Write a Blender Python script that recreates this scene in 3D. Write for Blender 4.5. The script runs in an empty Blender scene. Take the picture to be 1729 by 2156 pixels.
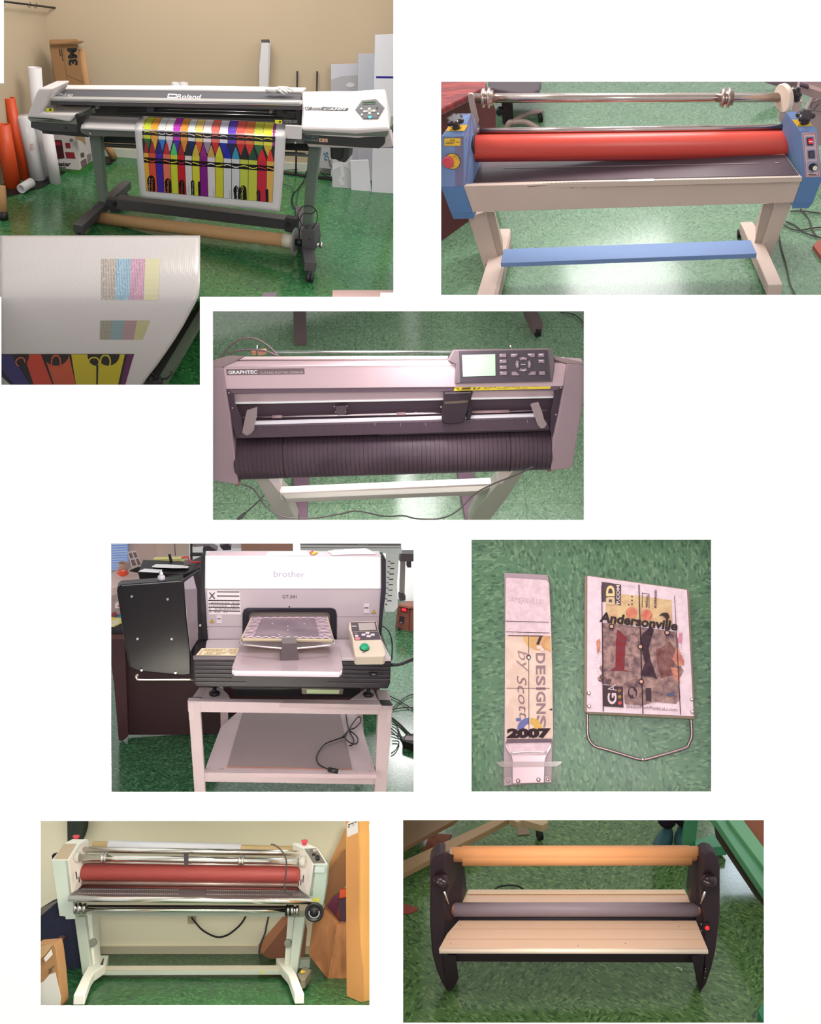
import bpy, bmesh, math, random
from mathutils import Vector, Matrix
random.seed(7)
SC = bpy.context.scene
COL = SC.collection
W, H, F = 1729.0, 2156.0, 2000.0
D = 5.0                      # distance from the camera to the white front wall
PITCH = math.radians(30)     # the camera looks down this much
CAM_POS = Vector((0, 0, 4.2))
CAM_ROT = Matrix.Rotation(math.pi/2 - PITCH, 3, 'X')

cam = bpy.data.cameras.new('camera'); camo = bpy.data.objects.new('camera', cam); COL.objects.link(camo)
cam.sensor_fit = 'VERTICAL'; cam.sensor_height = 36.0; cam.lens = 36.0 * F / H
cam.clip_end = 200
camo.matrix_world = Matrix.Translation(CAM_POS) @ CAM_ROT.to_4x4()
SC.camera = camo

# ------------------------------------------------------------ colours and materials
def s2l(c):
    c = c / 255.0
    return c / 12.92 if c <= 0.04045 else ((c + 0.055) / 1.055) ** 2.4
ALB = 1.0
def albedo(k):
    global ALB
    ALB = k
def lin(rgb): return tuple(min(s2l(v)*ALB, .95) for v in rgb) + (1.0,)
_M = {}
def mat(rgb, rough=0.5, metal=0.0, var=0.05, scale=6.0, spec=0.35, bump=0.0, alpha=1.0, emit=0.0):
    key = (rgb, rough, metal, var, scale, spec, bump, alpha, emit, ALB)
    if key in _M: return _M[key]
    m = bpy.data.materials.new('surface'); m.use_nodes = True
    nt = m.node_tree; b = nt.nodes['Principled BSDF']
    b.inputs['Roughness'].default_value = rough
    b.inputs['Metallic'].default_value = metal
    b.inputs['Specular IOR Level'].default_value = spec
    tc = nt.nodes.new('ShaderNodeTexCoord'); nz = nt.nodes.new('ShaderNodeTexNoise')
    nz.inputs['Scale'].default_value = scale; nz.inputs['Detail'].default_value = 4
    nt.links.new(tc.outputs['Object'], nz.inputs['Vector'])
    mx = nt.nodes.new('ShaderNodeMix'); mx.data_type = 'RGBA'
    c = lin(rgb)
    mx.inputs['A'].default_value = tuple(max(0, v * (1 - var)) for v in c[:3]) + (1,)
    mx.inputs['B'].default_value = tuple(min(1, v * (1 + var)) for v in c[:3]) + (1,)
    nt.links.new(nz.outputs['Fac'], mx.inputs['Factor'])
    nt.links.new(mx.outputs['Result'], b.inputs['Base Color'])
    if bump:
        n2 = nt.nodes.new('ShaderNodeTexNoise'); n2.inputs['Scale'].default_value = 90; n2.inputs['Detail'].default_value = 3
        nt.links.new(tc.outputs['Object'], n2.inputs['Vector'])
        bp = nt.nodes.new('ShaderNodeBump'); bp.inputs['Strength'].default_value = bump; bp.inputs['Distance'].default_value = 0.01
        nt.links.new(n2.outputs['Fac'], bp.inputs['Height']); nt.links.new(bp.outputs['Normal'], b.inputs['Normal'])
    if alpha < 1: b.inputs['Alpha'].default_value = alpha
    if emit:
        b.inputs['Emission Color'].default_value = c; b.inputs['Emission Strength'].default_value = emit
    _M[key] = m
    return m
def chrome(rgb=(215, 210, 208), rough=0.18): return mat(rgb, rough, 1.0, 0.06, 30)
def plastic_clear(rgb=(230, 235, 235), a=0.3): return mat(rgb, 0.12, 0.0, 0.02, 6, 0.5, 0, a)

def vinyl(c1, c2, c3, fleck=0.012, tile=0.42, rough=0.2, spec=0.4, seam=0.5, ang=0.0, el=0.4):
    """green vinyl floor tiles: streaky flecks whose direction turns from tile to tile"""
    m = bpy.data.materials.new('vinyl_tile'); m.use_nodes = True
    nt = m.node_tree; N = nt.nodes; L = nt.links; b = N['Principled BSDF']
    def nd(t, **k):
        n = N.new(t)
        for a, v in k.items(): setattr(n, a, v)
        return n
    tc = nd('ShaderNodeTexCoord')
    mp = nd('ShaderNodeMapping'); mp.inputs['Rotation'].default_value = (0, 0, math.radians(ang)); L.new(tc.outputs['Object'], mp.inputs['Vector'])
    ck = nd('ShaderNodeTexChecker'); ck.inputs['Scale'].default_value = 1.0 / tile; L.new(mp.outputs['Vector'], ck.inputs['Vector'])
    def fl(r):
        q = nd('ShaderNodeMapping'); q.inputs['Rotation'].default_value = (0, 0, math.radians(r)); L.new(mp.outputs['Vector'], q.inputs['Vector'])
        nzz = nd('ShaderNodeTexNoise'); nzz.inputs['Scale'].default_value = 0.25 / fleck; nzz.inputs['Detail'].default_value = 2; L.new(q.outputs['Vector'], nzz.inputs['Vector'])
        ad = nd('ShaderNodeVectorMath', operation='SCALE'); ad.inputs['Scale'].default_value = fleck * 1.2; L.new(nzz.outputs['Color'], ad.inputs[0])
        a2 = nd('ShaderNodeVectorMath', operation='ADD'); L.new(q.outputs['Vector'], a2.inputs[0]); L.new(ad.outputs[0], a2.inputs[1])
        q2 = nd('ShaderNodeMapping'); q2.inputs['Scale'].default_value = (1, el, 1); L.new(a2.outputs[0], q2.inputs['Vector'])
        v = nd('ShaderNodeTexVoronoi'); v.inputs['Scale'].default_value = 1.0 / fleck; L.new(q2.outputs['Vector'], v.inputs['Vector'])
        return v.outputs['Color']
    mixv = nd('ShaderNodeMix', data_type='RGBA'); L.new(ck.outputs['Fac'], mixv.inputs['Factor']); L.new(fl(28), mixv.inputs['A']); L.new(fl(-62), mixv.inputs['B'])
    sp = nd('ShaderNodeSeparateColor'); L.new(mixv.outputs['Result'], sp.inputs[0])
    cr = nd('ShaderNodeValToRGB'); L.new(sp.outputs[0], cr.inputs[0])
    e = cr.color_ramp.elements
    e[0].position = 0.0; e[0].color = lin(c2); e[1].position = 1.0; e[1].color = lin(c3)
    for p, c in ((0.10, c2), (0.2, c1), (0.72, c1), (0.9, c3)):
        x = e.new(p); x.color = lin(c)
    n3 = nd('ShaderNodeTexNoise'); n3.inputs['Scale'].default_value = 1.6; L.new(mp.outputs['Vector'], n3.inputs['Vector'])
    br = nd('ShaderNodeTexBrick'); br.offset = 0.0; br.squash = 1.0
    br.inputs['Scale'].default_value = 1.0; br.inputs['Brick Width'].default_value = tile; br.inputs['Row Height'].default_value = tile
    br.inputs['Mortar Size'].default_value = 0.0016; br.inputs['Mortar Smooth'].default_value = 0.2
    br.inputs['Color1'].default_value = (1, 1, 1, 1); br.inputs['Color2'].default_value = (0.93, 0.95, 0.93, 1); br.inputs['Mortar'].default_value = (1 - seam,) * 3 + (1,)
    L.new(mp.outputs['Vector'], br.inputs['Vector'])
    mu = nd('ShaderNodeMix', data_type='RGBA', blend_type='MULTIPLY'); mu.inputs['Factor'].default_value = 1
    L.new(cr.outputs['Color'], mu.inputs['A']); L.new(br.outputs['Color'], mu.inputs['B'])
    L.new(mu.outputs['Result'], b.inputs['Base Color'])
    rr = nd('ShaderNodeMapRange'); rr.inputs['To Min'].default_value = rough * 0.75; rr.inputs['To Max'].default_value = rough * 1.3
    L.new(n3.outputs['Fac'], rr.inputs['Value']); L.new(rr.outputs['Result'], b.inputs['Roughness'])
    b.inputs['Specular IOR Level'].default_value = spec
    return m

def wavy(c1, c2, scale=14, rough=0.45, spec=0.4, detail=3, dist=2.0, rot=(0, 0, 0), sc=(1, 1, 1), kind='noise', lo=0.4, hi=0.6):
    """two colours mixed by a stretched noise or wave: wood grain, smudged print, torn paper"""
    m = bpy.data.materials.new('grained'); m.use_nodes = True
    nt = m.node_tree; N = nt.nodes; L = nt.links; b = N['Principled BSDF']
    tc = N.new('ShaderNodeTexCoord'); mp = N.new('ShaderNodeMapping'); L.new(tc.outputs['Object'], mp.inputs['Vector'])
    mp.inputs['Rotation'].default_value = rot; mp.inputs['Scale'].default_value = sc
    if kind == 'noise':
        t = N.new('ShaderNodeTexNoise'); t.inputs['Scale'].default_value = scale; t.inputs['Detail'].default_value = detail; t.inputs['Distortion'].default_value = dist
    else:
        t = N.new('ShaderNodeTexWave'); t.inputs['Scale'].default_value = scale; t.inputs['Distortion'].default_value = dist
    L.new(mp.outputs['Vector'], t.inputs['Vector'])
    cr = N.new('ShaderNodeValToRGB'); L.new(t.outputs['Fac'], cr.inputs[0])
    cr.color_ramp.elements[0].position = lo; cr.color_ramp.elements[0].color = lin(c1)
    cr.color_ramp.elements[1].position = hi; cr.color_ramp.elements[1].color = lin(c2)
    L.new(cr.outputs['Color'], b.inputs['Base Color'])
    b.inputs['Roughness'].default_value = rough; b.inputs['Specular IOR Level'].default_value = spec
    return m

# ------------------------------------------------------------ rooms
def cray(px, py):
    return Vector(((px - W/2) / F, -(py - H/2) / F, -1.0))
class Room: pass
R = None
def room(cx, cy, pitch, ox, oy, dist, yaw=0.0, roll=0.0, flat=False):
    """a local frame (x right, y away, z up, floor at z=0) behind one opening"""
    global R
    r = Room()
    f = cray(cx, cy).normalized()
    right = f.cross(Vector((0, 1, 0))).normalized(); up = right.cross(f)
    if roll:
        q = Matrix.Rotation(math.radians(roll), 3, f); right = q @ right; up = q @ up
    t, ps = math.radians(pitch), math.radians(yaw)
    fl = Vector((math.sin(ps)*math.cos(t), math.cos(ps)*math.cos(t), -math.sin(t)))
    rl = Vector((math.cos(ps), -math.sin(ps), 0)); ul = rl.cross(fl)
    Bc = Matrix((right, f, up)).transposed(); Bl = Matrix((rl, fl, ul)).transposed()
    r.rot = CAM_ROT @ Bc @ Bl.transposed()
    if flat:      # the room's back wall runs level across the view
        a = t - math.atan((cy - H/2)/F)
        r.rot = CAM_ROT @ Matrix(((1, 0, 0), (0, math.sin(a), math.cos(a)), (0, -math.cos(a), math.sin(a))))
    org = CAM_POS + CAM_ROT @ (cray(ox, oy) * dist)
    r.m = Matrix.Translation(org) @ r.rot.to_4x4()
    r.inv = r.m.inverted()
    r.C = r.inv @ CAM_POS
    r.cr = r.rot.transposed() @ CAM_ROT
    r.ax = r.cr @ Vector((0, 0, -1))
    R = r
    return r
def ray(px, py): return R.cr @ cray(px, py)
class PL:
    def __init__(s, n, p):
        n = Vector(n).normalized(); p = Vector(p)
        if n.dot(R.C - p) < 0: n = -n
        s.n, s.p = n, p
    def sh(s, d): return PL(s.n, s.p + s.n * d)       # towards the camera by d
def pz(z): return PL((0, 0, 1), (0, 0, z))
def py_(y): return PL((0, 1, 0), (0, y, 0))
def px_(x): return PL((1, 0, 0), (x, 0, 0))
def pv(a, b):                                           # vertical plane through two points
    a, b = Vector(a), Vector(b); return PL((b - a).cross(Vector((0, 0, 1))), a)
def p3(a, b, c): return PL((Vector(b)-Vector(a)).cross(Vector(c)-Vector(a)), a)
def pdep(px, py, dep):                                  # plane facing the viewer's direction at a depth
    return PL(R.ax, R.C + ray(px, py) * dep)
def U(px, py, pl):
    d = ray(px, py); return R.C + d * ((pl.p - R.C).dot(pl.n) / d.dot(pl.n))
def G(px, py, z=0.0): return U(px, py, pz(z))
def dep(p): return (Vector(p) - R.C).dot(R.ax)
def psz(p): return dep(p) / F
def rise(base, px, py):
    """point straight above the floor point `base` that shows nearest pixel (px,py)"""
    n = Vector((R.C.x - base.x, R.C.y - base.y, 0)); return U(px, py, PL(n, base))

# ------------------------------------------------------------ meshes
class MB:
    def __init__(s): s.bm = bmesh.new()
    def face(s, pts, sm=False):
        try:
            f = s.bm.faces.new([s.bm.verts.new(p) for p in pts]); f.smooth = sm; return f
        except ValueError: return None
    def prism(s, pts, vec):
        a = [s.bm.verts.new(p) for p in pts]; b = [s.bm.verts.new(Vector(p) + vec) for p in pts]
        s.bm.faces.new(a); s.bm.faces.new(b[::-1]); n = len(a)
        for i in range(n): s.bm.faces.new((a[i], b[i], b[(i+1) % n], a[(i+1) % n]))
        return s
    def hexa(s, lo, hi):
        a = [s.bm.verts.new(p) for p in lo]; b = [s.bm.verts.new(p) for p in hi]; n = len(a)
        s.bm.faces.new(a[::-1]); s.bm.faces.new(b)
        for i in range(n): s.bm.faces.new((a[i], a[(i+1) % n], b[(i+1) % n], b[i]))
        return s
    def tube(s, p1, p2, r1, r2=None, seg=24, cap=True):
        r2 = r1 if r2 is None else r2
        p1, p2 = Vector(p1), Vector(p2); ax = (p2 - p1).normalized()
        u = ax.orthogonal().normalized(); v = ax.cross(u)
        A, B = [], []
        for i in range(seg):
            a = 2*math.pi*i/seg; o = u*math.cos(a) + v*math.sin(a)
            A.append(s.bm.verts.new(p1 + o*r1)); B.append(s.bm.verts.new(p2 + o*r2))
        for i in range(seg):
            f = s.bm.faces.new((A[i], A[(i+1) % seg], B[(i+1) % seg], B[i])); f.smooth = True
        if cap:
            if r1 > 1e-6: s.bm.faces.new(A[::-1])
            if r2 > 1e-6: s.bm.faces.new(B)
        return s
    def pipe(s, p1, p2, r, ri, seg=24):
        """hollow tube"""
        p1, p2 = Vector(p1), Vector(p2); ax = (p2 - p1).normalized(); u = ax.orthogonal().normalized(); v = ax.cross(u)
        rings = []
        for p, q in ((p1, r), (p2, r), (p2, ri), (p1, ri)):
            rings.append([s.bm.verts.new(p + (u*math.cos(2*math.pi*i/seg) + v*math.sin(2*math.pi*i/seg))*q) for i in range(seg)])
        for k in range(4):
            a, b = rings[k], rings[(k+1) % 4]
            for i in range(seg):
                f = s.bm.faces.new((a[i], a[(i+1) % seg], b[(i+1) % seg], b[i])); f.smooth = k in (0, 2)
        return s
    def lathe(s, p, ax, prof, seg=28):
        p, ax = Vector(p), Vector(ax).normalized(); u = ax.orthogonal().normalized(); v = ax.cross(u); prev = None
        for (t, r) in prof:
            ring = [s.bm.verts.new(p + ax*t + (u*math.cos(2*math.pi*i/seg) + v*math.sin(2*math.pi*i/seg))*max(r, 1e-5)) for i in range(seg)]
            if prev:
                for i in range(seg):
                    f = s.bm.faces.new((prev[i], prev[(i+1) % seg], ring[(i+1) % seg], ring[i])); f.smooth = True
            else: s.bm.faces.new(ring[::-1])
            prev = ring
        s.bm.faces.new(prev); return s
    def path(s, pts, r, seg=8, sub=6, closed=False):
        pts = [Vector(p) for p in pts]
        if len(pts) > 2 and sub > 1:
            o = []; n = len(pts)
            for i in range(n - 1):
                p0, p1, p2, p3_ = pts[max(i-1, 0)], pts[i], pts[i+1], pts[min(i+2, n-1)]
                for k in range(sub):
                    t = k/sub
                    o.append(0.5*((2*p1) + (p2-p0)*t + (2*p0-5*p1+4*p2-p3_)*t*t + (3*p1-p0-3*p2+p3_)*t**3))
            o.append(pts[-1]); pts = o
        prev = None; u = None
        for i, p in enumerate(pts):
            tg = (pts[min(i+1, len(pts)-1)] - pts[max(i-1, 0)])
            if tg.length < 1e-9: continue
            tg.normalize()
            if u is None: u = tg.orthogonal().normalized()
            u = (u - tg*u.dot(tg)).normalized(); v = tg.cross(u)
            ring = [s.bm.verts.new(p + (u*math.cos(2*math.pi*k/seg) + v*math.sin(2*math.pi*k/seg))*r) for k in range(seg)]
            if prev:
                for k in range(seg):
                    f = s.bm.faces.new((prev[k], prev[(k+1) % seg], ring[(k+1) % seg], ring[k])); f.smooth = True
            else: s.bm.faces.new(ring[::-1])
            prev = ring
        s.bm.faces.new(prev); return s
    def bar(s, a, b, w, h):
        """box along a-b lying on the points' level: w wide, h high"""
        a, b = Vector(a), Vector(b); d = (b - a).normalized(); n = d.cross(Vector((0, 0, 1))).normalized()*w/2
        up = Vector((0, 0, h))
        return s.hexa([a-n, a+n, b+n, b-n], [a-n+up, a+n+up, b+n+up, b-n+up])
    def build(s, name, m, par=None, bev=0.0, base=None, seg=2):
        bmesh.ops.recalc_face_normals(s.bm, faces=s.bm.faces)
        me = bpy.data.meshes.new(name); 
        ms = m if isinstance(m, (list, tuple)) else [m]
        for x in ms: me.materials.append(x)
        if par is None:
            if base is None:
                vs = [v.co for v in s.bm.verts]
                mnz = min(v.z for v in vs)
                base = Vector((sum(v.x for v in vs)/len(vs), sum(v.y for v in vs)/len(vs), mnz))
        else: base = PB[par.name]
        base = Vector(base)
        bmesh.ops.translate(s.bm, verts=s.bm.verts, vec=-base)
        s.bm.to_mesh(me); s.bm.free()
        o = bpy.data.objects.new(name, me); COL.objects.link(o)
        if par is None: o.matrix_world = R.m @ Matrix.Translation(base)
        else: o.parent = par
        PB[o.name] = base
        if bev > 0:
            md = o.modifiers.new('bevel', 'BEVEL'); md.width = bev; md.segments = seg; md.limit_method = 'ANGLE'; md.angle_limit = math.radians(35)
        return o
PB = {}
def tag(o, label, cat, group=None, kind=None):
    o['label'] = label; o['category'] = cat
    if group: o['group'] = group
    if kind: o['kind'] = kind
    return o
def thing(name, base, label, cat, group=None):
    o = bpy.data.objects.new(name, None); COL.objects.link(o); o.empty_display_size = 0.1
    o.matrix_world = R.m @ Matrix.Translation(Vector(base)); PB[o.name] = Vector(base)
    return tag(o, label, cat, group)
def struct(o): o['kind'] = 'structure'; return o

# shapes given by pixels on a plane of the room
def plate(name, poly, pl, th, m, par=None, bev=0.0):
    mb = MB(); mb.prism([U(x, y, pl) for x, y in poly], -pl.n * th); return mb.build(name, m, par, bev)
def plates(name, polys, pl, th, m, par=None, bev=0.0):
    mb = MB()
    for poly in polys: mb.prism([U(x, y, pl) for x, y in poly], -pl.n * th)
    return mb.build(name, m, par, bev)
def dec(name, polys, pl, m, par, lift=0.0015):
    """thin flat print or label laid on a surface"""
    if polys and isinstance(polys[0][0], (int, float)): polys = [polys]
    return plates(name, polys, pl.sh(lift), lift * 0.9, m, par)
def cyl(name, a, b, pl, rpx, m, par=None, seg=28, r2=None, pipe=None):
    p, q = U(a[0], a[1], pl), U(b[0], b[1], pl); mb = MB()
    if pipe: mb.pipe(p, q, rpx*psz(p), rpx*psz(p)*pipe, seg)
    else: mb.tube(p, q, rpx*psz(p), (r2 or rpx)*psz(q), seg)
    return mb.build(name, m, par)
def disc(name, c, rpx, pl, th, m, par=None, bev=0.0, r2=None, seg=28):
    p = U(c[0], c[1], pl); mb = MB(); r = rpx*psz(p)
    mb.tube(p, p - pl.n*th, r if r2 is None else r2*psz(p), r, seg)
    return mb.build(name, m, par, bev)
def cable(name, pts, pl, rpx, m, par=None, sub=6, seg=8):
    P = [U(x, y, pl) for x, y in pts]; mb = MB(); mb.path(P, rpx*psz(P[0]), seg, sub); return mb.build(name, m, par)
def pts3(name, P, r, m, par=None, sub=6, seg=8):
    mb = MB(); mb.path(P, r, seg, sub); return mb.build(name, m, par)
def rect(x0, y0, x1, y1): return [(x0, y0), (x1, y0), (x1, y1), (x0, y1)]
def circ(cx, cy, rx, ry=None, n=20, a0=0, a1=360):
    ry = rx if ry is None else ry
    return [(cx + rx*math.cos(math.radians(a0+(a1-a0)*i/n)), cy + ry*math.sin(math.radians(a0+(a1-a0)*i/n))) for i in range(n if a1-a0 == 360 else n+1)]
def quad_map(q, u, v):
    """q = TL,TR,BR,BL pixels; u right, v up"""
    (ax, ay), (bx, by), (cx, cy), (dx, dy) = q
    w = 1 - v
    return (ax*(1-u)*(1-w) + bx*u*(1-w) + cx*u*w + dx*(1-u)*w, ay*(1-u)*(1-w) + by*u*(1-w) + cy*u*w + dy*(1-u)*w)
def box_quad(x, y, w, h, ang=0):
    """centre, size and turn (clockwise degrees) of a lettering box"""
    a = math.radians(ang); c, s = math.cos(a), math.sin(a)
    return [(x + dx*c - dy*s, y + dx*s + dy*c) for dx, dy in ((-w/2, -h/2), (w/2, -h/2), (w/2, h/2), (-w/2, h/2))]
def txt(s, q, pl, m, par, name='lettering', lift=0.0015, bold=0.0, shear=0.0, fn=None):
    if len(q) != 4 or isinstance(q[0], (int, float)): q = box_quad(*q)
    cu = bpy.data.curves.new('t', 'FONT'); cu.body = s; cu.offset = bold; cu.shear = shear; cu.resolution_u = 3
    to = bpy.data.objects.new('t', cu); me = to.to_mesh()
    vs = [v.co.copy() for v in me.vertices]; fs = [list(p.vertices) for p in me.polygons]
    to.to_mesh_clear(); bpy.data.objects.remove(to); bpy.data.curves.remove(cu)
    x0, x1 = min(v.x for v in vs), max(v.x for v in vs); y0, y1 = min(v.y for v in vs), max(v.y for v in vs)
    mb = MB(); p2 = pl.sh(lift) if fn is None else None; NV = []
    for v in vs:
        X, Y = quad_map(q, (v.x-x0)/(x1-x0), (v.y-y0)/max(y1-y0, 1e-6))
        NV.append(mb.bm.verts.new(fn(X, Y) if fn else U(X, Y, p2)))
    for f in fs:
        try: mb.bm.faces.new([NV[i] for i in f])
        except ValueError: pass
    return mb.build(name, m, par)
def scribble(q, rows, pl, m, par, name='small_print', lift=0.0012, seed=1, cover=0.8):
    """rows of tiny unreadable print as short dashes"""
    rnd = random.Random(seed); polys = []
    for r in range(rows):
        v0 = 1 - (r + 0.2)/rows; v1 = 1 - (r + 0.75)/rows; u = 0.0; end = 1.0 if r < rows-1 else 0.6
        while u < end:
            w = rnd.uniform(0.03, 0.1)
            if rnd.random() < cover:
                polys.append([quad_map(q, u, v0), quad_map(q, min(u+w, 1), v0), quad_map(q, min(u+w, 1), v1), quad_map(q, u, v1)])
            u += w + 0.02
    return dec(name, polys, pl, m, par, lift)
def copy_thing(o, shift):
    """copy of a thing with its parts, moved by a room-space vector"""
    c = o.copy(); COL.objects.link(c); c.matrix_world = Matrix.Translation(R.rot @ Vector(shift)) @ o.matrix_world
    for ch in o.children:
        d = ch.copy(); COL.objects.link(d); d.parent = c
        for g in ch.children:
            e = g.copy(); COL.objects.link(e); e.parent = d
    PB[c.name] = PB[o.name] + Vector(shift)
    return c
BLACK = mat((24, 22, 24), 0.45); DARK = mat((52, 50, 52), 0.5); WHITE = mat((236, 234, 232), 0.5)
SCREW = chrome((200, 196, 190), 0.3)
def area(px, py, depth, target, size, power, col=(1, 1, 1), size_y=None):
    """an area light: pixel direction and depth from the camera, aimed at a room point"""
    l = bpy.data.lights.new('ceiling_or_added_lamp', 'AREA'); l.energy = power; l.size = size; l.color = col
    if size_y: l.shape = 'RECTANGLE'; l.size_y = size_y
    o = bpy.data.objects.new('ceiling_or_added_lamp', l); COL.objects.link(o)
    p = CAM_POS + CAM_ROT @ (cray(px, py) * depth); t = R.m @ Vector(target)
    o.location = p; o.rotation_euler = (t - p).to_track_quat('-Z', 'Y').to_euler()
    return o
# ------------------------------------------------------------ white front wall with one opening for each workshop corner
R0 = Room(); R0.m = Matrix.Translation(CAM_POS) @ CAM_ROT.to_4x4(); R0.rot = CAM_ROT
OPEN = [(7, -60, 828.5, 616), (-60, 175, 801, 625), (2, 496, 421, 810), (929, 171.5, 1790, 621), (448, 655, 1230, 1094.5),
        (233.5, 1144.5, 871, 1668), (993, 1136.5, 1498, 1667), (84.5, 1728.5, 778, 2118), (849, 1727, 1609.5, 2154.5)]
def build_wall():
    xs = sorted({-60.0, -400.0, W+60, W+400} | {o[0] for o in OPEN} | {o[2] for o in OPEN}); ys = sorted({-60.0, H+60, H+300} | {o[1] for o in OPEN} | {o[3] for o in OPEN})
    def solid(i, j):
        if not (0 <= i < len(xs)-1 and 0 <= j < len(ys)-1): return False
        cx, cy = (xs[i]+xs[i+1])/2, (ys[j]+ys[j+1])/2
        return not any(a < cx < c and b < cy < d for a, b, c, d in OPEN)
    bm = bmesh.new(); V = {}
    def vert(i, j, k):
        if (i, j, k) not in V:
            c = cray(xs[i], ys[j]) * D; c.z -= 0.006*k; V[(i, j, k)] = bm.verts.new(c)
        return V[(i, j, k)]
    for i in range(len(xs)-1):
        for j in range(len(ys)-1):
            if not solid(i, j): continue
            bm.faces.new([vert(i, j, 0), vert(i, j+1, 0), vert(i+1, j+1, 0), vert(i+1, j, 0)])
            bm.faces.new([vert(i, j, 1), vert(i+1, j, 1), vert(i+1, j+1, 1), vert(i, j+1, 1)])
            for (di, dj, a, b) in ((-1, 0, (i, j), (i, j+1)), (1, 0, (i+1, j), (i+1, j+1)), (0, -1, (i, j), (i+1, j)), (0, 1, (i, j+1), (i+1, j+1))):
                if not solid(i+di, j+dj): bm.faces.new([vert(*a, 0), vert(*b, 0), vert(*b, 1), vert(*a, 1)])
    bmesh.ops.recalc_face_normals(bm, faces=bm.faces)
    me = bpy.data.meshes.new('wall_front'); bm.to_mesh(me); bm.free(); me.materials.append(mat((255, 255, 255), 0.9, 0, 0.0, 6, 0.0))
    o = bpy.data.objects.new('wall_front', me); COL.objects.link(o); o.matrix_world = R0.m; struct(o)
build_wall()
def floor_poly(x0, y0, x1, y1, m, z=0.0, pts=None):
    P = pts or [(x0, y0), (x1, y0), (x1, y1), (x0, y1)]
    mb = MB(); mb.prism([G(x, y, z) for x, y in P], Vector((0, 0, -0.02)))
    return struct(mb.build('floor', m))
def wall_poly(name, poly, pl, m, th=0.02): return struct(plate(name, poly, pl, th, m))
def grid(name, fn, nu, nv, m, par=None, th=0.0, base=None):
    mb = MB(); V = [[mb.bm.verts.new(fn(i/nu, j/nv)) for j in range(nv+1)] for i in range(nu+1)]
    for i in range(nu):
        for j in range(nv):
            f = mb.bm.faces.new((V[i][j], V[i+1][j], V[i+1][j+1], V[i][j+1])); f.smooth = True
    o = mb.build(name, m, par, base=base)
    if th:
        md = o.modifiers.new('thick', 'SOLIDIFY'); md.thickness = th; md.offset = -1
        n = o.data.polygons[0].normal
        pc = R.inv @ (o.matrix_world if par is None else par.matrix_world) @ o.data.polygons[0].center
        if n.dot(R.C - pc) < 0: md.offset = 1
    return o
def lerp_poly(P, t):
    """point at fraction t of the index range of a polyline"""
    x = max(0.0, min(1.0, t))*(len(P)-1); i = min(int(x), len(P)-2); k = x - i
    return tuple(a*(1-k) + b*k for a, b in zip(P[i], P[i+1]))
def sm(t): t = max(0, min(1, t)); return t*t*(3-2*t)
def multi(name, items, fn, par):
    """one mesh of flat printed shapes: items = (material, pixel polygon, lift)"""
    mb = MB(); mats = []; fi = []
    for m, poly, lift in items:
        if m not in mats: mats.append(m)
        try: f = mb.bm.faces.new([mb.bm.verts.new(fn(x, y, lift)) for x, y in poly]); f.material_index = mats.index(m)
        except ValueError: pass
    mi = [f.material_index for f in mb.bm.faces]
    return mb.build(name, mats, par)
def knob_star(name, p, ax, r, h, m, par, lobes=6):
    """hand knob with lobes"""
    p, ax = Vector(p), Vector(ax).normalized(); u = ax.orthogonal().normalized(); v = ax.cross(u); mb = MB(); n = 48
    prev = None
    for t, s in ((0, .62), (.12, .95), (.5, 1.0), (.85, .92), (1.0, .6)):
        ring = [mb.bm.verts.new(p + ax*h*t + (u*math.cos(2*math.pi*i/n) + v*math.sin(2*math.pi*i/n))*r*s*(1 + .14*math.cos(lobes*2*math.pi*i/n))) for i in range(n)]
        if prev:
            for i in range(n):
                f = mb.bm.faces.new((prev[i], prev[(i+1) % n], ring[(i+1) % n], ring[i])); f.smooth = True
        else: mb.bm.faces.new(ring[::-1])
        prev = ring
    mb.bm.faces.new(prev); return mb.build(name, m, par)
def loft(name, A, B, m, par=None, bev=0.0):
    """solid between two matching closed outlines"""
    mb = MB(); a = [mb.bm.verts.new(p) for p in A]; b = [mb.bm.verts.new(p) for p in B]; n = len(a)
    mb.bm.faces.new(a); mb.bm.faces.new(b[::-1])
    for i in range(n): mb.bm.faces.new((a[i], b[i], b[(i+1) % n], a[(i+1) % n]))
    return mb.build(name, m, par, bev)
def tilt(pl, p, deg):
    """the plane `pl` (vertical) leaned back by deg about the level line through p"""
    a = math.radians(deg); return PL(pl.n*math.cos(a) + Vector((0, 0, 1))*math.sin(a), p)
def top_block(name, poly, z, h, m, par=None, bev=0.0):
    """block whose top outline shows at these pixels at height z, h tall"""
    mb = MB(); mb.prism([G(x, y, z) for x, y in poly], Vector((0, 0, -h))); return mb.build(name, m, par, bev)
def caster_at(g, r, ax, par, m=None, name='caster'):
    c = g + Vector((0, 0, r)); ax = Vector(ax).normalized(); w = r*.45; mb = MB()
    mb.lathe(c - ax*w, ax, [(0, r*.6), (w*.2, r*.95), (w*.5, r), (w*.8, r*.9), (w, r*.6), (w*1.2, r*.9), (w*1.5, r), (w*1.8, r*.95), (w*2, r*.6)])
    return mb.build(name, m or BLACK, par)
def floor_cable(name, pts, lab, r=1.0, m=None, grp=None, z=.012):
    P = [G(x, y, z) for x, y in pts]; mb = MB(); mb.path(P, r*psz(P[0]), 6, 6); return tag(mb.build(name, m or BLACK), lab, 'cable', grp)

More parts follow.
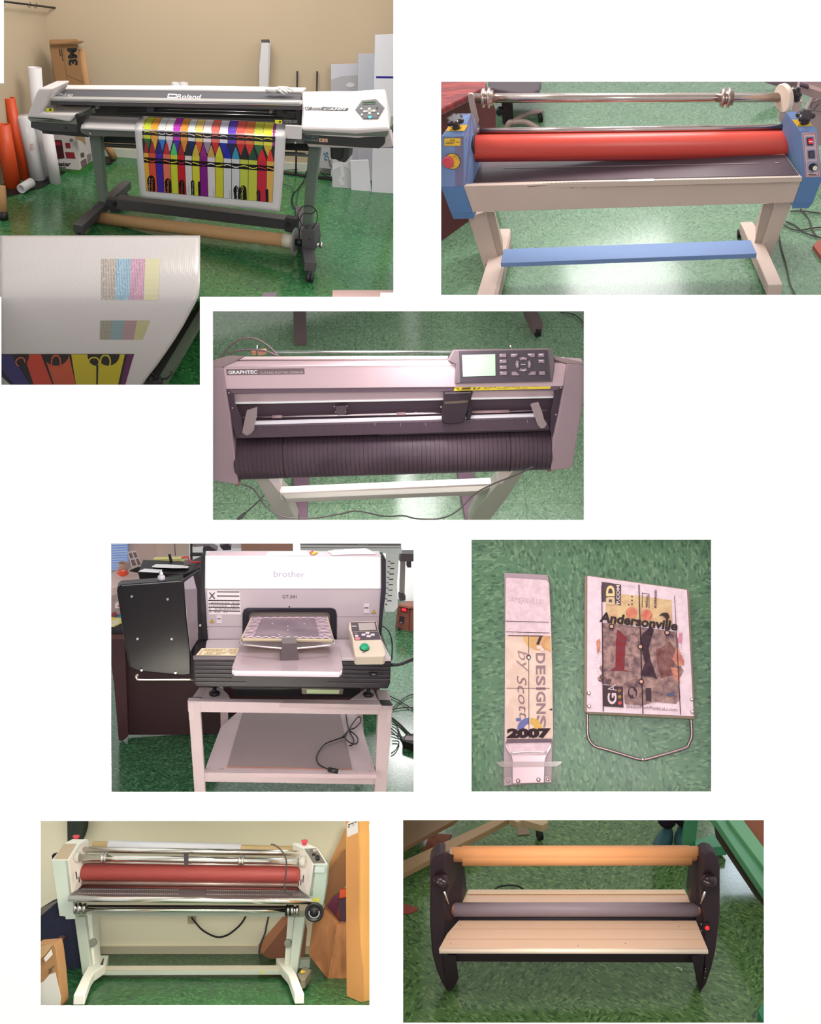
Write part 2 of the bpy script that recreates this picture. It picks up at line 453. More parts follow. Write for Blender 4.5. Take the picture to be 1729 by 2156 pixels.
def glint_light(px, py, dist, sx, sy, power, col=(1, .98, .98)):
    """ceiling lamp, or window stand-in, whose mirror image falls on the glossy floor at this spot"""
    p = G(px, py); v = (p - R.C).normalized(); v.z = -v.z; q = p + v*dist
    l = bpy.data.lights.new('ceiling_or_added_lamp', 'AREA'); l.shape = 'RECTANGLE'; l.size = sx; l.size_y = sy; l.energy = power; l.color = col
    o = bpy.data.objects.new('ceiling_or_added_lamp', l); COL.objects.link(o); o.location = R.m @ q
    o.rotation_euler = (R.rot @ (p - q)).to_track_quat('-Z', 'Y').to_euler()
# ============================================================ upper left: wide format printer in a beige room
albedo(.70)
room(415, 308, 17, 415, 616, 5.55)
vA = vinyl((52, 112, 66), (34, 84, 48), (78, 132, 84), fleck=0.0075, tile=0.46, rough=0.16, spec=0.5, ang=32)
YW = G(245, 329).y
def WB(o=0): return py_(YW).sh(o)
beige = mat((205, 184, 156), 0.85, 0, 0.03, 3, 0.15)
cornerA = U(122, 329, WB())
leftA = pv(cornerA, G(8, 388))
pts = [G(-42, 418), G(8, 418), cornerA, G(880, 329), G(880, 628), G(-42, 628)]
mb = MB(); mb.prism([G(-46, 628), G(838, 628), Vector((U(846, 365, WB()).x, YW+0.03, 0)), Vector((cornerA.x, YW+0.03, 0)), leftA.p + (G(8, 388)-cornerA)*1.25], Vector((0, 0, -0.02)))
struct(mb.build('floor', vA))
def upz(p, h): return Vector((p.x, p.y, h))
zt = U(400, -110, WB()).z
mb = MB(); a, b = Vector((cornerA.x, YW, 0)), Vector((U(846, 365, WB()).x, YW, 0)); mb.prism([a, b, upz(b, zt), upz(a, zt)], Vector((0, 0.03, 0))); struct(mb.build('wall_back', beige))
e = cornerA + (G(8, 388)-cornerA)*1.25
mb = MB(); mb.prism([cornerA, e, upz(e, zt), upz(cornerA, zt)], -leftA.n*0.03); struct(mb.build('wall_left', beige))
mb = MB(); z1 = U(245, 312, WB()).z; mb.prism([a, b, upz(b, z1), upz(a, z1)], Vector((0, -0.015, 0))); struct(mb.build('baseboard_back', mat((212, 214, 200), 0.5)))

# curtain rod on the left wall
LW = leftA.sh(0.06)
t = thing('curtain_rod', U(70, 14, LW), 'black metal curtain rod on the beige left wall near the ceiling', 'curtain rod')
cyl('rod', (-8, 1), (126, 18), LW, 2.0, BLACK, t, 12)
disc('end_cap', (127, 18), 3.0, LW, 0.02, BLACK, t)
plate('wall_bracket', rect(4, 4, 9, 14), leftA.sh(0.055), 0.05, BLACK, t)
for i, x in enumerate((62, 75)):
    P = [U(x + 3.2*math.cos(k*math.pi/6), 10 + (x-62)*.12 + 5.5*math.sin(k*math.pi/6), LW) for k in range(13)]
    o = pts3('clip_ring', P, 0.0028, chrome(), sub=2)
    tag(o, ('silver clip ring on the black curtain rod, the one farther from its tip', 'silver clip ring on the black curtain rod, the one nearer its tip')[i], 'curtain ring', 'clip rings on the curtain rod')

# tall goods leaning against the walls
def roll_up(name, a, b, pl_a, r, m, label, cat, group=None, r2=None, hole=True, capm=None):
    p = pl_a if isinstance(pl_a, Vector) else U(a[0], a[1], pl_a); q = b if isinstance(b, Vector) else None
    mb = MB(); mb.pipe(p, q, r, r*0.82, 24) if hole else mb.tube(p, q, r, r2, 24)
    o = mb.build(name, m); return tag(o, label, cat, group)
def up_at(base, x, y, lean=0.0):
    """point that shows at pixel (x,y) on the vertical plane through base, moved away by lean"""
    n = Vector((R.C.x-base.x, R.C.y-base.y, 0)).normalized(); return U(x, y, PL(n, base - n*lean))
W1 = mat((226, 220, 220), 0.6, 0, 0.04, 20); OR = mat((214, 76, 28), 0.45, 0, 0.05); KRAFT = mat((182, 138, 92), 0.75, 0, 0.08, 12)
b0 = G(90, 372); roll_up('paper_roll', None, up_at(b0, 73, 142, .05), b0, 13*psz(b0), W1, 'tall white paper roll standing in the left corner behind the orange roll', 'paper roll', 'rolls in the left corner')
b0 = G(28, 396); o1 = roll_up('vinyl_roll', None, up_at(b0, 4, 262, .05), b0, 16*psz(b0), OR, 'orange vinyl roll in front, cut off by the left edge of its opening', 'vinyl roll', 'orange vinyl rolls')
b0 = G(52, 378); o1 = roll_up('vinyl_roll', None, up_at(b0, 19, 206, .05), b0, 11.5*psz(b0), OR, 'taller orange vinyl roll with a tape band, behind the other orange roll', 'vinyl roll', 'orange vinyl rolls')
b0 = G(82, 380); t = thing('wrapped_roll', b0, 'white roll wrapped in clear bubble plastic standing left of the printer', 'paper roll', 'rolls in the left corner')
q = up_at(b0, 50, 244, .05); mb = MB(); mb.tube(b0, q, 14*psz(b0)); mb.build('core_roll', W1, t)
mb = MB(); mb.lathe(b0 - (q-b0)*.01, q-b0, [(0, 10*psz(b0)), (.02, 19*psz(b0)), (.12, 16.5*psz(b0)), ((q-b0).length*.5, 17*psz(b0)), ((q-b0).length*.96, 17.5*psz(b0)), ((q-b0).length*1.03, 11*psz(b0))]); mb.build('bubble_wrap', plastic_clear((225, 228, 230), .28), t)
txt('FRAGILE', box_quad(67, 310, 14, 9, 80), pv(b0, b0+Vector((1, -.2, 0))).sh(.06), mat((200, 40, 50)), t, 'red_print')
b0 = G(117, 386); roll_up('paper_roll', None, up_at(b0, 99, 278, .03), b0, 12*psz(b0), W1, 'white paper roll standing in front of the heater carton', 'paper roll', 'rolls in the left corner')
p0 = G(44, 398, .04); mb = MB(); mb.pipe(p0, G(66, 384, .05), 9.5*psz(p0), 7.5*psz(p0)); tag(mb.build('short_roll', W1), 'short white tube lying on the floor with its open end forward', 'paper roll')
p0 = G(86, 366); mb = MB(); mb.bar(G(80, 358), G(102, 358), .05, .34); tag(mb.build('red_box', mat((150, 20, 24), .5)), 'dark red upright box standing behind the white rolls', 'box')
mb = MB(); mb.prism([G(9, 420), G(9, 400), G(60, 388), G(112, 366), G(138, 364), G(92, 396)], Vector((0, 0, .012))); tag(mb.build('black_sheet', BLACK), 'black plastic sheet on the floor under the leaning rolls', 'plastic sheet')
p0 = G(8, 462); q = up_at(p0, 2, 392, .02); mb = MB(); mb.tube(p0, q, 9*psz(p0)); t = thing('cardboard_tube', p0, 'brown cardboard tube with a black foot at the far left edge', 'tube'); mb.build('tube', KRAFT, t)
mb = MB(); mb.tube(G(8, 464), p0 + (q-p0)*.22, 9.6*psz(p0)); mb.build('foot_cap', BLACK, t)
# tall 3M carton and brown tube
pc = G(165, 350); PC = pv(pc, pc+Vector((1, 0.12, 0)))
t = thing('carton', pc, 'tall brown carton with big black 3M print leaning in the corner', 'carton')
plate('body', [(104, 92), (164, 91), (176, 190), (190, 300), (140, 300), (119, 190)], PC.sh(-.02), .12, mat((158, 116, 76), .8, 0, .06, 8), t, .004)
plate('flap', [(104, 92), (138, 91), (160, 87), (177, 88), (170, 92), (164, 93)], PC.sh(.01), .02, mat((140, 100, 64), .8), t)
plate('inner_flap', [(164, 92), (176, 89), (176, 97), (170, 103), (165, 104)], PC.sh(-.04), .01, mat((196, 184, 168), .8), t)
txt('3M', [(145, 138), (141, 102), (162, 101), (164, 137)], PC.sh(-.02), BLACK, t, bold=.05)
scribble([(131, 102), (134, 128), (127, 129), (123, 103)], 2, PC.sh(-.02), BLACK, t)
dec('crease', [[(140, 158), (174, 172), (174, 173), (140, 159)], [(131, 92), (132, 92), (145, 190), (144, 190)]], PC.sh(-.02), mat((130, 92, 60)), t)
pb = G(208, 342); roll_up('cardboard_tube', None, up_at(pb, 168, 96, .0), pb - Vector((0, 0, 0)), 8*psz(pb), KRAFT, 'brown cardboard tube leaning in the corner behind the 3M carton', 'tube')
# heater carton
p = G(168, 367); PH = pv(p, G(108, 362)); PS = pv(p, G(196, 348))
t = thing('heater_carton', p, 'white and green space heater carton on the floor behind the left leg', 'carton')
wbox = mat((206, 196, 194), .6); grn = mat((64, 128, 52), .6)
hgt = U(158, 286, PH).z; a, b, c = p, G(96, 361), G(196, 347); d = b + (c - a)
mb = MB(); lo = [upz(v, .03) for v in (a, b, d, c)]; mb.hexa(lo, [upz(v, hgt) for v in (a, b, d, c)]); mb.build('body', wbox, t)
mb = MB(); mb.hexa([v for v in (a, b, d, c)], [upz(v, .032) for v in (a, b, d, c)]); mb.build('green_base', grn, t)
mb = MB(); mb.hexa([upz(v, hgt) for v in (a, b, d, c)], [upz(v, hgt+.005) for v in (a, b, d, c)]); mb.build('green_top', grn, t)
PHs = PH.sh(.001)
dec('printed_heater', [(113, 294), (130, 295), (136, 333), (118, 335)], PHs, mat((70, 22, 24)), t)
dec('printed_grille', [(115, 298), (127, 299), (128, 306), (116, 306)], PHs.sh(.002), mat((170, 22, 40)), t)
dec('printed_parts', [[(137, 301), (147, 301), (149, 312), (139, 312)], [(137, 320), (156, 321), (159, 334), (140, 333)]], PHs, mat((140, 30, 44)), t)
dec('seal', circ(150, 295, 3.5, 3), PHs, mat((120, 110, 90)), t)
txt('eater', [(120, 341), (149, 342), (149, 350), (121, 350)], PHs, BLACK, t, bold=.03)
scribble([(122, 351), (150, 352), (150, 356), (122, 355)], 1, PHs, mat((60, 60, 60)), t)
dec('green_strip', [(122, 356), (150, 357), (151, 361), (124, 360)], PHs, mat((74, 100, 62)), t)
dec('photo_print', [(170, 340), (181, 333), (184, 347), (173, 354)], PS, mat((120, 96, 104)), t)
dec('side_print', [[(170, 322), (177, 321), (178, 330), (171, 332)]], PS, mat((90, 84, 74)), t)
scribble([(183, 326), (192, 322), (195, 343), (186, 347)], 9, PS, mat((120, 120, 110)), t)
plate('torn_flap', [(156, 284), (164, 281), (167, 285), (178, 286), (181, 307), (172, 298), (168, 296), (160, 293)], PH.sh(.03), .004, mat((176, 150, 112)), t)
# tubes behind the printer
for i, (x, lab) in enumerate(((370, 'short white tube behind the printer, the left one of a pair'), (387.5, 'short white tube behind the printer, the right one of a pair'))):
    b0 = G(x+4, 350); t_ = up_at(b0, x, 174, .02); mb = MB(); mb.pipe(b0, t_, 8.2*psz(b0), 7.4*psz(b0)); tag(mb.build('paper_tube', W1), lab, 'tube', 'pair of short tubes by the back wall')
b0 = G(548, 333); PB_ = WB(.12); t = thing('square_tube_box', b0, 'tall white square carton tube standing against the beige wall', 'box')
plate('front', [(551, 89), (566, 89), (562, 250), (545, 250), (546, 140)], PB_, .07, W1, t, .002); plate('side_face', [(566, 88), (570, 89), (566, 190), (563, 250), (562, 250)], PB_.sh(-.002), .07, mat((200, 198, 200)), t)
plate('dark_lid', [(551, 88), (568, 87.5), (569, 89.5), (551, 89.5)], PB_.sh(.001), .07, DARK, t)
for i, (x0, x1, lab) in enumerate(((626, 622, 'thin black rod leaning on the wall, nearer the white tube'), (668, 660, 'thin black rod leaning on the wall, nearer the foam boards'))):
    b0 = G(x1-3, 352); b0.y = min(b0.y, YW-.12); mb = MB(); mb.tube(b0, U(x0, 150, WB(.02)), 1.7*psz(b0)); tag(mb.build('thin_rod', BLACK), lab, 'rod', 'thin black rods by the wall')
# boards on the right
def lean(x, y, a=2.5):
    a = math.radians(a); return PL((0, -math.cos(a), math.sin(a)), G(x, y))
BP = None
def board(name, poly, base, m, lab, group='boards leaning on the right', th=.012, cat='board'):
    global BP
    BP = lean(poly[2][0], base); o = plate(name, poly, BP, th, m, None); return tag(o, lab, cat, group)
fw = mat((214, 212, 222), .5, 0, .03); fw2 = mat((226, 224, 230), .5)
b1 = board('foam_board', [(697, 136), (756, 134), (756, 372), (697, 372)], 376, fw, 'pale foam board with a grey printed curve behind the printer housing')
t1 = dec('grey_print', [[(697, 168), (720, 160), (756, 158), (756, 190), (697, 190)]], BP, mat((188, 186, 190)), b1)
dec('white_print', [circ(738, 179, 9, 5)], BP.sh(.003), fw2, b1)
board('foam_board', [(754, 114), (792, 113), (792, 380), (754, 380)], 388, mat((206, 206, 216), .5), 'plain pale foam board, third from the corner of the room')
b1 = board('foam_board', [(790, 74), (836, 72), (836, 412), (783, 405)], 408, fw2, 'tall white foam board with blue stripes at the right edge')
dec('blue_stripes', [[(792, 160.5), (836, 161), (836, 165), (792, 164.5)], [(786, 307), (836, 307), (836, 311), (786, 311)]], BP, mat((28, 28, 140)), b1)
b1 = board('sign_board', [(700, 300), (742, 300), (741, 397), (700, 396)], 396.5, mat((202, 200, 204), .5), 'grey and white printed board standing on the floor behind the stand')
dec('zigzag_print', [[(700, 345), (722, 340), (726, 372), (718, 376), (726, 388), (718, 391), (712, 378), (718, 370), (716, 352), (700, 360)], [(722, 336), (741, 352), (741, 360), (724, 350)]], BP, mat((222, 220, 222)), b1)
board('foam_board', [(738, 338), (776, 337), (782, 404), (740, 402)], 403, fw2, 'small plain white board standing in front of the other boards')
board('cream_board', [(757, 290), (784, 290), (784, 340), (757, 337)], 386, mat((218, 210, 176), .6), 'cream board showing between the white boards')
b1 = board('aluminium_sign', [(672, 300), (700, 300), (699, 356), (672, 353)], 372, mat((186, 184, 186), .4), 'grey sign with SG Alum lettering behind the right leg')
txt('SG', box_quad(687, 329, 17, 10, 80), BP, mat((50, 110, 140)), b1, bold=.02); txt('Alum', box_quad(696, 345, 18, 7, 70), BP, mat((70, 70, 74)), b1)
board('tan_board', [(676, 290), (690, 290), (688, 322), (674, 322)], 370, mat((170, 146, 124), .6), 'tan board edge behind the right leg')
p0 = G(240, 333, .02); q0 = up_at(p0, 222, 300, 0); mb = MB(); mb.tube(p0, q0, 7.5*psz(p0)); tag(mb.build('cardboard_tube', KRAFT), 'brown cardboard tube behind the left leg by the baseboard', 'tube')
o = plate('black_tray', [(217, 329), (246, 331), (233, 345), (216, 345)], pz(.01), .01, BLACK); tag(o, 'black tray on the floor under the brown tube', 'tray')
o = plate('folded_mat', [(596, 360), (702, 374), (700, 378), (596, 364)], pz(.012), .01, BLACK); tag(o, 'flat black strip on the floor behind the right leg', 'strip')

# ---------------- the printer
FL, FR = G(214, 452), G(652, 540)
PM = pv(FL, FR)
def S(o): return PM.sh(o)
white = mat((224, 215, 212), .45, 0, .02); ggrey = mat((92, 100, 92), .5, 0, .03); dgrey = mat((58, 58, 60), .5, 0, .03)
leg_m = mat((112, 124, 112), .45, 0, .04); hood = mat((92, 90, 94), .75, 0, .03, 6, .1); silver = chrome((214, 212, 214), .25)
T = thing('wide_format_printer', (FL+FR)/2, 'white and grey wide format printer on a stand with a crayon banner hanging from it', 'printer')
plate('rear_body', [(112, 200), (634, 208), (640, 290), (170, 282)], S(-.1), .12, dgrey, T)
plate('top_cover', [(108, 185.5), (420, 187.5), (636, 191.5), (636, 197), (108, 190)], S(.02), .1, mat((232, 222, 218), .4), T, .006)
hp = p3(U(104, 206, S(.2)), U(634, 217, S(.2)), U(112, 189, S(.04)))
ho = plate('hood', [(112, 189), (634, 196), (634, 217), (104, 206)], hp, .04, hood, T, .004)
txt('VP-540', [(119, 195.5), (154, 198), (152, 203.5), (117, 201)], hp, mat((196, 194, 198)), ho, shear=.3, bold=.01)
txt('Roland', [(373, 198.5), (424, 199.5), (423, 208), (372, 207)], hp, WHITE, ho, bold=.0, shear=.15)
dec('logo', [[(354, 197.5), (372.5, 198), (371, 206.5), (352.5, 206)], ], hp, WHITE, ho)
dec('logo_inside', [[(356, 199.5), (370.5, 200), (369.8, 203.5), (355, 203)]], hp.sh(.002), hood, ho)
disc('hood_screw', (109, 202), 1.6, hp.sh(.003), .004, BLACK, ho)
sb = plate('front_bar', [(102, 206), (632, 214.5), (632, 223), (101, 213)], S(.22), .05, mat((225, 222, 220), .3, .6), T, .004)
dec('bar_groove', [[(102, 210), (632, 219.5), (632, 221), (102, 211.2)]], S(.22), mat((120, 118, 116)), sb)
plate('inner_panel', [(101, 213), (634, 222), (634, 262), (165, 250), (90, 237)], S(.0), .03, mat((74, 72, 70), .4), T)
rl = plate('ruler_strip', [(128, 217), (634, 228), (634, 233), (128, 221)], S(.05), .01, mat((120, 118, 114), .35), T)
dec('ruler_marks', [circ(150+i*15.2, 220+i*.33, .9, n=6) for i in range(31)], S(.05), BLACK, rl)
cyl('guide_rail', (248, 227.5), (622, 237.5), S(.08), 1.6, silver, T, 12)
cyl('guide_rail', (248, 234.5), (600, 243.5), S(.10), 1.5, silver, T, 12)
plate('media_slot', [(165, 240), (634, 252), (634, 264), (300, 247), (165, 244)], S(.06), .04, mat((96, 92, 90), .35), T)
cg = plate('carriage', [(308, 224), (324, 224), (323, 237), (309, 236)], S(.12), .05, mat((58, 62, 74), .5), T, .003)
for x0 in (200, 566):
    plate('pinch_roller', [(x0, 224+(x0-200)*.025), (x0+8, 224+(x0-200)*.025), (x0+7, 230+(x0-200)*.025), (x0+1, 230+(x0-200)*.025)], S(.1), .03, mat((140, 138, 136), .4), T, .002)
plate('print_head', [(582, 232), (596, 231), (597, 238), (622, 240), (622, 250), (596, 250), (596, 247), (583, 246)], S(.13), .08, mat((44, 42, 42), .5), T, .003)
plate('inner_bracket', [(624, 214), (633, 214), (633, 262), (626, 262), (622, 240)], S(.15), .06, mat((40, 40, 42), .5), T)
# left end cover
lc = plate('end_cover', [(82, 186), (112, 185.5), (107, 197), (101, 206), (94, 225), (87, 237), (108, 239), (161, 240), (157, 247), (147, 257), (110, 251), (55, 247), (60, 236), (68, 215), (76, 195)], S(.26), .22, white, T, .012)
plate('end_skirt', [(56, 247.5), (110, 252), (147, 257.5), (156, 248), (161, 246), (165, 263), (64, 257)], S(.245), .36, mat((132, 138, 128), .5), T, .006)
plate('end_base', [(64, 257), (165, 262), (168, 280), (87, 276), (65, 269)], S(.24), .32, mat((66, 68, 66), .5), T, .004)
plate('under_tray', [(87, 275), (185, 280), (185, 289), (90, 281)], S(.22), .26, mat((40, 42, 40), .5), T)
disc('screw', (138, 270), 2, S(.245), .006, BLACK, T)
y1 = dec('warning_label', rect(97, 228, 112, 235), S(.262), mat((232, 226, 40)), lc)
dec('warning_mark', [(104, 229), (107, 229), (109, 233), (104, 233)], S(.264), BLACK, lc)
plate('hinge', [(158, 241), (166, 247), (178, 243), (170, 262), (168, 280), (175, 280), (163, 284), (163, 262)], S(.27), .03, BLACK, T)
# apron
def ap(y_top, x): return .1 + .22*sm((y_top)/26.0)
def apron(u, v):
    X = 170 + (634-170)*u; top = 243 + u*17; X -= 12*(1-u)*0 ; h = 29 + u*4
    Y = top + h*v; Xs = X + (1-v)**2*14*(1-u)
    return U(Xs, Y, S(ap(h*v, 0)))
grid('apron', apron, 40, 12, mat((206, 200, 198), .25, .1), T, .01)
plate('apron_edge', [(168, 271), (640, 293), (640, 303), (185, 286), (170, 280)], S(.27), .1, mat((112, 114, 108), .45, .4), T, .003)
for x in (190, 622): disc('screw', (x, 281+(x-190)*.045), 2.2, S(.278), .006, SCREW, T)
plate('rear_rail', [(213, 292), (650, 303), (650, 318), (213, 300)], S(-.05), .08, mat((40, 44, 40), .5), T)
cyl('lower_tube', (215, 305), (650, 326), S(-.06), 4, mat((112, 114, 110), .35, .5), T)
# right housing
hq = p3(U(634, 272, S(.3)), U(820, 271, S(.3)), U(636, 191, S(.08)))
hs = plate('housing', [(636, 191), (700, 190), (745, 190), (811, 185.5), (813, 200), (820, 271), (748, 274), (634, 271)], hq, .16, white, T, .012)
plate('housing_skirt', [(634, 270), (748, 274), (820, 271), (814, 288), (744, 286), (633, 282)], S(.29), .3, mat((98, 108, 96), .5), T, .004)
hb = plate('housing_base', [(633, 281), (811, 289), (808, 305), (798, 313), (780, 312), (634, 302)], S(.27), .3, mat((42, 44, 42), .5), T, .004)
lb = dec('data_label', [(635, 284.5), (671, 286), (670, 298), (635, 296)], S(.27), mat((88, 100, 100)), hb)
scribble([(637, 286), (669, 287), (668, 296.5), (637, 295)], 4, S(.2725), BLACK, hb)
dec('hazard_label', [(672, 291), (690, 292.5), (690, 299.5), (672, 299)], S(.27), mat((214, 170, 140)), hb)
txt('x', box_quad(676.5, 295.3, 4, 4), S(.272), BLACK, hb, bold=.06); txt('x', box_quad(684.5, 296, 4, 4), S(.272), mat((150, 60, 50)), hb)
dec('logo_plate', [(642, 225), (656, 225), (657, 226.5), (677, 226.5), (680, 225), (734, 227.5), (732, 233), (680, 232.5), (678, 232), (656, 231.5), (644, 232)], hq, BLACK, hs)
txt('V', box_quad(648.5, 228.5, 9, 6), hq.sh(.002), mat((200, 200, 204)), hs, shear=.2, bold=.02)
txt('ERSA', box_quad(666, 229.3, 20, 3.6), hq.sh(.002), mat((170, 170, 174)), hs, shear=.35, bold=.01)
txt('CAMM', box_quad(706, 229.6, 48, 4.6), hq.sh(.002), mat((200, 200, 204)), hs, shear=.35, bold=.03)
cp = dec('control_panel', [(748, 231), (762, 211), (792, 208.5), (810, 226.5), (796, 250), (765, 250.5)], hq, mat((116, 114, 116)), hs, .003)
cp2 = dec('panel_face', [(750.5, 231.5), (763.5, 213.5), (791, 211.5), (806, 227), (795, 248.5), (766, 249)], hq.sh(.003), mat((98, 96, 99)), hs)
dec('display', [(763.5, 214), (790, 212.5), (790.5, 218.5), (764, 220)], hq.sh(.005), mat((66, 96, 66), .2), hs)
dec('display_text', [(764.5, 215.3), (788, 214), (788, 214.9), (764.5, 216.3)], hq.sh(.007), BLACK, hs)
kc = dec('key_cross', [[(774.5, 226.5), (781, 226.3), (781.3, 241), (775, 241.3)], [(764.5, 232.3), (791, 230), (791.5, 235), (764.8, 237)]], hq.sh(.005), mat((172, 166, 154)), hs)
for i, (x, y) in enumerate(((778, 228.5), (778.5, 238), (768, 234.3), (787.5, 233), (761, 228.3), (762, 241), (796, 239))):
    disc('button', (x, y), 2.0, hq.sh(.009), .006, WHITE, hs, seg=12)
disc('power_button', (779, 246), 3.6, hq.sh(.008), .006, mat((70, 190, 225), .3, emit=.5), hs)
disc('select_button', (794, 226), 1.8, hq.sh(.009), .006, DARK, hs, seg=12)
yl = dec('yellow_label', [(579, 252.5), (594, 253.5), (594, 260.5), (579, 260)], S(.34), mat((236, 232, 30)), T)
dec('label_mark', circ(589.5, 256.5, 2.2, 2), S(.343), BLACK, yl)
nl = dec('notice_label', [(595, 251), (627, 253), (626, 262), (594, 260.5)], S(.34), mat((44, 42, 42)), T)
scribble([(596, 252), (626, 254), (625, 261), (595, 259.5)], 4, S(.342), mat((150, 148, 146)), nl)
plate('print_guard', [(600, 264), (634, 266), (634, 294), (600, 292)], S(.335), .02, mat((214, 208, 206), .3), T, .003)
# stand
def two_face(name, l, m_, r_, pl, th, m, par): return plate(name, l, pl, th, m, par, .006)
lu = plate('upright', [(187, 282), (211, 284), (220, 405), (226, 428), (210, 430), (206, 424)], S(.03), .05, leg_m, T, .004)
ru = plate('upright', [(650, 304), (674, 306), (669, 340), (655, 479), (637, 474)], S(.06), .06, mat((104, 120, 106), .45), T, .004)
plate('motor_box', [(695, 308), (735, 310), (733, 335), (727, 343), (712, 340), (708, 336), (696, 334)], S(.12), .12, mat((58, 56, 58), .5), T, .01)
plate('motor_cover', [(694, 306), (722, 308), (720, 336), (697, 336)], S(.14), .08, mat((28, 34, 30), .5), T, .008)
bm_ = mat((76, 74, 76), .45)
mb = MB(); z2 = .1; A1, A2 = G(246, 441, z2), G(625, 487, z2); dd = (A2-A1).normalized(); nn = Vector((dd.y, -dd.x, 0))
A3, A4 = G(247, 427, z2+.06), G(625, 466, z2+.06)
mb.hexa([A1, A2, A2-nn*.09, A1-nn*.09], [upz(A1, z2+.07), upz(A2, z2+.07), upz(A2, z2+.07)-nn*.09, upz(A1, z2+.07)-nn*.09]); mb.build('cross_beam', bm_, T, .004)
def foot(a, b, w, z0, h):
    mb = MB(); mb.bar(upz(a, z0), upz(b, z0), w, h); return mb.build('foot', bm_, T, .005)
foot(G(166, 506), G(268, 410), .062, .045, .055)
foot(G(651, 590), G(630, 470), .075, .055, .065)
fb = plate('take_up_box', [(634, 484), (661, 484), (664, 510), (662, 530), (636, 529)], S(.16), .14, mat((82, 80, 82), .45), T, .004)
disc('box_dial', (651, 505), 1.2, S(.165), .006, BLACK, fb)
mb = MB(); pp = U(664, 515, S(.1)); mb.tube(pp, pp + dd*.03, .012); mb.tube(pp+dd*.03, pp + dd*.045, .02); mb.build('spindle_knob', SCREW, T)
plate('hub_block', [(222, 420), (246, 421), (252, 447), (235, 447), (222, 432)], S(.06), .06, mat((62, 60, 62), .5), T, .003)
disc('clamp_bolt', (240, 430), 3.6, S(.08), .02, BLACK, T)
plate('hub_block', [(600, 458), (625, 462), (624, 492), (599, 487)], S(.1), .06, mat((52, 50, 52), .5), T, .003); disc('clamp_bolt', (605, 474), 3.8, S(.12), .02, BLACK, T)
def caster(x, y, r, lab=None):
    g = G(x, y); rr = r*psz(g); c = g + Vector((0, 0, rr)); mb = MB(); ax = dd*.5
    mb.lathe(c - dd*.024, dd, [(0, rr*.6), (.004, rr*.95), (.012, rr), (.018, rr*.96), (.022, rr*.7), (.026, rr*.7), (.03, rr*.96), (.036, rr), (.044, rr*.95), (.048, rr*.6)]); return mb.build('caster', BLACK, T)
caster(652, 594, 11); caster(262, 419, 7); caster(170, 506, 8)
# cardboard roll on the take-up spindle
t = thing('cardboard_roll', U(420, 500, S(.2)), 'long brown cardboard core held across the printer stand by end flanges', 'cardboard tube')
Q1, Q2 = U(207, 459, S(.14)), U(596, 506, S(.14)); rr = 12.5*psz(Q1); mb = MB(); mb.tube(Q1, Q2, rr, 14.2*psz(Q2), 32); mb.build('core', mat((196, 152, 104), .6, 0, .06, 5), t)
Q3 = U(620, 509, S(.14)); mb = MB(); mb.tube(Q2, Q3, 14.6*psz(Q2), 14.6*psz(Q2), 32); mb.build('taped_end', mat((222, 210, 190), .4, 0, .08, 30), t)
ax = (Q3-Q1).normalized(); fq = Q1 - ax*.02
mb = MB(); mb.tube(fq - ax*.004, fq + ax*.004, 27*psz(Q1), None, 40); mb.build('end_flange', mat((130, 134, 128), .2, 0, .03, 6, .5, 0, .75), t)
mb = MB(); mb.tube(Q3, Q3 + ax*.008, 29*psz(Q3), None, 40); mb.build('end_flange', mat((150, 152, 146), .25), t)
mb = MB(); mb.tube(Q3 + ax*.005, Q3 + ax*.05, .02); mb.build('spindle_gear', BLACK, t)
# banner
def SBp(X, Y, lift=0.0):
    t_ = Y - (245 + (X-300)*.045)
    return U(X, Y, S(.13 + .22*sm(t_/30.0) + lift - .04*sm((t_-60)/130)))
LE = [(302, 244.8), (292, 250), (286.5, 260), (284, 272), (285, 290), (286.5, 310), (289, 340), (291, 365), (293, 390), (296.5, 416)]
RE = [(600, 258), (602, 262), (602.5, 270), (602, 282), (601, 300), (600, 320), (598, 350), (595.5, 380), (593, 412), (589, 446)]
bn = grid('printed_banner', lambda u, v: (lambda a, b: SBp(a[0]*(1-u)+b[0]*u, a[1]*(1-u)+b[1]*u))(lerp_poly(LE, v), lerp_poly(RE, v)), 24, 36, mat((214, 210, 210), .22, 0, .02), None, .0015)
tag(bn, 'white bordered crayon banner hanging from the wide format printer', 'banner')
UB = [298.4, 302.6, 317.8, 333, 348.8, 364.5, 379.8, 395.5, 411.2, 427.5, 445.1, 462, 479.8, 497.5, 516.2, 534.9, 554.5, 574.2, 578.8]
UC = [((214, 190, 120), (60, 50, 40)), ((200, 208, 60), (20, 110, 50)), ((238, 162, 62), (216, 166, 60)), ((214, 218, 218), (50, 120, 200)), ((236, 222, 224), (190, 180, 200)), ((190, 50, 188), (70, 30, 160)),
      ((240, 152, 62), (214, 130, 40)), ((222, 224, 224), (10, 15, 90)), ((240, 206, 122), (210, 86, 40)), ((240, 222, 226), (150, 130, 160)), ((236, 112, 102), (200, 30, 30)), ((226, 224, 236), (20, 30, 160)),
      ((96, 62, 190), (12, 12, 72)), ((232, 92, 80), (190, 30, 30)), ((226, 120, 70), (206, 50, 35)), ((202, 208, 72), (40, 100, 60)), ((226, 216, 66), (200, 170, 50)), ((180, 50, 176), (40, 20, 40))]
LB = [302.4, 313.4, 328, 343.4, 358.6, 374, 389, 404.4, 420.6, 436.3, 453, 470.5, 487.7, 505, 523, 542, 561.4, 577]
LBB = [308, 318, 332, 345.6, 362, 376.4, 392.4, 406.4, 421.8, 438.2, 454.2, 470.5, 487.4, 504.6, 522.2, 541, 560.4, 573.8]
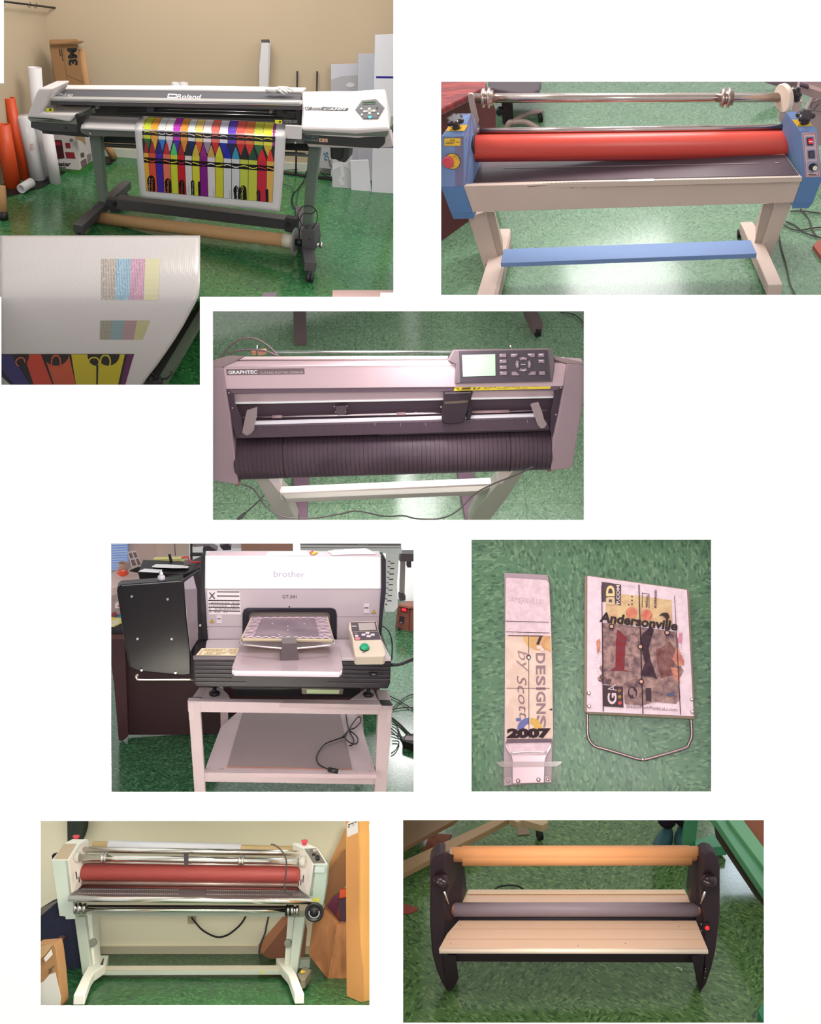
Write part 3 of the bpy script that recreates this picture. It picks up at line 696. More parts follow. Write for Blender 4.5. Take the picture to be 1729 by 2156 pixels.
LC = [((224, 170, 70), (150, 36, 36)), ((220, 80, 60), (160, 30, 30)), ((70, 42, 160), (20, 15, 120)), ((226, 116, 92), (180, 30, 46)), ((200, 206, 62), (70, 190, 112)), ((200, 32, 50), (150, 20, 30)),
      ((214, 206, 202), (16, 16, 40)), ((206, 202, 62), (200, 168, 60)), ((130, 30, 130), (142, 20, 120)), ((216, 206, 210), (190, 150, 80)), ((202, 196, 52), (202, 196, 52)), ((206, 206, 208), (10, 20, 160)),
      ((204, 204, 206), (40, 140, 170)), ((188, 198, 78), (20, 20, 20)), ((190, 196, 70), (10, 70, 46)), ((190, 40, 60), (200, 26, 40)), ((216, 170, 82), (220, 60, 42))]
def cm(c): return mat(c, .2, 0, .04, 20, .45)
items = []; K = cm((26, 20, 22))
def strip(m, P, n, lift):
    """P = xa0,xb0,y0 -> xa1,xb1,y1 split in rows so it follows the curve"""
    (a0, b0, y0, c0), (a1, b1, y1, c1) = P
    for i in range(n):
        s, e = i/n, (i+1)/n
        f = lambda t: (a0+(a1-a0)*t, b0+(b1-b0)*t, y0+(y1-y0)*t, c0+(c1-c0)*t)
        A, B = f(s), f(e)
        items.append((m, [(A[0], A[2]), (A[1], A[3]), (B[1], B[3]), (B[0], B[2])], lift))
# black ground of the print
for i in range(18):
    pass
xs0, xs1 = 303.5, 582
strip(K, ((312, 582, 245.8, 257.6), (300, 581, 262, 270)), 6, .0012)
strip(K, ((300, 581, 262, 270), (299, 579, 290, 306)), 4, .0012)
strip(K, ((299, 579, 290, 306), (308, 573.8, 402.5, 426.5)), 10, .0012)
for i, (wc, tc_) in enumerate(UC):
    a, b = UB[i], UB[i+1]; g = .5; sh = 9.5 - 6.5*(i/17)
    def yy(x, o): return 272 + (x-302)*.057 + o
    y0 = 246 + (a-300)*.045
    for k in range(8):      # curved wrapper
        s, e = k/8, (k+1)/8
        fx = lambda x, t: x + sh*(1-t)**2 + g*(0)
        ya, ye = lambda t, x: (246.3 + (x+sh-300)*.043)*(1-t) + yy(x, 0)*t, None
        items.append((cm(wc), [(fx(a+g, s), ya(s, a)), (fx(b-g, s), ya(s, b)), (fx(b-g, e), ya(e, b)), (fx(a+g, e), ya(e, a))], .0022))
    if i < 17 and i > 0:
        xc = (a+b)/2; kk = [-1, 1, .3, -1, -1, 1, .8, .3, .3, -1, 1, 1, 1, .9, 1, .3, 1, 1][i]
        top = []; bot = []
        for k in range(9):
            u_ = k/8; x = a+.8 + (b-a-1.6)*u_; w_ = -kk*math.sin(math.pi*u_)*2.2 + (0 if abs(kk) > .5 else (u_-.5)*3)
            top.append((x, yy(x, 5.2+w_))); bot.append((x, yy(x, 7.4+w_)))
        items.append((cm(wc), top + bot[::-1], .0032))
    items.append((cm(wc), [(a+g, yy(a, 12)), (b-g, yy(b, 12)), (b-g, yy(b, 19.5)), (a+g, yy(a, 19.5))], .0022))
    if i < 17 and i > 0:
        items.append((cm(tc_), [(a+.9, yy(a, 19.6)), (b-.9, yy(b, 19.6)), (b-2.2, yy(b, 25)), ((a+b)/2+1.6, yy((a+b)/2, 43)), ((a+b)/2-.4, yy((a+b)/2, 43)), (a+2.2, yy(a, 25))], .0022))
for i, (wc, tc_) in enumerate(LC):
    a, b, a2, b2 = LB[i], LB[i+1], LBB[i], LBB[i+1]; g = .5
    def yl_(x, o): return 331 + (x-302)*.069 + o
    xm = (a+b)/2
    items.append((cm(tc_), [(xm-1.2, yl_(xm, -34)), (xm+1.2, yl_(xm, -34)), (b-1.4, yl_(b, -15)), (b-.6, yl_(b, -9.5)), (a+.6, yl_(a, -9.5)), (a+1.4, yl_(a, -15))], .0034))
    items.append((cm(wc), [(a+g, yl_(a, -9.5)), (b-g, yl_(b, -9.5)), (b-g, yl_(b, 0)), (a+g, yl_(a, 0))], .0022))
    kk = [.3, -1, .8, .4, -.4, -.6, .3, .3, -1, 1, -.4, 1, -1, 1, -1, .3, .3][i]; top = []; bot = []
    for k in range(9):
        u_ = k/8; x = a+.8 + (b-a-1.6)*u_; w_ = -kk*math.sin(math.pi*u_)*2.2 + (0 if abs(kk) > .45 else (u_-.5)*3*(1 if kk > 0 else -1))
        top.append((x, yl_(x, 4.4+w_))); bot.append((x, yl_(x, 6.8+w_)))
    items.append((cm(wc), top + bot[::-1], .0032))
    yb = lambda x: 402 + (x-308)*.0905
    items.append((cm(wc), [(a+g, yl_(a, 11)), (b-g, yl_(b, 11)), (b2-g, yb(b2)), (a2+g, yb(a2))], .0022))
for (x, y, w) in ((318, 370, 8), (353.5, 376, 6.5), (382.5, 379, 6), (498.5, 391.5, 7), (512, 391, 7), (544, 400, 4), (562, 398, 3.2), (405.5, 380, 3.6), (419.5, 382, 2.6)):
    yb = 402 + (x-308)*.0905; items.append((K, circ(x, y+w*1.3, w, w*1.4, 10, 180, 360) + [(x+w*1.1, yb), (x-w*.7, yb)], .0042))
# rows of printed words at the very top edge
multi('printed_crayons', items, SBp, bn)
for (x, y, w, c) in ((320, 389, 5.5, (220, 80, 60)), (314.5, 388, 3.2, (214, 200, 180)), (354, 391, 5.2, (226, 116, 92)), (383, 393, 5, (200, 32, 50)), (500, 409, 5.2, (226, 226, 226)), (510, 409, 5.2, (200, 206, 90)), (543.5, 413, 2.6, (190, 40, 60)), (406, 392, 2.4, (214, 206, 202))):
    yb = 402 + (x-308)*.0905; L_ = (yb - 375 - (x-318)*.09)
    txt('Crayo', box_quad(x, yb - L_*.5, L_, w, 90), None, cm(c), bn, 'printed_word', fn=lambda X, Y: SBp(X, Y, .0056), bold=.02)
for (x, y) in ((307.5, 394), (397, 398), (414.5, 396), (450, 406), (484, 409), (490, 409)):
    txt('Crayola', box_quad(x, y, 15, 2, 90), None, K, bn, 'small_word', fn=lambda X, Y: SBp(X, Y, .0056))
# glove on the printer top
gl = thing('work_glove', U(588, 190, S(.05)), 'white work glove lying on top of the printer with its fingers over the edge', 'glove')
GP = S(.08); mb = MB()
def gp(x, y, o=.0): return U(x, y, GP.sh(o))
me = bpy.data.meshes.new('glove'); go = bpy.data.objects.new('knitted_glove', me); COL.objects.link(go); go.parent = gl
ch = [[(558, 187), (566, 189), (574, 190), (583, 189), (592, 188)], [(592, 188), (603, 184.5), (612, 187), (617, 190)], [(592, 188), (601, 187.5), (608, 191), (613, 195)], [(592, 188), (597, 190), (603, 194), (607, 197)], [(588, 189), (591, 192), (596, 196), (601, 199)], [(585, 188), (592, 184), (598, 183.5), (605, 186)]]
rad = [[4.2, 4.6, 5.2, 6, 5.4], [4, 2.6, 2.2, 1.6], [4, 2.4, 2.2, 1.8], [4, 2.4, 2.2, 1.8], [4, 2.4, 2.2, 1.8], [3.5, 2.2, 2, 1.6]]
VV, EE, RR = [], [], []; key = {}
for c_, r_ in zip(ch, rad):
    prev = None
    for (x, y), q in zip(c_, r_):
        if (x, y) not in key:
            key[(x, y)] = len(VV); VV.append(gp(x, y, .0 + (.03 if y > 189 else .0)) - PB[gl.name]); RR.append(1.35*q*psz(gp(x, y)))
        if prev is not None and (prev, key[(x, y)]) not in EE and prev != key[(x, y)]: EE.append((prev, key[(x, y)]))
        prev = key[(x, y)]
EE.append((key[(583, 189)], key[(585, 188)])); EE.append((key[(583, 189)], key[(588, 189)]))
me.from_pydata(VV, EE, []); md = go.modifiers.new('skin', 'SKIN'); md.use_smooth_shade = True
for i, sv in enumerate(me.skin_vertices[0].data): sv.radius = (RR[i], RR[i]*.8); sv.use_root = i == 3
sd = go.modifiers.new('sub', 'SUBSURF'); sd.levels = sd.render_levels = 2; me.materials.append(mat((226, 222, 216), .9, 0, .05, 40, .1, .3))
# cables
cb = BLACK
def fc(name, pts, lab, r=.8, z=.012, grp=None, m=None):
    P = [G(x, y, z) for x, y in pts]; mb = MB(); mb.path(P, r*psz(P[0]), 6, 5); return tag(mb.build(name, m or cb), lab, 'cable', grp)
fc('floor_cable', [(596, 359), (620, 357), (650, 358), (672, 360), (690, 372), (705, 372)], 'thin dark cable on the floor behind the right leg', .7, grp='cables behind the printer')
fc('floor_cable', [(595, 387), (612, 393), (618, 405), (613, 425), (622, 440), (628, 400), (645, 380)], 'blue green cable curling on the floor left of the right leg', .8, m=mat((30, 60, 70)))
t = thing('power_cable', U(640, 470, S(.2)), 'black power cord hanging and coiled around the foot of the right leg', 'power cord')
cable('drop', [(645, 360), (641, 378), (628, 398), (616, 412), (616, 430), (622, 440)], S(.1), 1.1, cb, t)
cable('loop', [(634, 470), (627, 452), (634, 438), (642, 434), (656, 434), (666, 444), (668, 462), (660, 478), (650, 482), (636, 472), (632, 461), (640, 449), (655, 450), (664, 443), (658, 435)], S(.13), .9, cb, t)
cable('tail', [(636, 472), (632, 480), (630, 500), (632, 520)], S(.13), .9, cb, t)
# strips of another corner that show under and beside this opening
mb = MB(); mb.prism([G(700, 612), G(835, 612), G(835, 628), G(700, 628)], Vector((0, 0, .004))); tag(mb.build('pink_card', mat((190, 158, 150), .6)), 'flat pinkish card on the floor under the printer opening', 'card')
mb = MB(); mb.prism([G(556, 616.5), G(584, 616.5), G(580, 628), G(550, 628)], Vector((0, 0, .004))); tag(mb.build('mauve_strip', mat((130, 112, 124), .6)), 'flat mauve strip on the floor below the cardboard roll', 'strip')
area(430, -420, 4.9, G(430, 420), 1.2, 42, (1, .95, .88), .5)
# ============================================================ upper right: blue and beige cold laminator
albedo(.80)
room(1330, 396, 35, 1330, 621, 6.05)
vB = vinyl((108, 142, 112), (86, 120, 94), (130, 160, 130), fleck=0.007, tile=0.62, rough=0.14, spec=0.95, ang=40)
floor_poly(890, 140, 1775, 634, vB, pts=[(890, 140), (1830, 140), (1830, 634), (890, 634)])
cream = mat((212, 190, 178), .5, 0, .04, 10); blue = mat((118, 144, 190), .45, 0, .04, 20); blue2 = mat((92, 130, 178), .45, 0, .04, 20)
redr = mat((206, 74, 62), .38, 0, .06, 4, .4)
PF = pv(G(1022, 585), G(1608, 560)).sh(.16); PC_ = pv(G(1022, 570), G(1608, 545))
T = thing('cold_laminator', (G(1022, 570)+G(1608, 545))/2, 'beige and blue cold laminator with a wide red roller on a beige stand', 'laminator')
def E(x, y, pl=PF): return U(x, y, pl)
# columns and feet
lz = .12
for poly in ([(1003, 624), (1040, 624), (1049, 590), (1062, 540), (1075, 481), (1050, 481), (1040, 510), (1021, 566)], [(1618, 600), (1649, 599), (1623, 541), (1600, 492), (1590, 473), (1585, 466), (1558, 467), (1566, 482)]):
    top_block('foot', poly, lz, .085, cream, T, .006)
top_block('foot_edge', [(1040, 624), (1048, 624), (1066, 545), (1075, 500), (1075, 481), (1049, 590)], lz-.002, .08, mat((186, 166, 156), .5), T)
cl = plate('column', [(985, 458), (1023, 445), (1055, 567), (1020, 567)], PC_, .22, cream, T, .006)
cr_ = plate('column', [(1632, 426), (1668, 424), (1665, 438), (1623, 542), (1593, 546)], PC_, .22, cream, T, .006)
loft('column_inner_face', [U(x, y, PC_.sh(-.01)) for x, y in ((1021, 446), (1041, 446), (1060, 535), (1054, 564))], [U(x, y, PC_.sh(-.2)) for x, y in ((1021, 440), (1041, 440), (1063, 520), (1056, 550))], mat((188, 168, 154), .5), T)  # inner side face of the column, its shade put into a darker cream
loft('column_inner_face', [U(x, y, PC_.sh(-.01)) for x, y in ((1607, 429), (1634, 427), (1594, 544), (1586, 525))], [U(x, y, PC_.sh(-.2)) for x, y in ((1607, 424), (1634, 422), (1594, 530), (1579, 508))], mat((188, 168, 154), .5), T)
for x, y in ((1025, 559.5), (1045.5, 559)): disc('bolt', (x, y), 3.4, PC_.sh(.006), .012, chrome((190, 180, 176), .35), T, .002)
for x, y in ((1600, 537.5), (1617.5, 537)): disc('bolt', (x, y), 3.4, PC_.sh(.006), .012, chrome((190, 180, 176), .35), T, .002)
top_block('cross_beam', [(1061, 524), (1581, 505), (1594, 534), (1054, 554)], .24, .034, blue, T, .003)
caster_at(G(1632, 620), .03, (1, 0, 0), T); caster_at(G(1556, 500), .03, (1, 0, 0), T)
# body
fb_ = plate('front_beam', [(976, 392), (1690, 373), (1671, 427), (995, 447)], PF, .025, mat((206, 184, 172), .5, 0, .04, 10), T, .004)
plates('scratches', [[(1110, 393), (1150, 390), (1150, 390.6), (1112, 394)], [(1200, 395), (1206, 394.5), (1209, 396), (1202, 396)], [(1223, 393), (1232, 395), (1232, 396), (1224, 394)]], PF.sh(.001), .001, mat((110, 90, 84)), fb_)
zb = E(1330, 381).z + .012
bt = lambda o, P_, th, m, n: top_block(n, P_, o, th, m, T, .002)
strip_ = bt(zb+.004, [(976, 392), (1690, 373), (1682, 366), (1655, 327), (1650, 322), (1000, 330), (996, 335), (982, 383)], .03, mat((206, 186, 172), .5), 'table_frame')
bed = top_block('feed_table', [(983, 384), (1682, 368), (1653, 326), (997, 334)], zb+.008, .006, mat((86, 72, 80), .32, 0, .08, 14), T)
dec('table_scuffs', [[(1060, 353), (1200, 351), (1330, 348), (1600, 343), (1600, 344), (1330, 349.2), (1200, 352), (1060, 354)], [(1632, 341), (1642, 342), (1640, 344), (1633, 343)]], pz(zb+.009), mat((140, 124, 130), .5), bed)
ru = dec('ruler', [(985, 386.5), (1686, 371), (1687, 373), (983, 389)], pz(zb+.006), mat((216, 200, 190), .5), strip_)
dec('ruler_ticks', [[(990+i*9, 387.2-i*.195), (991+i*9, 387.2-i*.195), (991+i*9, 388.4-i*.195), (990+i*9, 388.4-i*.195)] for i in range(76)], pz(zb+.009), mat((140, 126, 116)), ru)
dec('ruler_label', [(1323, 377.5), (1377, 376), (1377, 380.5), (1322, 382)], pz(zb+.010), mat((226, 214, 208)), ru)
def end(Lx, Rx, name, sgn):
    """end housing: profile edges from the bottom front round to the back"""
    (l0, r0), (l1, r1), (l2, r2), (l3, r3) = Lx[0], Lx[1], Lx[2], Lx[3]
    P1 = tilt(PF, E(*l1), 12); P2 = tilt(PF, U(*l2, P1), 62)
    A = [E(*l0), E(*l1), U(*l2, P1), U(*l3, P2)]; B = [E(*r0), E(*r1), U(*r2, P1), U(*r3, P2)]
    bk = -PF.n*.5; A += [A[0]*0 + Vector((A[3].x, A[3].y, A[0].z)) + bk*.3]; B += [Vector((B[3].x, B[3].y, B[0].z)) + bk*.3]
    return loft(name, A, B, blue, T, .006), P1, P2
lb, L1, L2 = end([((955, 461), (999, 460)), ((927, 393), (976, 392)), ((929, 286), (976, 286)), ((963, 238), (993, 238))], None, 'end_housing', 1)
rb, R1, R2 = end([((1669, 438), (1704, 438)), ((1688, 375), (1731, 374)), ((1684, 277), (1722, 274.5)), ((1654, 235), (1690, 235))], None, 'end_housing', -1)
plate('lower_panel', [(929, 394), (976, 393), (994, 447), (950, 449)], PF.sh(.003), .006, blue2, T); plate('lower_edge', [(950, 449), (994, 447.5), (998, 460), (955, 461)], PF.sh(.004), .006, mat((86, 124, 170), .45), T)
plate('lower_panel', [(1690, 375), (1732, 374), (1712, 426), (1673, 427)], PF.sh(.003), .006, blue2, T); plate('lower_edge', [(1673, 427), (1712, 426), (1703, 438), (1668, 439)], PF.sh(.004), .006, mat((86, 124, 170), .45), T)
# inner cheeks
IL = pv(U(979, 392, PF), U(1006, 300, PF.sh(-.28)))
loft('inner_cheek', [U(976, 287, L1), U(976, 392, PF), U(983, 384, PF.sh(-.02)), U(999, 333, PF.sh(-.2)), U(1012, 300, PF.sh(-.24)), U(1009, 265, PF.sh(-.28)), U(993, 238, L2)], [p - Vector((.05, 0, 0)) for p in [U(976, 287, L1), U(976, 392, PF), U(983, 384, PF.sh(-.02)), U(999, 333, PF.sh(-.2)), U(1012, 300, PF.sh(-.24)), U(1009, 265, PF.sh(-.28)), U(993, 238, L2)]], mat((120, 116, 150), .45), T)
loft('inner_cheek', [U(1684, 277, R1), U(1690, 374, PF), U(1683, 367, PF.sh(-.02)), U(1653, 326, PF.sh(-.2)), U(1650, 300, PF.sh(-.24)), U(1642, 265, PF.sh(-.28)), U(1656, 236, R2)], [p + Vector((.05, 0, 0)) for p in [U(1684, 277, R1), U(1690, 374, PF), U(1683, 367, PF.sh(-.02)), U(1653, 326, PF.sh(-.2)), U(1650, 300, PF.sh(-.24)), U(1642, 265, PF.sh(-.28)), U(1656, 236, R2)]], mat((112, 132, 178), .45), T)
# rollers
RP = PF.sh(-.20)
p, q = U(991, 308.5, RP), U(1665, 301, RP); r = 25.8*psz(p); ax = (q-p).normalized(); Ln = (q-p).length
mb = MB(); mb.lathe(p, ax, [(0, r*.55), (.004, r*.8), (.014, r*.93), (.03, r), (Ln-.05, r*.985), (Ln-.02, r*.93), (Ln-.006, r*.8), (Ln, r*.5)], 48); mb.build('rubber_roller', redr, T)
p2, q2 = U(994, 330, RP.sh(.03)), U(1656, 324, RP.sh(.03)); mb = MB(); mb.tube(p2, q2, .03); mb.build('lower_roller', mat((150, 50, 52), .4), T)
for c, pl in (((1000, 300), RP.sh(.02)), ((1666, 293), RP.sh(.0))):
    p_ = U(c[0], c[1], pl); mb = MB(); mb.tube(p_ - ax*.012, p_ + ax*.004, 24*psz(p_)); mb.build('roller_bearing', mat((60, 42, 54), .5), T)
p, q = U(1004, 276, RP.sh(-.03)), U(1651, 268.5, RP.sh(-.03)); mb = MB(); mb.tube(p, q, 6.2*psz(p)); mb.build('tension_bar', chrome((220, 200, 198), .16), T)
mb = MB(); mb.tube(U(1001, 276, RP.sh(-.03)), U(1010, 276, RP.sh(-.03)), 6.8*psz(p)); mb.build('bar_collar', chrome((150, 130, 130), .3), T)
SP = PF.sh(-.34)
p, q = U(988, 206.5, SP), U(1660, 205, SP); mb = MB(); mb.tube(p, q, 9.8*psz(p), 9.4*psz(q), 32); sh_ = mb.build('supply_shaft', chrome((222, 206, 200), .16), T)
def collar(x, w):
    c = U(x, 206, SP); k = psz(c); a_ = (q-p).normalized(); mb = MB()
    mb.lathe(c - a_*w*k/2, a_, [(0, 10*k), (0, 18*k), (w*.28*k, 19.5*k), (w*.3*k, 14*k), (w*.5*k, 14*k), (w*.52*k, 20*k), (w*.72*k, 20*k), (w*.75*k, 15*k), (w*.98*k, 15*k), (w*k, 10*k)]); o = mb.build('core_collar', chrome((198, 176, 168), .3), T)
    disc('set_screw', (x, 222), 1.8, SP.sh(.05), .01, SCREW, o, seg=10)
collar(1026, 25); collar(1531, 26)
plate('shaft_bracket', [(985, 200), (990, 197), (997, 199), (1002, 225), (1008, 255), (1006, 265), (1002, 268), (998, 262), (988, 222)], SP.sh(.03), .015, mat((186, 166, 156), .5), T, .003)
plate('shaft_bracket', [(1643, 235), (1656, 233), (1653, 250), (1648, 259), (1642, 257), (1640, 247)], SP.sh(.03), .03, mat((196, 178, 166), .5), T, .003)
c = U(1651, 206, SP.sh(.02)); k = psz(c); a_ = ((q-p).normalized() + PF.n*(-.55)).normalized()
mb = MB(); mb.lathe(c - a_*6*k, a_, [(0, 27*k), (2*k, 28.5*k), (9*k, 28.5*k), (11*k, 27*k)], 48); mb.build('end_disc', mat((236, 214, 196), .5), T)
mb = MB(); mb.tube(c + a_*3*k, c + a_*24*k, 5*k); mb.build('knob_stem', mat((110, 90, 92), .4), T)
knob_star('shaft_knob', c + a_*20*k, a_, 15*k, 15*k, mat((52, 44, 50), .25), T)
# height knobs on the end housings
for (x, y, pl, hs) in ((961, 268, L2, lb), (1694, 258, R2, rb)):
    yp = [(x-15, y-6), (x+24, y-5), (x+17, y+7), (x-22, y+8)] if x < 1300 else [(x-26, y-6), (x+8, y-8), (x+16, y+7), (x-15, y+8)]
    lab = dec('yellow_label', yp, pl, mat((238, 186, 60), .5), hs, .002)
    b = U(x, y, pl); k = psz(b); up = Vector((0, -.1, 1)).normalized(); ks = dec('turn_arrows', [circ(x, y-1, 11, 6, 8, 100, 170) + circ(x, y-1, 9.5, 5, 8, 170, 100), circ(x, y-1, 11, 6, 8, 10, 80) + circ(x, y-1, 9.5, 5, 8, 80, 10)], pl.sh(.002), BLACK, lab)
    scribble([(x-14, y+4), (x+12, y+4), (x+10, y+7), (x-16, y+7)], 1, pl.sh(.003), mat((90, 60, 20)), lab)
    mb = MB(); mb.lathe(b, up, [(0, 8*k), (3*k, 8*k), (5*k, 5.5*k), (12*k, 6*k), (14*k, 9*k), (15*k, 9*k)]); st = mb.build('knob_stem', mat((50, 42, 48), .3), T)
    knob_star('height_knob', b + up*13*k, up, 17.5*k, 10*k, mat((46, 38, 44), .2), T)
# left face label and stop button
nl = dec('note_label', [(936, 291), (970, 291), (969.5, 307), (935.5, 307)], L1, mat((240, 196, 70), .5), lb)
dec('label_border', [[(935, 290), (971, 290), (971, 291), (935, 291)], [(935, 307), (970, 307), (970, 308), (935, 308)]], L1, mat((120, 80, 50)), lb)
txt('NOTE', box_quad(953, 295.5, 10, 2.6), L1.sh(.002), BLACK, nl, bold=.04)
scribble([(938, 298), (968, 298), (967, 304), (938, 304)], 2, L1.sh(.002), mat((120, 90, 40)), nl)
ds = disc('stop_plate', (952.5, 340), 17, L1.sh(.006), .006, mat((60, 50, 44), .5), lb); disc('yellow_ring', (952.5, 340), 16, L1.sh(.009), .004, mat((238, 188, 72), .5), lb)
txt('STOP', box_quad(951, 351, 12, 3.6, -4), L1.sh(.010), BLACK, ds); 
for ch, x, y, a in (('E', 957, 329.5, 25), ('N', 960.5, 331, 35), ('C', 963.5, 334, 50), ('Y', 966, 337, 65)): txt(ch, box_quad(x, y, 2.6, 3.4, a), L1.sh(.010), BLACK, ds)
b = U(946.5, 337.5, L1); k = psz(b); mb = MB(); mb.lathe(b, L1.n + Vector((-.15, 0, 0)), [(0, 8*k), (4*k, 8*k), (8*k, 12*k), (12*k, 12*k), (14*k, 10.5*k)], 32); mb.build('stop_button', mat((214, 78, 92), .45), lb)
disc('side_hole', (982, 295), 1, L1.sh(.02), .002, BLACK, lb, seg=8)
# right control panel
cp = dec('control_plate', [(1689, 280), (1719, 279), (1727, 372), (1697, 373)], R1, mat((214, 186, 190), .5), rb)
dec('panel_line', [[(1691, 282), (1717.5, 281), (1718, 282), (1692, 283)], [(1691, 282), (1692, 282), (1699, 371), (1698, 371)], [(1717, 281), (1718, 281), (1725, 370), (1724, 370)], [(1698, 370.5), (1725, 369.5), (1725, 370.5), (1698, 371.5)]], R1.sh(.002), mat((190, 90, 90)), cp)
for i, (x0, y0, x1, y1) in enumerate(((1696, 288, 1715, 309), (1699, 315, 1718, 336), (1700, 340, 1722, 362))):
    dec('switch_field', [(x0, y0), (x1-.5, y0-.5), (x1, y1-.5), (x0+1, y1)], R1.sh(.002), mat((158, 164, 196), .5), cp)
r1 = plate('power_switch', [(1699, 291), (1712, 290.5), (1713, 306), (1700.5, 306.5)], R1.sh(.012), .012, mat((70, 44, 54), .4), cp)
plate('red_rocker', [(1701.5, 293), (1712.5, 292.5), (1712.8, 303), (1703, 303.5)], R1.sh(.018), .012, mat((220, 40, 56), .3, emit=.25), r1); dec('rocker_glow', [(1703, 297), (1712, 297.5), (1712, 299.5), (1703.5, 299)], R1.sh(.018), mat((250, 235, 235), .3), r1)
r2_ = plate('direction_switch', [(1702, 319), (1715, 318), (1716, 333), (1703, 333.5)], R1.sh(.012), .012, mat((70, 56, 70), .4), cp)
plate('dark_rocker', [(1705, 321), (1713, 320.5), (1713.5, 331), (1706, 331.5)], R1.sh(.018), .012, mat((92, 76, 92), .4), r2_)
b = U(1711, 351, R1); k = psz(b); mb = MB(); aa = (R1.n + Vector((.35, 0, .1))).normalized(); mb.lathe(b, aa, [(0, 8*k), (10*k, 7*k), (11*k, 6*k)], 28); sk = mb.build('speed_knob', mat((40, 36, 42), .3), cp)
mb = MB(); mb.tube(b + aa*10.9*k, b + aa*12*k, 5*k); mb.build('knob_cap', mat((238, 226, 210), .4), sk)
txt('Master', box_quad(1711.5, 367.5, 17, 3), R1.sh(.002), BLACK, cp, bold=.03); scribble([(1704, 362), (1719, 361.5), (1719, 364), (1704, 364)], 1, R1.sh(.003), mat((110, 90, 90)), cp)
# background: desk, chair, machine, cables
maho = wavy((112, 46, 50), (150, 62, 60), 5, .3, .5, 4, 1.0, (0, 0, .6), (1, 6, 1))
mdk = mat((96, 46, 50), .4, 0, .08)
pd = pv(G(929, 508), G(1040, 428)); base = G(985, 468)
t = thing('desk', base, 'dark red wooden desk corner at the left behind the laminator', 'desk')
plate('side_panel', [(890, 245), (930, 226), (1024, 180), (1044, 232), (1044, 425), (890, 536)], pd, .04, mdk, t)
zd = U(929, 228, pd.sh(.05)).z; top_block('desk_top', [(890, 152), (890, 246), (929, 228), (1021, 183), (1024, 172), (1018, 152)], zd, .05, maho, t, .012)
sb_ = G(1082, 330); t = thing('office_chair', sb_, 'black office chair with a grey star base behind the laminator', 'chair')
PCh = PL(PF.n, G(1072, 262)); seat = p3(U(1030, 195, PCh.sh(.15)), U(1140, 190, PCh.sh(.15)), U(1080, 150, PCh.sh(-.4)))
plate('seat', [(1026, 145), (1140, 145), (1140, 172), (1135, 188), (1122, 196), (1080, 195), (1030, 186)], seat, .06, mat((74, 54, 66), .35), t, .02)
disc('tilt_knob', (1052, 238), 8, PCh.sh(.1), .05, BLACK, t, .008)
plate('gas_column', [(1056, 212), (1078, 212), (1081, 250), (1072, 262), (1058, 262)], PCh.sh(.02), .05, mat((62, 44, 54), .4), t, .006)
cg_ = mat((150, 128, 122), .35)
hubp = G(1080, 258, .1)
for (x, y) in ((1140, 236), (1134, 272), (1066, 275)):
    mb = MB(); mb.path([hubp, (hubp + G(x, y, .05))/2 + Vector((0, 0, .03)), G(x, y, .05)], .022, 10, 6); mb.build('base_arm', cg_, t)
caster_at(G(1139, 256), .035, (1, .3, 0), t)
wm = thing('white_machine', G(1740, 330), 'pinkish white machine partly seen behind the right end of the laminator', 'machine')
WP = PL(PF.n, G(1725, 345)); pk = mat((206, 178, 178), .5)
plate('top_panel', [(1684, 172), (1690, 160), (1775, 160), (1775, 215), (1729, 194), (1700, 183)], WP.sh(-.05), .05, pk, wm)
plate('front_rail', [(1684, 180), (1700, 184), (1775, 208), (1775, 230), (1716, 208), (1680, 194)], WP.sh(0), .08, mat((190, 160, 160), .5), wm)
plate('leg', [(1672, 210), (1690, 214), (1684, 238), (1666, 234)], WP.sh(.02), .05, pk, wm); plate('side_panel', [(1713, 207), (1775, 230), (1775, 312), (1722, 306), (1697, 234)], WP.sh(-.08), .05, mat((188, 160, 164), .5), wm)
plate('dark_tray', [(1686, 178), (1704, 183), (1701, 188), (1684, 182)], WP.sh(.01), .03, mat((84, 66, 78), .4), wm)
cable('wire_handle', [(1729, 208), (1716, 212), (1709, 218), (1709, 228), (1714, 232), (1729, 235)], WP.sh(.06), 1.2, chrome((150, 130, 130), .3), wm)
cable('lever', [(1724, 217), (1714, 230), (1706, 238)], WP.sh(.09), 1.8, mat((96, 76, 84)), wm)
o = plate('mauve_plank', [(1590, 158), (1700, 158), (1684, 185), (1678, 190), (1640, 183), (1606, 172)], PL(PF.n, G(1640, 205)), .03, mat((140, 112, 124), .5)); tag(o, 'mauve board lying behind the white end disc', 'board')
floor_cable('floor_cable', [(1664, 445), (1690, 444), (1735, 450)], 'dark cable crossing the floor to the right edge just under the blue end', 1.4, mat((74, 62, 64)), 'floor cables right of the stand')
floor_cable('floor_cable', [(1655, 466), (1675, 475), (1695, 490), (1735, 502)], 'dark cable with a white tag running right behind the stand', 1.6, mat((66, 54, 56)), 'floor cables right of the stand')
floor_cable('floor_cable', [(1686, 440), (1702, 460), (1711, 485), (1720, 497)], 'dark cable running down from the blue end to the cable knot', 1.6, mat((66, 54, 56)), 'floor cables right of the stand')
floor_cable('floor_cable', [(1650, 473), (1670, 483), (1690, 484), (1712, 480), (1735, 478)], 'dark cable looping beside the right column', 1.4, mat((66, 54, 56)), 'floor cables right of the stand')
floor_cable('floor_cable', [(1641, 494), (1645, 520), (1655, 555), (1665, 600), (1680, 628)], 'long dark cable running forward beside the right foot', 1.5, mat((84, 80, 78)), 'floor cables right of the stand')
o = top_block('red_box', [(1712, 516), (1726, 505), (1775, 495), (1775, 580), (1727, 536)], .03, .03, mat((176, 96, 80), .5), None); tag(o, 'reddish brown box corner on the floor at the right edge', 'box')
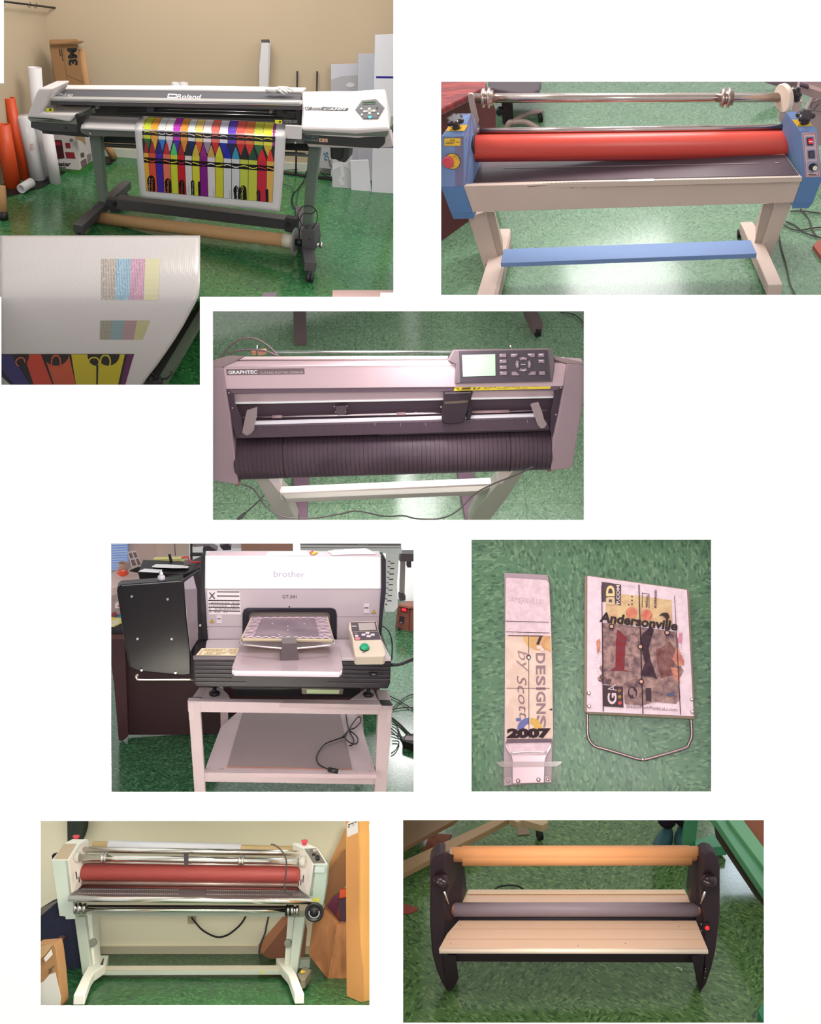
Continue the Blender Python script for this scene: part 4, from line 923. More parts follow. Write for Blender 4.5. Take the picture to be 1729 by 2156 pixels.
area(1340, -380, 4.9, E(1330, 300), 1.4, 60, (1, .95, .93), .35)
glint_light(1310, 592, 6.0, 1.3, .9, 30)
# ============================================================ middle: cutting plotter seen from above
albedo(1.3)
room(839, 875, 46, 839, 1095, 6.35)
vC = vinyl((118, 146, 118), (92, 122, 98), (142, 164, 138), fleck=0.007, tile=0.6, rough=0.14, spec=0.95, ang=0)
floor_poly(0, 0, 0, 0, vC, pts=[(424, 618), (1330, 618), (1330, 1108), (330, 1108), (330, 660)])
pinkg = mat((186, 160, 166), .5, .0, .03, 12); cov = mat((136, 116, 122), .5, 0, .04, 40); covt = mat((116, 98, 98), .5); blk = mat((52, 42, 50), .4, 0, .08, 20)
CB = G(839, 1150)                                  # floor point under the front of the plotter
Vn = Vector((0, 1, 0))
PV = PL(Vn, U(839, 950, PL(Vn, CB)))               # vertical plane of the front
PFc = tilt(PV, U(839, 1010, PV), 22)               # leaning front plane of the end covers
T = thing('cutting_plotter', Vector((CB.x, CB.y, 0)), 'grey cutting plotter with a black display panel on a silver stand', 'plotter')
def c3(off=0): return PFc.sh(off)
PT = tilt(PV, U(839, 767, PFc), 62)                # gently sloping top
# end covers
def sidecov(front, back, name):
    A = [U(x, y, c3(.0)) for x, y in front]
    return plate(name, front, c3(.0), .30, cov, T, .008)
plate('end_cover', [(446, 773), (468, 773), (475, 820), (484, 874), (500, 1004), (501, 1021), (455, 1014), (446, 1008)], c3(.06), .10, cov, T, .008)
plate('end_cover_top', [(446, 773), (468, 773), (498, 759), (516, 749), (482, 748.5), (461, 754), (444, 760)], tilt(PV, U(460, 773, c3(.06)), 58), .06, covt, T, .004)
plate('end_cover', [(1194, 765), (1231, 767), (1230, 830), (1225, 870), (1206, 981), (1202, 987), (1160, 991.5), (1164, 929), (1177, 870), (1187, 814)], c3(.06), .10, cov, T, .008)
plate('end_cover_top', [(1194, 765), (1231, 768), (1231, 762), (1168, 749), (1168, 757)], tilt(PV, U(1200, 765, c3(.06)), 58), .06, covt, T, .004)
# lid
lid = plate('lid', [(468, 772), (959, 767), (1195, 764.5), (1187, 814), (475, 820)], c3(.04), .10, pinkg, T, .006)
PT = tilt(PV, U(839, 767, c3(.04)), 62)
plate('lid_top', [(468, 772), (498, 760), (942, 756.5), (960, 767)], PT, .03, mat((172, 148, 152), .5), T, .003)
plate('lid_ridge', [(503, 757), (516, 750.5), (700, 749.5), (945, 749), (941, 756.5)], PT.sh(.01), .03, mat((180, 158, 160), .45), T, .003)
dec('lid_edge', [(468, 771.3), (959, 766.3), (959, 767.8), (468, 773)], c3(.045), mat((228, 208, 212), .4), lid)
ip = dec('name_plate', [(476, 777.5), (641, 775.5), (641.5, 788), (478, 790)], c3(.04), mat((112, 94, 98), .35), lid)
txt('GRAPHTEC', [(480.5, 780.5), (541.5, 779.5), (541.5, 786.8), (481, 787.8)], c3(.042), mat((232, 218, 222)), ip, bold=.03)
txt('CUTTING PLOTTER CE5000-60', [(548, 783), (638, 781.5), (638, 785.8), (548, 787.2)], c3(.042), mat((190, 172, 176)), ip, bold=.01)
plate('lid_lip', [(475, 820), (1187, 814), (1184, 822), (478, 829)], c3(.03), .06, mat((98, 80, 90), .4), T, .002)
yl = dec('yellow_label', [(958.5, 814.5), (1162, 811), (1158, 818.5), (955.5, 823)], c3(.032), mat((222, 196, 60), .5), T, .003)
dec('label_marks', [[(962, 816.5), (967, 819), (965, 820.5), (961, 818)], [(974, 816.5), (992, 815.5), (990, 820), (972, 820.5)], [(996, 816), (998, 816), (1002, 820.5), (1000, 820.5)], [(1000, 816), (1002, 816), (998, 820.5), (996, 820.5)], [(1004, 819.5), (1009, 816), (1012, 817), (1005, 820.5)]], c3(.035), mat((96, 80, 40)), yl)
scribble([(1020, 814.8), (1158, 812.4), (1156, 817.5), (1018, 820.3)], 2, c3(.035), mat((170, 144, 60)), yl, seed=4, cover=.6)
# interior
plate('inner_wall', [(476, 822), (1188, 815), (1172, 912), (494, 928)], c3(-.06), .03, mat((70, 54, 64), .5), T)
plate('cheek', [(474, 820), (490, 828), (494, 852), (508, 880), (512, 905), (498, 925), (484, 880)], c3(.035), .03, mat((64, 48, 58), .5), T, .003)
plate('cheek', [(1187, 814), (1172, 822), (1164, 850), (1160, 870), (1158, 905), (1166, 930), (1178, 870)], c3(.035), .03, mat((58, 44, 54), .5), T, .003)
for x, y in ((482, 827), (489.5, 859), (1181, 816), (1171, 873)): disc('screw', (x, y), 2, c3(.043), .006, SCREW, T, seg=10)
plate('guide_beam', [(490, 829), (1168, 819), (1166, 838), (492, 851)], c3(-.02), .04, mat((176, 152, 156), .35, .3), T, .002)
plate('beam_lip', [(492, 847.5), (1166, 835), (1166, 838.5), (492, 851.5)], c3(-.01), .02, mat((240, 224, 226), .25, .2), T, .002)
cyl('grit_shaft', (508, 879), (1152, 864), c3(-.03), 2.7, chrome((228, 208, 210), .15), T)
for x0, x1 in ((573, 594), (835, 854), (995, 1072)): cyl('grit_wheel', (x0, 879-(x0-508)*.0233), (x1, 879-(x1-508)*.0233), c3(-.03), 3.2, mat((150, 122, 124), .6), T)
pr = plate('pinch_roller', [(706, 856), (731, 855), (729, 866), (727, 874), (710, 875), (708, 866)], c3(-.01), .03, mat((74, 60, 68), .5), T, .002)
for x, y in ((704, 856), (731, 855), (707, 868), (728, 867)): disc('roller_screw', (x, y), 1.5, c3(-.004), .006, SCREW, pr, seg=8)
plate('cutting_strip', [(532, 889), (1130, 873), (1130, 880.5), (530, 897.5)], c3(.0), .02, mat((234, 216, 226), .5), T)
pl_ = plate('platen', [(500, 901), (532, 897.5), (1130, 880.5), (1150, 884), (1158, 904), (840, 914), (499, 923)], c3(.02), .03, mat((74, 58, 68), .35, 0, .1, 20), T, .003)
dec('holes', [circ(540+i*14.3, 899.6-i*.43, 1, n=6) for i in range(42)], c3(.02), mat((30, 22, 40)), pl_)
dec('white_ticks', [[(x, y), (x+.9, y), (x+.9, y+6), (x, y+6)] for x, y in ((789, 890), (843, 891), (896, 890), (1110, 884))], c3(.02), mat((150, 130, 140)), pl_)
# front roll cover
FRc = c3(-.06)
p, q = U(497, 965, FRc), U(1159, 945, FRc); r = 45*psz(p); ax = (q-p).normalized(); Ln = (q-p).length
mb = MB(); mb.lathe(p, ax, [(0, r*.9), (.01, r), (Ln-.01, r*.98), (Ln, r*.9)], 64); rc = mb.build('curved_front', wavy((56, 42, 52), (78, 62, 70), 3, .5, .3, 4, .5, lo=.3, hi=.7), T)
mb = MB()
for i in range(72):
    t_ = .012 + i*(Ln-.024)/71; c = p + ax*t_; u = Vector((0, 0, 1)); u = (u - ax*u.dot(ax)).normalized(); v = ax.cross(u)
    if v.y > 0: v = -v
    P = [c + (u*math.cos(a) + v*math.sin(a))*r*1.0015 for a in [math.radians(x) for x in range(-20, 120, 14)]]
    for a, b in zip(P, P[1:]): mb.prism([a - ax*.0012, a + ax*.0012, b + ax*.0012, b - ax*.0012], (a - c)*.004)
g_ = mb.build('grooves', mat((38, 26, 34), .6), rc)
for t_ in (.158, .868):
    mb = MB(); c = p + ax*(Ln*t_); mb.tube(c - ax*.0025, c + ax*.0025, r*1.004, None, 48); mb.build('seam', mat((26, 18, 24), .6), rc)
dec('hatch', [(800, 913), (1158, 904), (1158, 907), (800, 917)], c3(.015), mat((40, 30, 38)), T)
# carriage
cr = plate('carriage_cover', [(934, 826), (996, 824), (989, 846), (984, 870), (976, 892), (946, 895), (931, 892), (930, 868), (934, 845)], c3(.05), .06, mat((46, 36, 42), .3), T, .01)
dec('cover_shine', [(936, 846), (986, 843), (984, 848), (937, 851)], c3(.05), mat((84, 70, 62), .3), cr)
plate('pen_holder', [(984, 828), (996, 826), (992, 840), (994, 870), (990, 884), (982, 884), (985, 862)], c3(.03), .04, mat((38, 30, 36), .5), T, .003)
disc('carriage_bolt', (929, 857.5), 2, c3(.05), .008, SCREW, T, seg=10)
# tape strips
tape = mat((150, 132, 134), .3, .5, .12, 40)
for P_, lab in (([(520, 864), (542, 857), (541, 878), (537, 890), (535, 905), (527, 914), (519, 917), (510, 911), (514, 890)], 'left'), ([(1117, 852), (1122, 849), (1134, 847), (1142, 868), (1146, 884), (1152, 893), (1146, 901), (1139, 902), (1132, 894), (1124, 872)], 'right')):
    o = plate('tape_strip', P_, c3(.055), .004, tape, None); tag(o, 'crumpled silver tape strip stuck over the %s end of the plotter shaft' % lab, 'tape', 'silver tape strips on the plotter')
# display pod
DP = tilt(PV, U(1060, 805, c3(.10)), 40)
pod = plate('display_pod', [(965, 736.5), (1155, 734), (1162, 735), (1169, 764), (1164, 804), (958, 808), (960, 768), (943, 760), (955, 737)], DP, .07, mat((86, 74, 78), .45), T, .006)
fc_ = dec('pod_face', [(966.5, 739), (1153, 737), (1159.5, 801), (969, 804.5)], DP, mat((52, 42, 50), .3), pod, .004)
plate('lcd', [(973, 747.5), (1043, 745.5), (1043.5, 791), (975, 793)], DP.sh(.007), .006, mat((142, 160, 142), .25), fc_)
DB = DP.sh(.012); kb = mat((116, 98, 106), .35)
BT = [(1052+i*.4, 745+i*12.4, 14, 7) for i in range(4)]
bts = [[(x, y), (x+w, y-.3), (x+w, y+h), (x, y+h)] for x, y, w, h in BT] + [[(1076, 745), (1091, 744.5), (1089, 749), (1083, 752), (1076, 752)], [(1111, 744.5), (1126, 744), (1126, 751.5), (1117, 751.5), (1112, 748)],
      [(1134, 744.5), (1146, 744), (1146, 751.5), (1134, 751.5)], [(1134, 757), (1146, 757), (1146.5, 764), (1134.5, 764)], [(1078, 783), (1086, 782.5), (1093, 788), (1093, 790), (1078, 790)], [(1114, 788), (1119, 782.5), (1128, 782), (1128, 789), (1113, 789.5)], [(1135, 782), (1147, 781.5), (1148, 789), (1135.5, 789)]]
for k, a0 in enumerate((58, 148, 238, 328)): bts.append(circ(1102, 767, 16, 15, 6, a0, a0+64) + circ(1102, 767, 10.5, 10, 6, a0+64, a0))
for b_ in bts: plate('key', b_, DB, .008, kb, fc_)
dec('key_labels', [[(b_[0][0]+1, b_[0][1]+1), (b_[0][0]+1+(3 if i < 4 else 8), b_[0][1]+1), (b_[0][0]+1+(3 if i < 4 else 8), b_[0][1]+2.2), (b_[0][0]+1, b_[0][1]+2.2)] for i, b_ in enumerate(bts[:8])] + [circ(x, y, 1, n=6) for x, y in ((1102, 754), (1103, 780), (1090, 767), (1115, 766.5))] + [[(1097, 766.5), (1107, 766.5), (1107, 767.5), (1097, 767.5)]], DB.sh(.002), mat((214, 200, 206)), fc_)
# rear bar and brackets
RB = PL(Vn, G(839, 860) ); RB = c3(-.30)
cyl('rear_bar', (576, 741.5), (955, 741), RB, 3, chrome((226, 222, 218), .2), T)
plate('bar_bracket', [(529, 740), (558, 737), (562, 744), (552, 748), (531, 748)], RB.sh(-.02), .03, mat((170, 122, 96), .6), T, .002)
cyl('bracket_bolt', (541, 748), (541, 726), RB.sh(.02), 1.8, SCREW, T, 10); cyl('bracket_bolt', (1077, 738), (1074.5, 726), RB.sh(.02), 1.8, SCREW, T, 10)
t = thing('rear_cable', U(480, 750, RB), 'pair of grey cables arching behind the left end of the plotter', 'cable')
cable('cable_arc', [(465, 753), (485, 728), (505, 715), (525, 711.5), (545, 716), (568, 731), (586, 750)], RB.sh(.06), 2, mat((98, 80, 84)), t)
cable('cable_arc', [(482, 749), (495, 740), (520, 736.5), (545, 737), (565, 741), (582, 749)], RB.sh(.07), 2, mat((98, 80, 84)), t)
# stand
sil = mat((220, 206, 204), .3, .35, .03, 8); sil2 = mat((150, 146, 138), .4, .2, .04, 8); mau = mat((112, 88, 102), .45)
zs = U(800, 1020, PV.sh(-.1)).z*0 + .42
top_block('stand_bar', [(588, 1024), (1044, 1005), (1049, 1018), (590, 1037.5)], zs, .07, sil, T, .003)
top_block('bar_side', [(590, 1037.5), (1048, 1018.5), (1012, 1034), (700, 1046), (602, 1050)], zs-.01, .04, sil2, T, .003)
LG = PL(Vn, G(839, 1120))
plate('stand_leg', [(533, 1000), (560, 1000), (590, 1037), (604, 1052), (627, 1104), (590, 1104)], LG, .12, mat((156, 152, 142), .4, .2), T, .004)
plate('leg_cap', [(558, 1000), (584, 1000), (594, 1022), (588, 1038)], LG.sh(.01), .08, sil, T, .003)
plate('stand_leg', [(1090, 980), (1114, 980), (1070, 1046), (1024, 1104), (986, 1104), (1000, 1075), (1050, 1018)], LG, .12, mat((150, 152, 140), .4, .2), T, .004)
plate('leg_cap', [(1062, 985), (1088, 985), (1056, 1020), (1046, 1016)], LG.sh(.01), .08, sil, T, .003)
for P_ in ([(617, 995), (651, 995), (645, 1104), (634, 1104), (620, 1055)], [(962, 985), (995, 985), (1000, 1010), (1000, 1104), (983, 1104), (970, 1037)]):
    top_block('stand_foot', P_, .06, .05, mau, T, .003)
for x, y in ((500, 1022), (1156, 992)): plate('levelling_foot', [(x-5, y-8), (x+6, y-8), (x+5, y), (x, y+3), (x-4, y+1)], c3(-.02), .04, mat((120, 92, 84), .5), T, .003)
# feet of another stand behind
o = top_block('metal_beam', [(617, 640), (643, 640), (644, 706), (618, 706)], .14, .10, mat((104, 84, 88), .5), None, .004); tag(o, 'grey foot of another stand on the floor behind the plotter, left one', 'stand foot', 'feet of the stand behind')
caster_at(G(637, 722), .045, (1, 0, 0), o)
o = top_block('metal_beam', [(1104, 640), (1126, 640), (1144, 680.5), (1123, 682)], .14, .10, mat((104, 84, 88), .5), None, .004); tag(o, 'grey foot of another stand on the floor behind the plotter, right one', 'stand foot', 'feet of the stand behind')
caster_at(G(1130, 707), .045, (1, .3, 0), o)
fcm = mat((70, 66, 66), .5)
P = [(509, 1019), (535, 1031), (556, 1062), (579, 1080), (606, 1090), (660, 1091), (718, 1082), (752, 1076), (810, 1087), (849, 1086), (877, 1092), (925, 1092), (963, 1076), (1000, 1040), (1039, 1019), (1086, 1000), (1122, 983)]
o = pts3('power_cable', [G(x, y, .45 + .5*(abs(x-815)/310)**2) for x, y in P], 1.6*.003, fcm, sub=6); tag(o, 'long dark cable sagging in front of the plotter stand', 'cable')
t = thing('plug_cable', G(530, 1070), 'short dark cable with a plug lying on the floor left of the stand', 'cable')
P_ = [G(x, y, .012) for x, y in ((556, 1043), (548, 1052), (530, 1068), (515, 1081))]; pts3('lead', P_, .004, fcm, t); pts3('plug', [G(516, 1080, .015), G(501, 1094, .015)], .011, fcm, t, sub=1)
floor_cable('thin_cable', [(1180, 658), (1205, 661), (1222, 672), (1236, 690)], 'thin dark cable on the floor at the upper right corner of the plotter view', 1.3, fcm)
area(830, 640, 5.13, U(839, 850, PFc), 1.0, 20, (1, .93, .95), .06)  # added fill behind the wall strip, brightens the plotter lid
glint_light(852, 1050, 6.0, .9, .9, 24)
# ============================================================ lower middle: garment printer on a steel cart
albedo(1.04)
room(552, 1407, 24, 552, 1668, 6.3)
vD = vinyl((48, 92, 62), (32, 68, 46), (84, 128, 92), fleck=0.008, tile=0.6, rough=0.16, spec=0.8, ang=18)
cart = mat((190, 170, 172), .45, 0, .03, 20); cart2 = mat((172, 152, 154), .5)
Vn = Vector((0, 1, 0))
YC = G(552, 1735).y; KF = PL(Vn, (0, YC, 0))           # front plane of the cart
def K(o=0): return KF.sh(o)
YB = G(552, 1246).y if False else G(500, 1500).y
floor_poly(214, 1300, 890, 1690, vD, pts=[(200, 1230), (905, 1230), (890, 1682), (214, 1682)])
# ---- cart
T = thing('steel_cart', (0, YC, 0), 'pinkish white steel cart with a lower shelf carrying the garment printer', 'cart')
ztop = U(600, 1480, K()).z; zsh = U(600, 1627, K()).z
plate('rail', [(395, 1476.5), (827, 1483.5), (826, 1504), (797, 1505), (420, 1499.5), (396, 1499)], K(), .04, cart, T, .003)
leg0 = plate('leg', [(396, 1478), (421, 1478), (434, 1690), (411, 1690)], K(.002), .06, cart, T, .003)
plate('leg', [(797, 1484), (827, 1484), (812, 1690), (788, 1690)], K(.002), .06, cart, T, .003)
top_block('top_frame', [(398, 1477), (420, 1447), (440, 1447), (421, 1478)], ztop, .03, cart2, T, .002)
top_block('top_frame', [(800, 1484), (793, 1452), (816, 1452), (827, 1483)], ztop, .03, cart2, T, .002)
top_block('top_frame', [(421, 1477), (424, 1470), (800, 1474), (804, 1484)], ztop+.001, .03, cart2, T, .002)
top_block('corner_plate', [(426, 1470), (438, 1448), (466, 1448), (480, 1462), (484, 1470)], ztop+.002, .01, cart, T); top_block('corner_plate', [(737, 1473), (750, 1464), (770, 1450), (786, 1452), (795, 1473)], ztop+.002, .01, cart, T)
for P_ in ([(399, 1477), (405, 1467), (424, 1467), (420, 1477.5)], [(803, 1483), (798, 1473), (821, 1474), (827, 1483)]): top_block('end_plug', P_, ztop+.004, .01, BLACK, T, .002)
for P_ in ([(397, 1480), (408, 1480), (409, 1512), (407, 1516), (398, 1515)], [(815, 1486), (826, 1486), (824, 1522), (815, 1522), (814, 1519)]): plate('corner_cover', P_, K(.006), .006, mat((196, 176, 178), .45), T, .002)
KR = PL(Vn, (0, G(552, 1590).y, 0)) if False else K(-.75)
plate('leg', [(464, 1495), (480, 1495), (480, 1540), (465, 1540)], K(-.74), .05, cart2, T); plate('leg', [(752, 1500), (764, 1500), (766, 1545), (756, 1545)], K(-.74), .05, cart2, T)
sh = top_block('shelf', [(429, 1627), (465, 1530), (500, 1499), (724, 1500), (755, 1504), (764, 1537), (793, 1631)], zsh, .03, mat((196, 172, 176), .5), T, .002)
top_block('shelf_board', [(478, 1614), (511, 1500), (716, 1500), (742, 1619)], zsh+.003, .004, mat((140, 120, 122), .5, 0, .08, 3), sh)
dec('board_edge', [(477, 1613.6), (742, 1618.6), (742, 1620), (477, 1615)], pz(zsh+.004), mat((176, 112, 84)), sh)
plate('shelf_rail', [(428, 1627), (793, 1631.5), (790, 1652), (431, 1646)], K(-.01), .03, cart, T, .002)
for x, y in ((438, 1617), (466, 1618), (751, 1623), (781, 1624)):
    b = G(x, y, zsh); mb = MB(); mb.lathe(b, (0, 0, 1), [(0, .011), (.006, .011), (.008, .006)], 12); mb.build('bolt', SCREW, T)
# power cord on the shelf
t = thing('power_cable', G(690, 1560, zsh+.005), 'black power cord tied in a loop lying on the cart shelf', 'power cord')
Z = zsh+.012
def zp(L, z=Z): return [G(x, y, z) for x, y in L]
pts3('cord', zp([(728, 1500), (732, 1525), (736, 1540), (745, 1558), (742, 1568), (735, 1570)]), .0045, BLACK, t)
pts3('cord_loop', zp([(722, 1551), (735, 1536), (745, 1520), (754, 1510), (760, 1512), (758, 1522), (748, 1532), (736, 1537), (730, 1545), (728, 1555), (738, 1564), (750, 1566), (754, 1556), (746, 1545), (735, 1538)], Z+.008), .0045, BLACK, t)
pts3('cord_tail', zp([(726, 1551), (705, 1558), (685, 1566), (673, 1580), (667, 1592), (668, 1603), (675, 1612), (692, 1620)], Z+.003), .0045, BLACK, t)
pts3('plug', zp([(692, 1620), (711, 1624)], Z+.01), .016, BLACK, t, sub=1, seg=8)
for dy in (-1.5, 1.5): pts3('prong', zp([(710, 1623+dy), (717, 1624+dy)], Z+.012), .003, SCREW, t, sub=1)
# ---- garment printer
T = thing('garment_printer', U(615, 1470, K(-.2)), 'white and black garment printer with a metal platen sticking out of its front', 'printer')
gry = mat((188, 172, 178), .45, 0, .02, 8); wht = mat((252, 246, 252), .4, 0, .01); dk = mat((36, 30, 36), .45, 0, .05, 30); vdk = mat((20, 16, 20), .5)
for x in (452, 776):
    b = G(x, 1462 if x < 500 else 1464, ztop+.003); k = psz(b); mb = MB(); mb.lathe(b, (0, 0, 1), [(0, 11*k), (4*k, 12*k), (7*k, 9*k), (9*k, 4*k), (24*k, 4*k)], 24); mb.build('levelling_foot', mat((34, 28, 34), .4), T)
plate('underbody', [(484, 1446), (760, 1449), (756, 1469), (500, 1466)], K(-.12), .4, vdk, T, .004)
bs = plate('base', [(406, 1384), (824, 1390), (822, 1440), (817, 1451), (413, 1447), (408, 1440)], K(.03), .62, dk, T, .01)
for i in range(6):
    y = 1393 + i*8.6
    plates('rib', [[(411, y), (488, y+.6), (489, y+2), (411, y+1.6)], [(722, y+1), (822, y+2.6), (821, y+4.2), (722, y+2.4)]] if i < 5 else [[(411, y), (520, y+.6), (520, y+2), (411, y+1.6)], [(690, y+1), (800, y+2.6), (800, y+4.2), (690, y+2.4)]], K(.036), .008, mat((66, 56, 64), .4), bs)
sw = plate('power_switch', [(778, 1416), (794, 1416.5), (794, 1424), (778, 1423.5)], K(.04), .008, vdk, bs); dec('switch_mark', [(784, 1419), (790, 1419), (790, 1421), (784, 1421)], K(.041), mat((150, 140, 146)), sw)
pdis = plate('lower_display', [(634, 1448), (724, 1450), (722, 1463), (636, 1462)], K(-.05), .05, mat((70, 60, 54), .4), T, .003)
dec('display_glass', [(646, 1451.5), (715, 1453), (714, 1461), (646, 1460)], K(-.05), mat((150, 162, 124), .3), pdis)
zdk = U(615, 1384, K(.03)).z
top_block('deck', [(406, 1382.5), (437, 1346), (797, 1346), (806, 1350), (824, 1386)], zdk+.012, .02, mat((196, 180, 184), .35, 0, .03), T, .004)
plate('deck_edge', [(406, 1382), (824, 1386), (825, 1392), (407, 1389)], K(.035), .02, mat((96, 84, 92), .4), T, .003)
nt_ = dec('yellow_notice', [(425, 1364.5), (504, 1365), (497, 1380.5), (412, 1380)], pz(zdk+.013), mat((246, 228, 190), .5), T, .002)
scribble([(427, 1366), (500, 1366.5), (494, 1379), (417, 1379)], 5, pz(zdk+.016), mat((200, 176, 140)), nt_)
YBk = G(620, 1346, zdk).y
HB = PL(Vn, (0, YBk, 0))
up = plate('upper_body', [(431, 1240.5), (803, 1240.5), (799, 1347), (709, 1347), (709, 1296), (704, 1284), (696, 1281), (524, 1281), (515, 1284), (511, 1296), (511, 1347), (437, 1346)], HB, .12, gry, T, .004)
hd = plate('hood', [(431, 1170), (803, 1170), (803, 1240.5), (431, 1240.5)], HB.sh(.004), .10, wht, T, .006)
plate('hood_top', [(431, 1170.5), (446, 1160.5), (786, 1160.5), (803, 1170.5)], tilt(HB, U(615, 1170.5, HB.sh(.004)), 45), .04, mat((214, 190, 196), .45), T, .003)
dec('panel_seam', [[(437, 1319), (511, 1319), (511, 1320), (437, 1320)], [(709, 1298), (799, 1297.5), (799, 1298.3), (709, 1299)]], HB, mat((150, 136, 142)), up)
plate('side_trim', [(424, 1172), (428, 1166), (432, 1168), (431, 1240), (435, 1310), (438, 1347), (421, 1348), (420, 1240)], HB.sh(.02), .08, dk, T, .004)
plate('side_trim', [(803, 1169), (808, 1171), (813, 1179), (813, 1245), (806, 1300), (804, 1335), (797, 1347), (799, 1300), (803, 1240)], HB.sh(.02), .08, mat((50, 42, 54), .4), T, .004)
plate('opening_frame', [(511, 1348), (511, 1292), (514, 1284), (522, 1281), (698, 1281), (706, 1284), (709, 1292), (709, 1348), (696, 1348), (696, 1296), (691, 1289), (529, 1289), (524, 1296), (522, 1348)], HB.sh(.012), .06, mat((32, 26, 38), .4), T, .003)
plate('inner_wall', [(515, 1283), (705, 1283), (705, 1348), (515, 1348)], HB.sh(-.12), .02, mat((176, 158, 152), .5), T)
txt('brother', [(576.5, 1201), (642, 1204), (641.5, 1215.5), (576.5, 1214.5)], HB.sh(.004), mat((186, 166, 186), .4), hd, bold=.0)
txt('GT-541', [(595, 1252.5), (624, 1252.8), (624, 1260), (595, 1259.8)], HB, mat((44, 36, 42)), up, bold=.0)
dec('arrow_mark', [(607, 1276.5), (611.5, 1276.5), (609.2, 1280)], HB, BLACK, up)
ls = dec('instruction_label', [(436, 1243), (505, 1244), (507, 1293.5), (440, 1293)], HB, mat((232, 218, 220), .5), up)
dec('label_lines', [[(457, 1245.3), (504, 1245.5), (504, 1247.5), (457, 1247.2)], [(457, 1253.8), (504, 1254.2), (504, 1256.2), (457, 1256)], [(438.5, 1263.3), (505, 1264), (505, 1266), (438.5, 1265.3)], [(439, 1270.5), (505, 1271.3), (505, 1273.3), (439, 1272.5)], [(439, 1278), (505, 1278.8), (505, 1280.6), (439, 1279.8)], [(439.5, 1285), (505.5, 1286), (505.5, 1288), (439.5, 1287)]], HB.sh(.002), mat((40, 30, 36)), ls)
dec('cross_mark', [[(440, 1248), (442.5, 1247), (453.5, 1260), (451, 1262)], [(451, 1247), (453, 1248.5), (442, 1262), (440, 1260)]], HB.sh(.002), mat((110, 100, 106)), ls)
scribble([(440, 1266.5), (504, 1267), (505, 1292), (441, 1292)], 4, HB.sh(.0015), mat((176, 162, 168)), ls)
for (x0, y0, x1, y1) in ((456, 1296, 467, 1312), (766, 1271.5, 778, 1291)):
    w = plate('switch_plate', rect(x0, y0, x1, y1), HB.sh(.004), .006, mat((216, 202, 208), .4), up); dec('switch_slot', rect(x0+1.5, y0+(y1-y0)*.38, x1-2, y0+(y1-y0)*.48), HB.sh(.005), mat((80, 70, 76)), w)
for cx, cy in ((446.5, 1308.5), (787.5, 1288.5)):
    w = dec('warning_triangle', [(cx, cy-5.5), (cx+5.2, cy+3.5), (cx-5.2, cy+3.5)], HB, BLACK, up); dec('triangle_face', [(cx, cy-4.2), (cx+4, cy+2.8), (cx-4, cy+2.8)], HB.sh(.002), mat((242, 186, 60)), w); dec('triangle_mark', circ(cx, cy+.8, 1.3, n=6), HB.sh(.004), BLACK, w)
for x, y in ((437.5, 1323.5), (793.5, 1316)): disc('screw', (x, y), 1.7, HB.sh(.03), .01, SCREW, T, seg=10)
# tray and platen
zt_ = zdk + .10
tr = top_block('tray', [(505, 1360), (716, 1362), (722, 1404), (720, 1411), (714, 1415), (494, 1412), (488, 1405)], zt_, .012, mat((172, 152, 156), .3, .35, .06, 4), T, .004)
top_block('tray_lip', [(490, 1408), (494, 1412), (714, 1415), (721, 1409), (720, 1414), (714, 1419.5), (494, 1416.5), (488, 1412)], zt_+.004, .02, mat((236, 216, 222), .3), T, .004)
for x in (585.5, 624.5): disc('rivet', (x, 1405.5), 1.6, pz(zt_+.003), .003, SCREW, tr, seg=10)
b = G(609, 1385, zt_); mb = MB(); mb.hexa([b+Vector((-.06, -.04, -.06)), b+Vector((.06, -.04, -.06)), b+Vector((.06, .06, -.06)), b+Vector((-.06, .06, -.06))], [b+Vector((-.04, -.03, .10)), b+Vector((.04, -.03, .10)), b+Vector((.04, .06, .10)), b+Vector((-.04, .06, .10))]); mb.build('platen_post', mat((96, 84, 86), .4), T)
zpn = zt_ + .085
pt = top_block('platen', [(531, 1297), (688, 1297), (691, 1299), (703, 1344), (700, 1347), (511, 1345), (508, 1341), (528, 1299)], zpn, .016, mat((188, 170, 140), .4), T, .004)
top_block('platen_pad', [(532, 1297.5), (687, 1297.5), (701, 1344.5), (511, 1342.5)], zpn+.002, .003, wavy((92, 72, 84), (124, 104, 112), 4, .28, .6, 3, 1, lo=.35, hi=.65), pt)
ed = []
def wave(a, b, n, amp, th):
    for i in range(n):
        t0, t1 = i/n, (i+1)/n; d = (b[0]-a[0], b[1]-a[1]); L_ = math.hypot(*d); nx, ny = -d[1]/L_, d[0]/L_
        q0 = amp*math.sin(t0*n*1.2); q1 = amp*math.sin(t1*n*1.2)
        ed.append([(a[0]+d[0]*t0+nx*q0, a[1]+d[1]*t0+ny*q0), (a[0]+d[0]*t1+nx*q1, a[1]+d[1]*t1+ny*q1), (a[0]+d[0]*t1+nx*(q1+th), a[1]+d[1]*t1+ny*(q1+th)), (a[0]+d[0]*t0+nx*(q0+th), a[1]+d[1]*t0+ny*(q0+th))])
wave((516, 1340), (698, 1342), 60, 1.2, 1.3); wave((534, 1300), (685, 1300), 50, .9, .9)
for i in range(13):
    y = 1302 + i*3.0; l = 530 - (y-1300)*.44
    ed.append([(l, y), (l+12, y+1), (l+22, y-.6), (l+22, y+.1), (l+12, y+1.9), (l, y+1)]); r_ = 689 + (y-1300)*.25
    ed.append([(r_, y), (r_-14, y+1.4), (r_-26, y), (r_-26, y+.7), (r_-14, y+2.3), (r_, y+1)])
dec('ink_waves', ed, pz(zpn+.003), mat((226, 196, 204), .4), pt, .001)
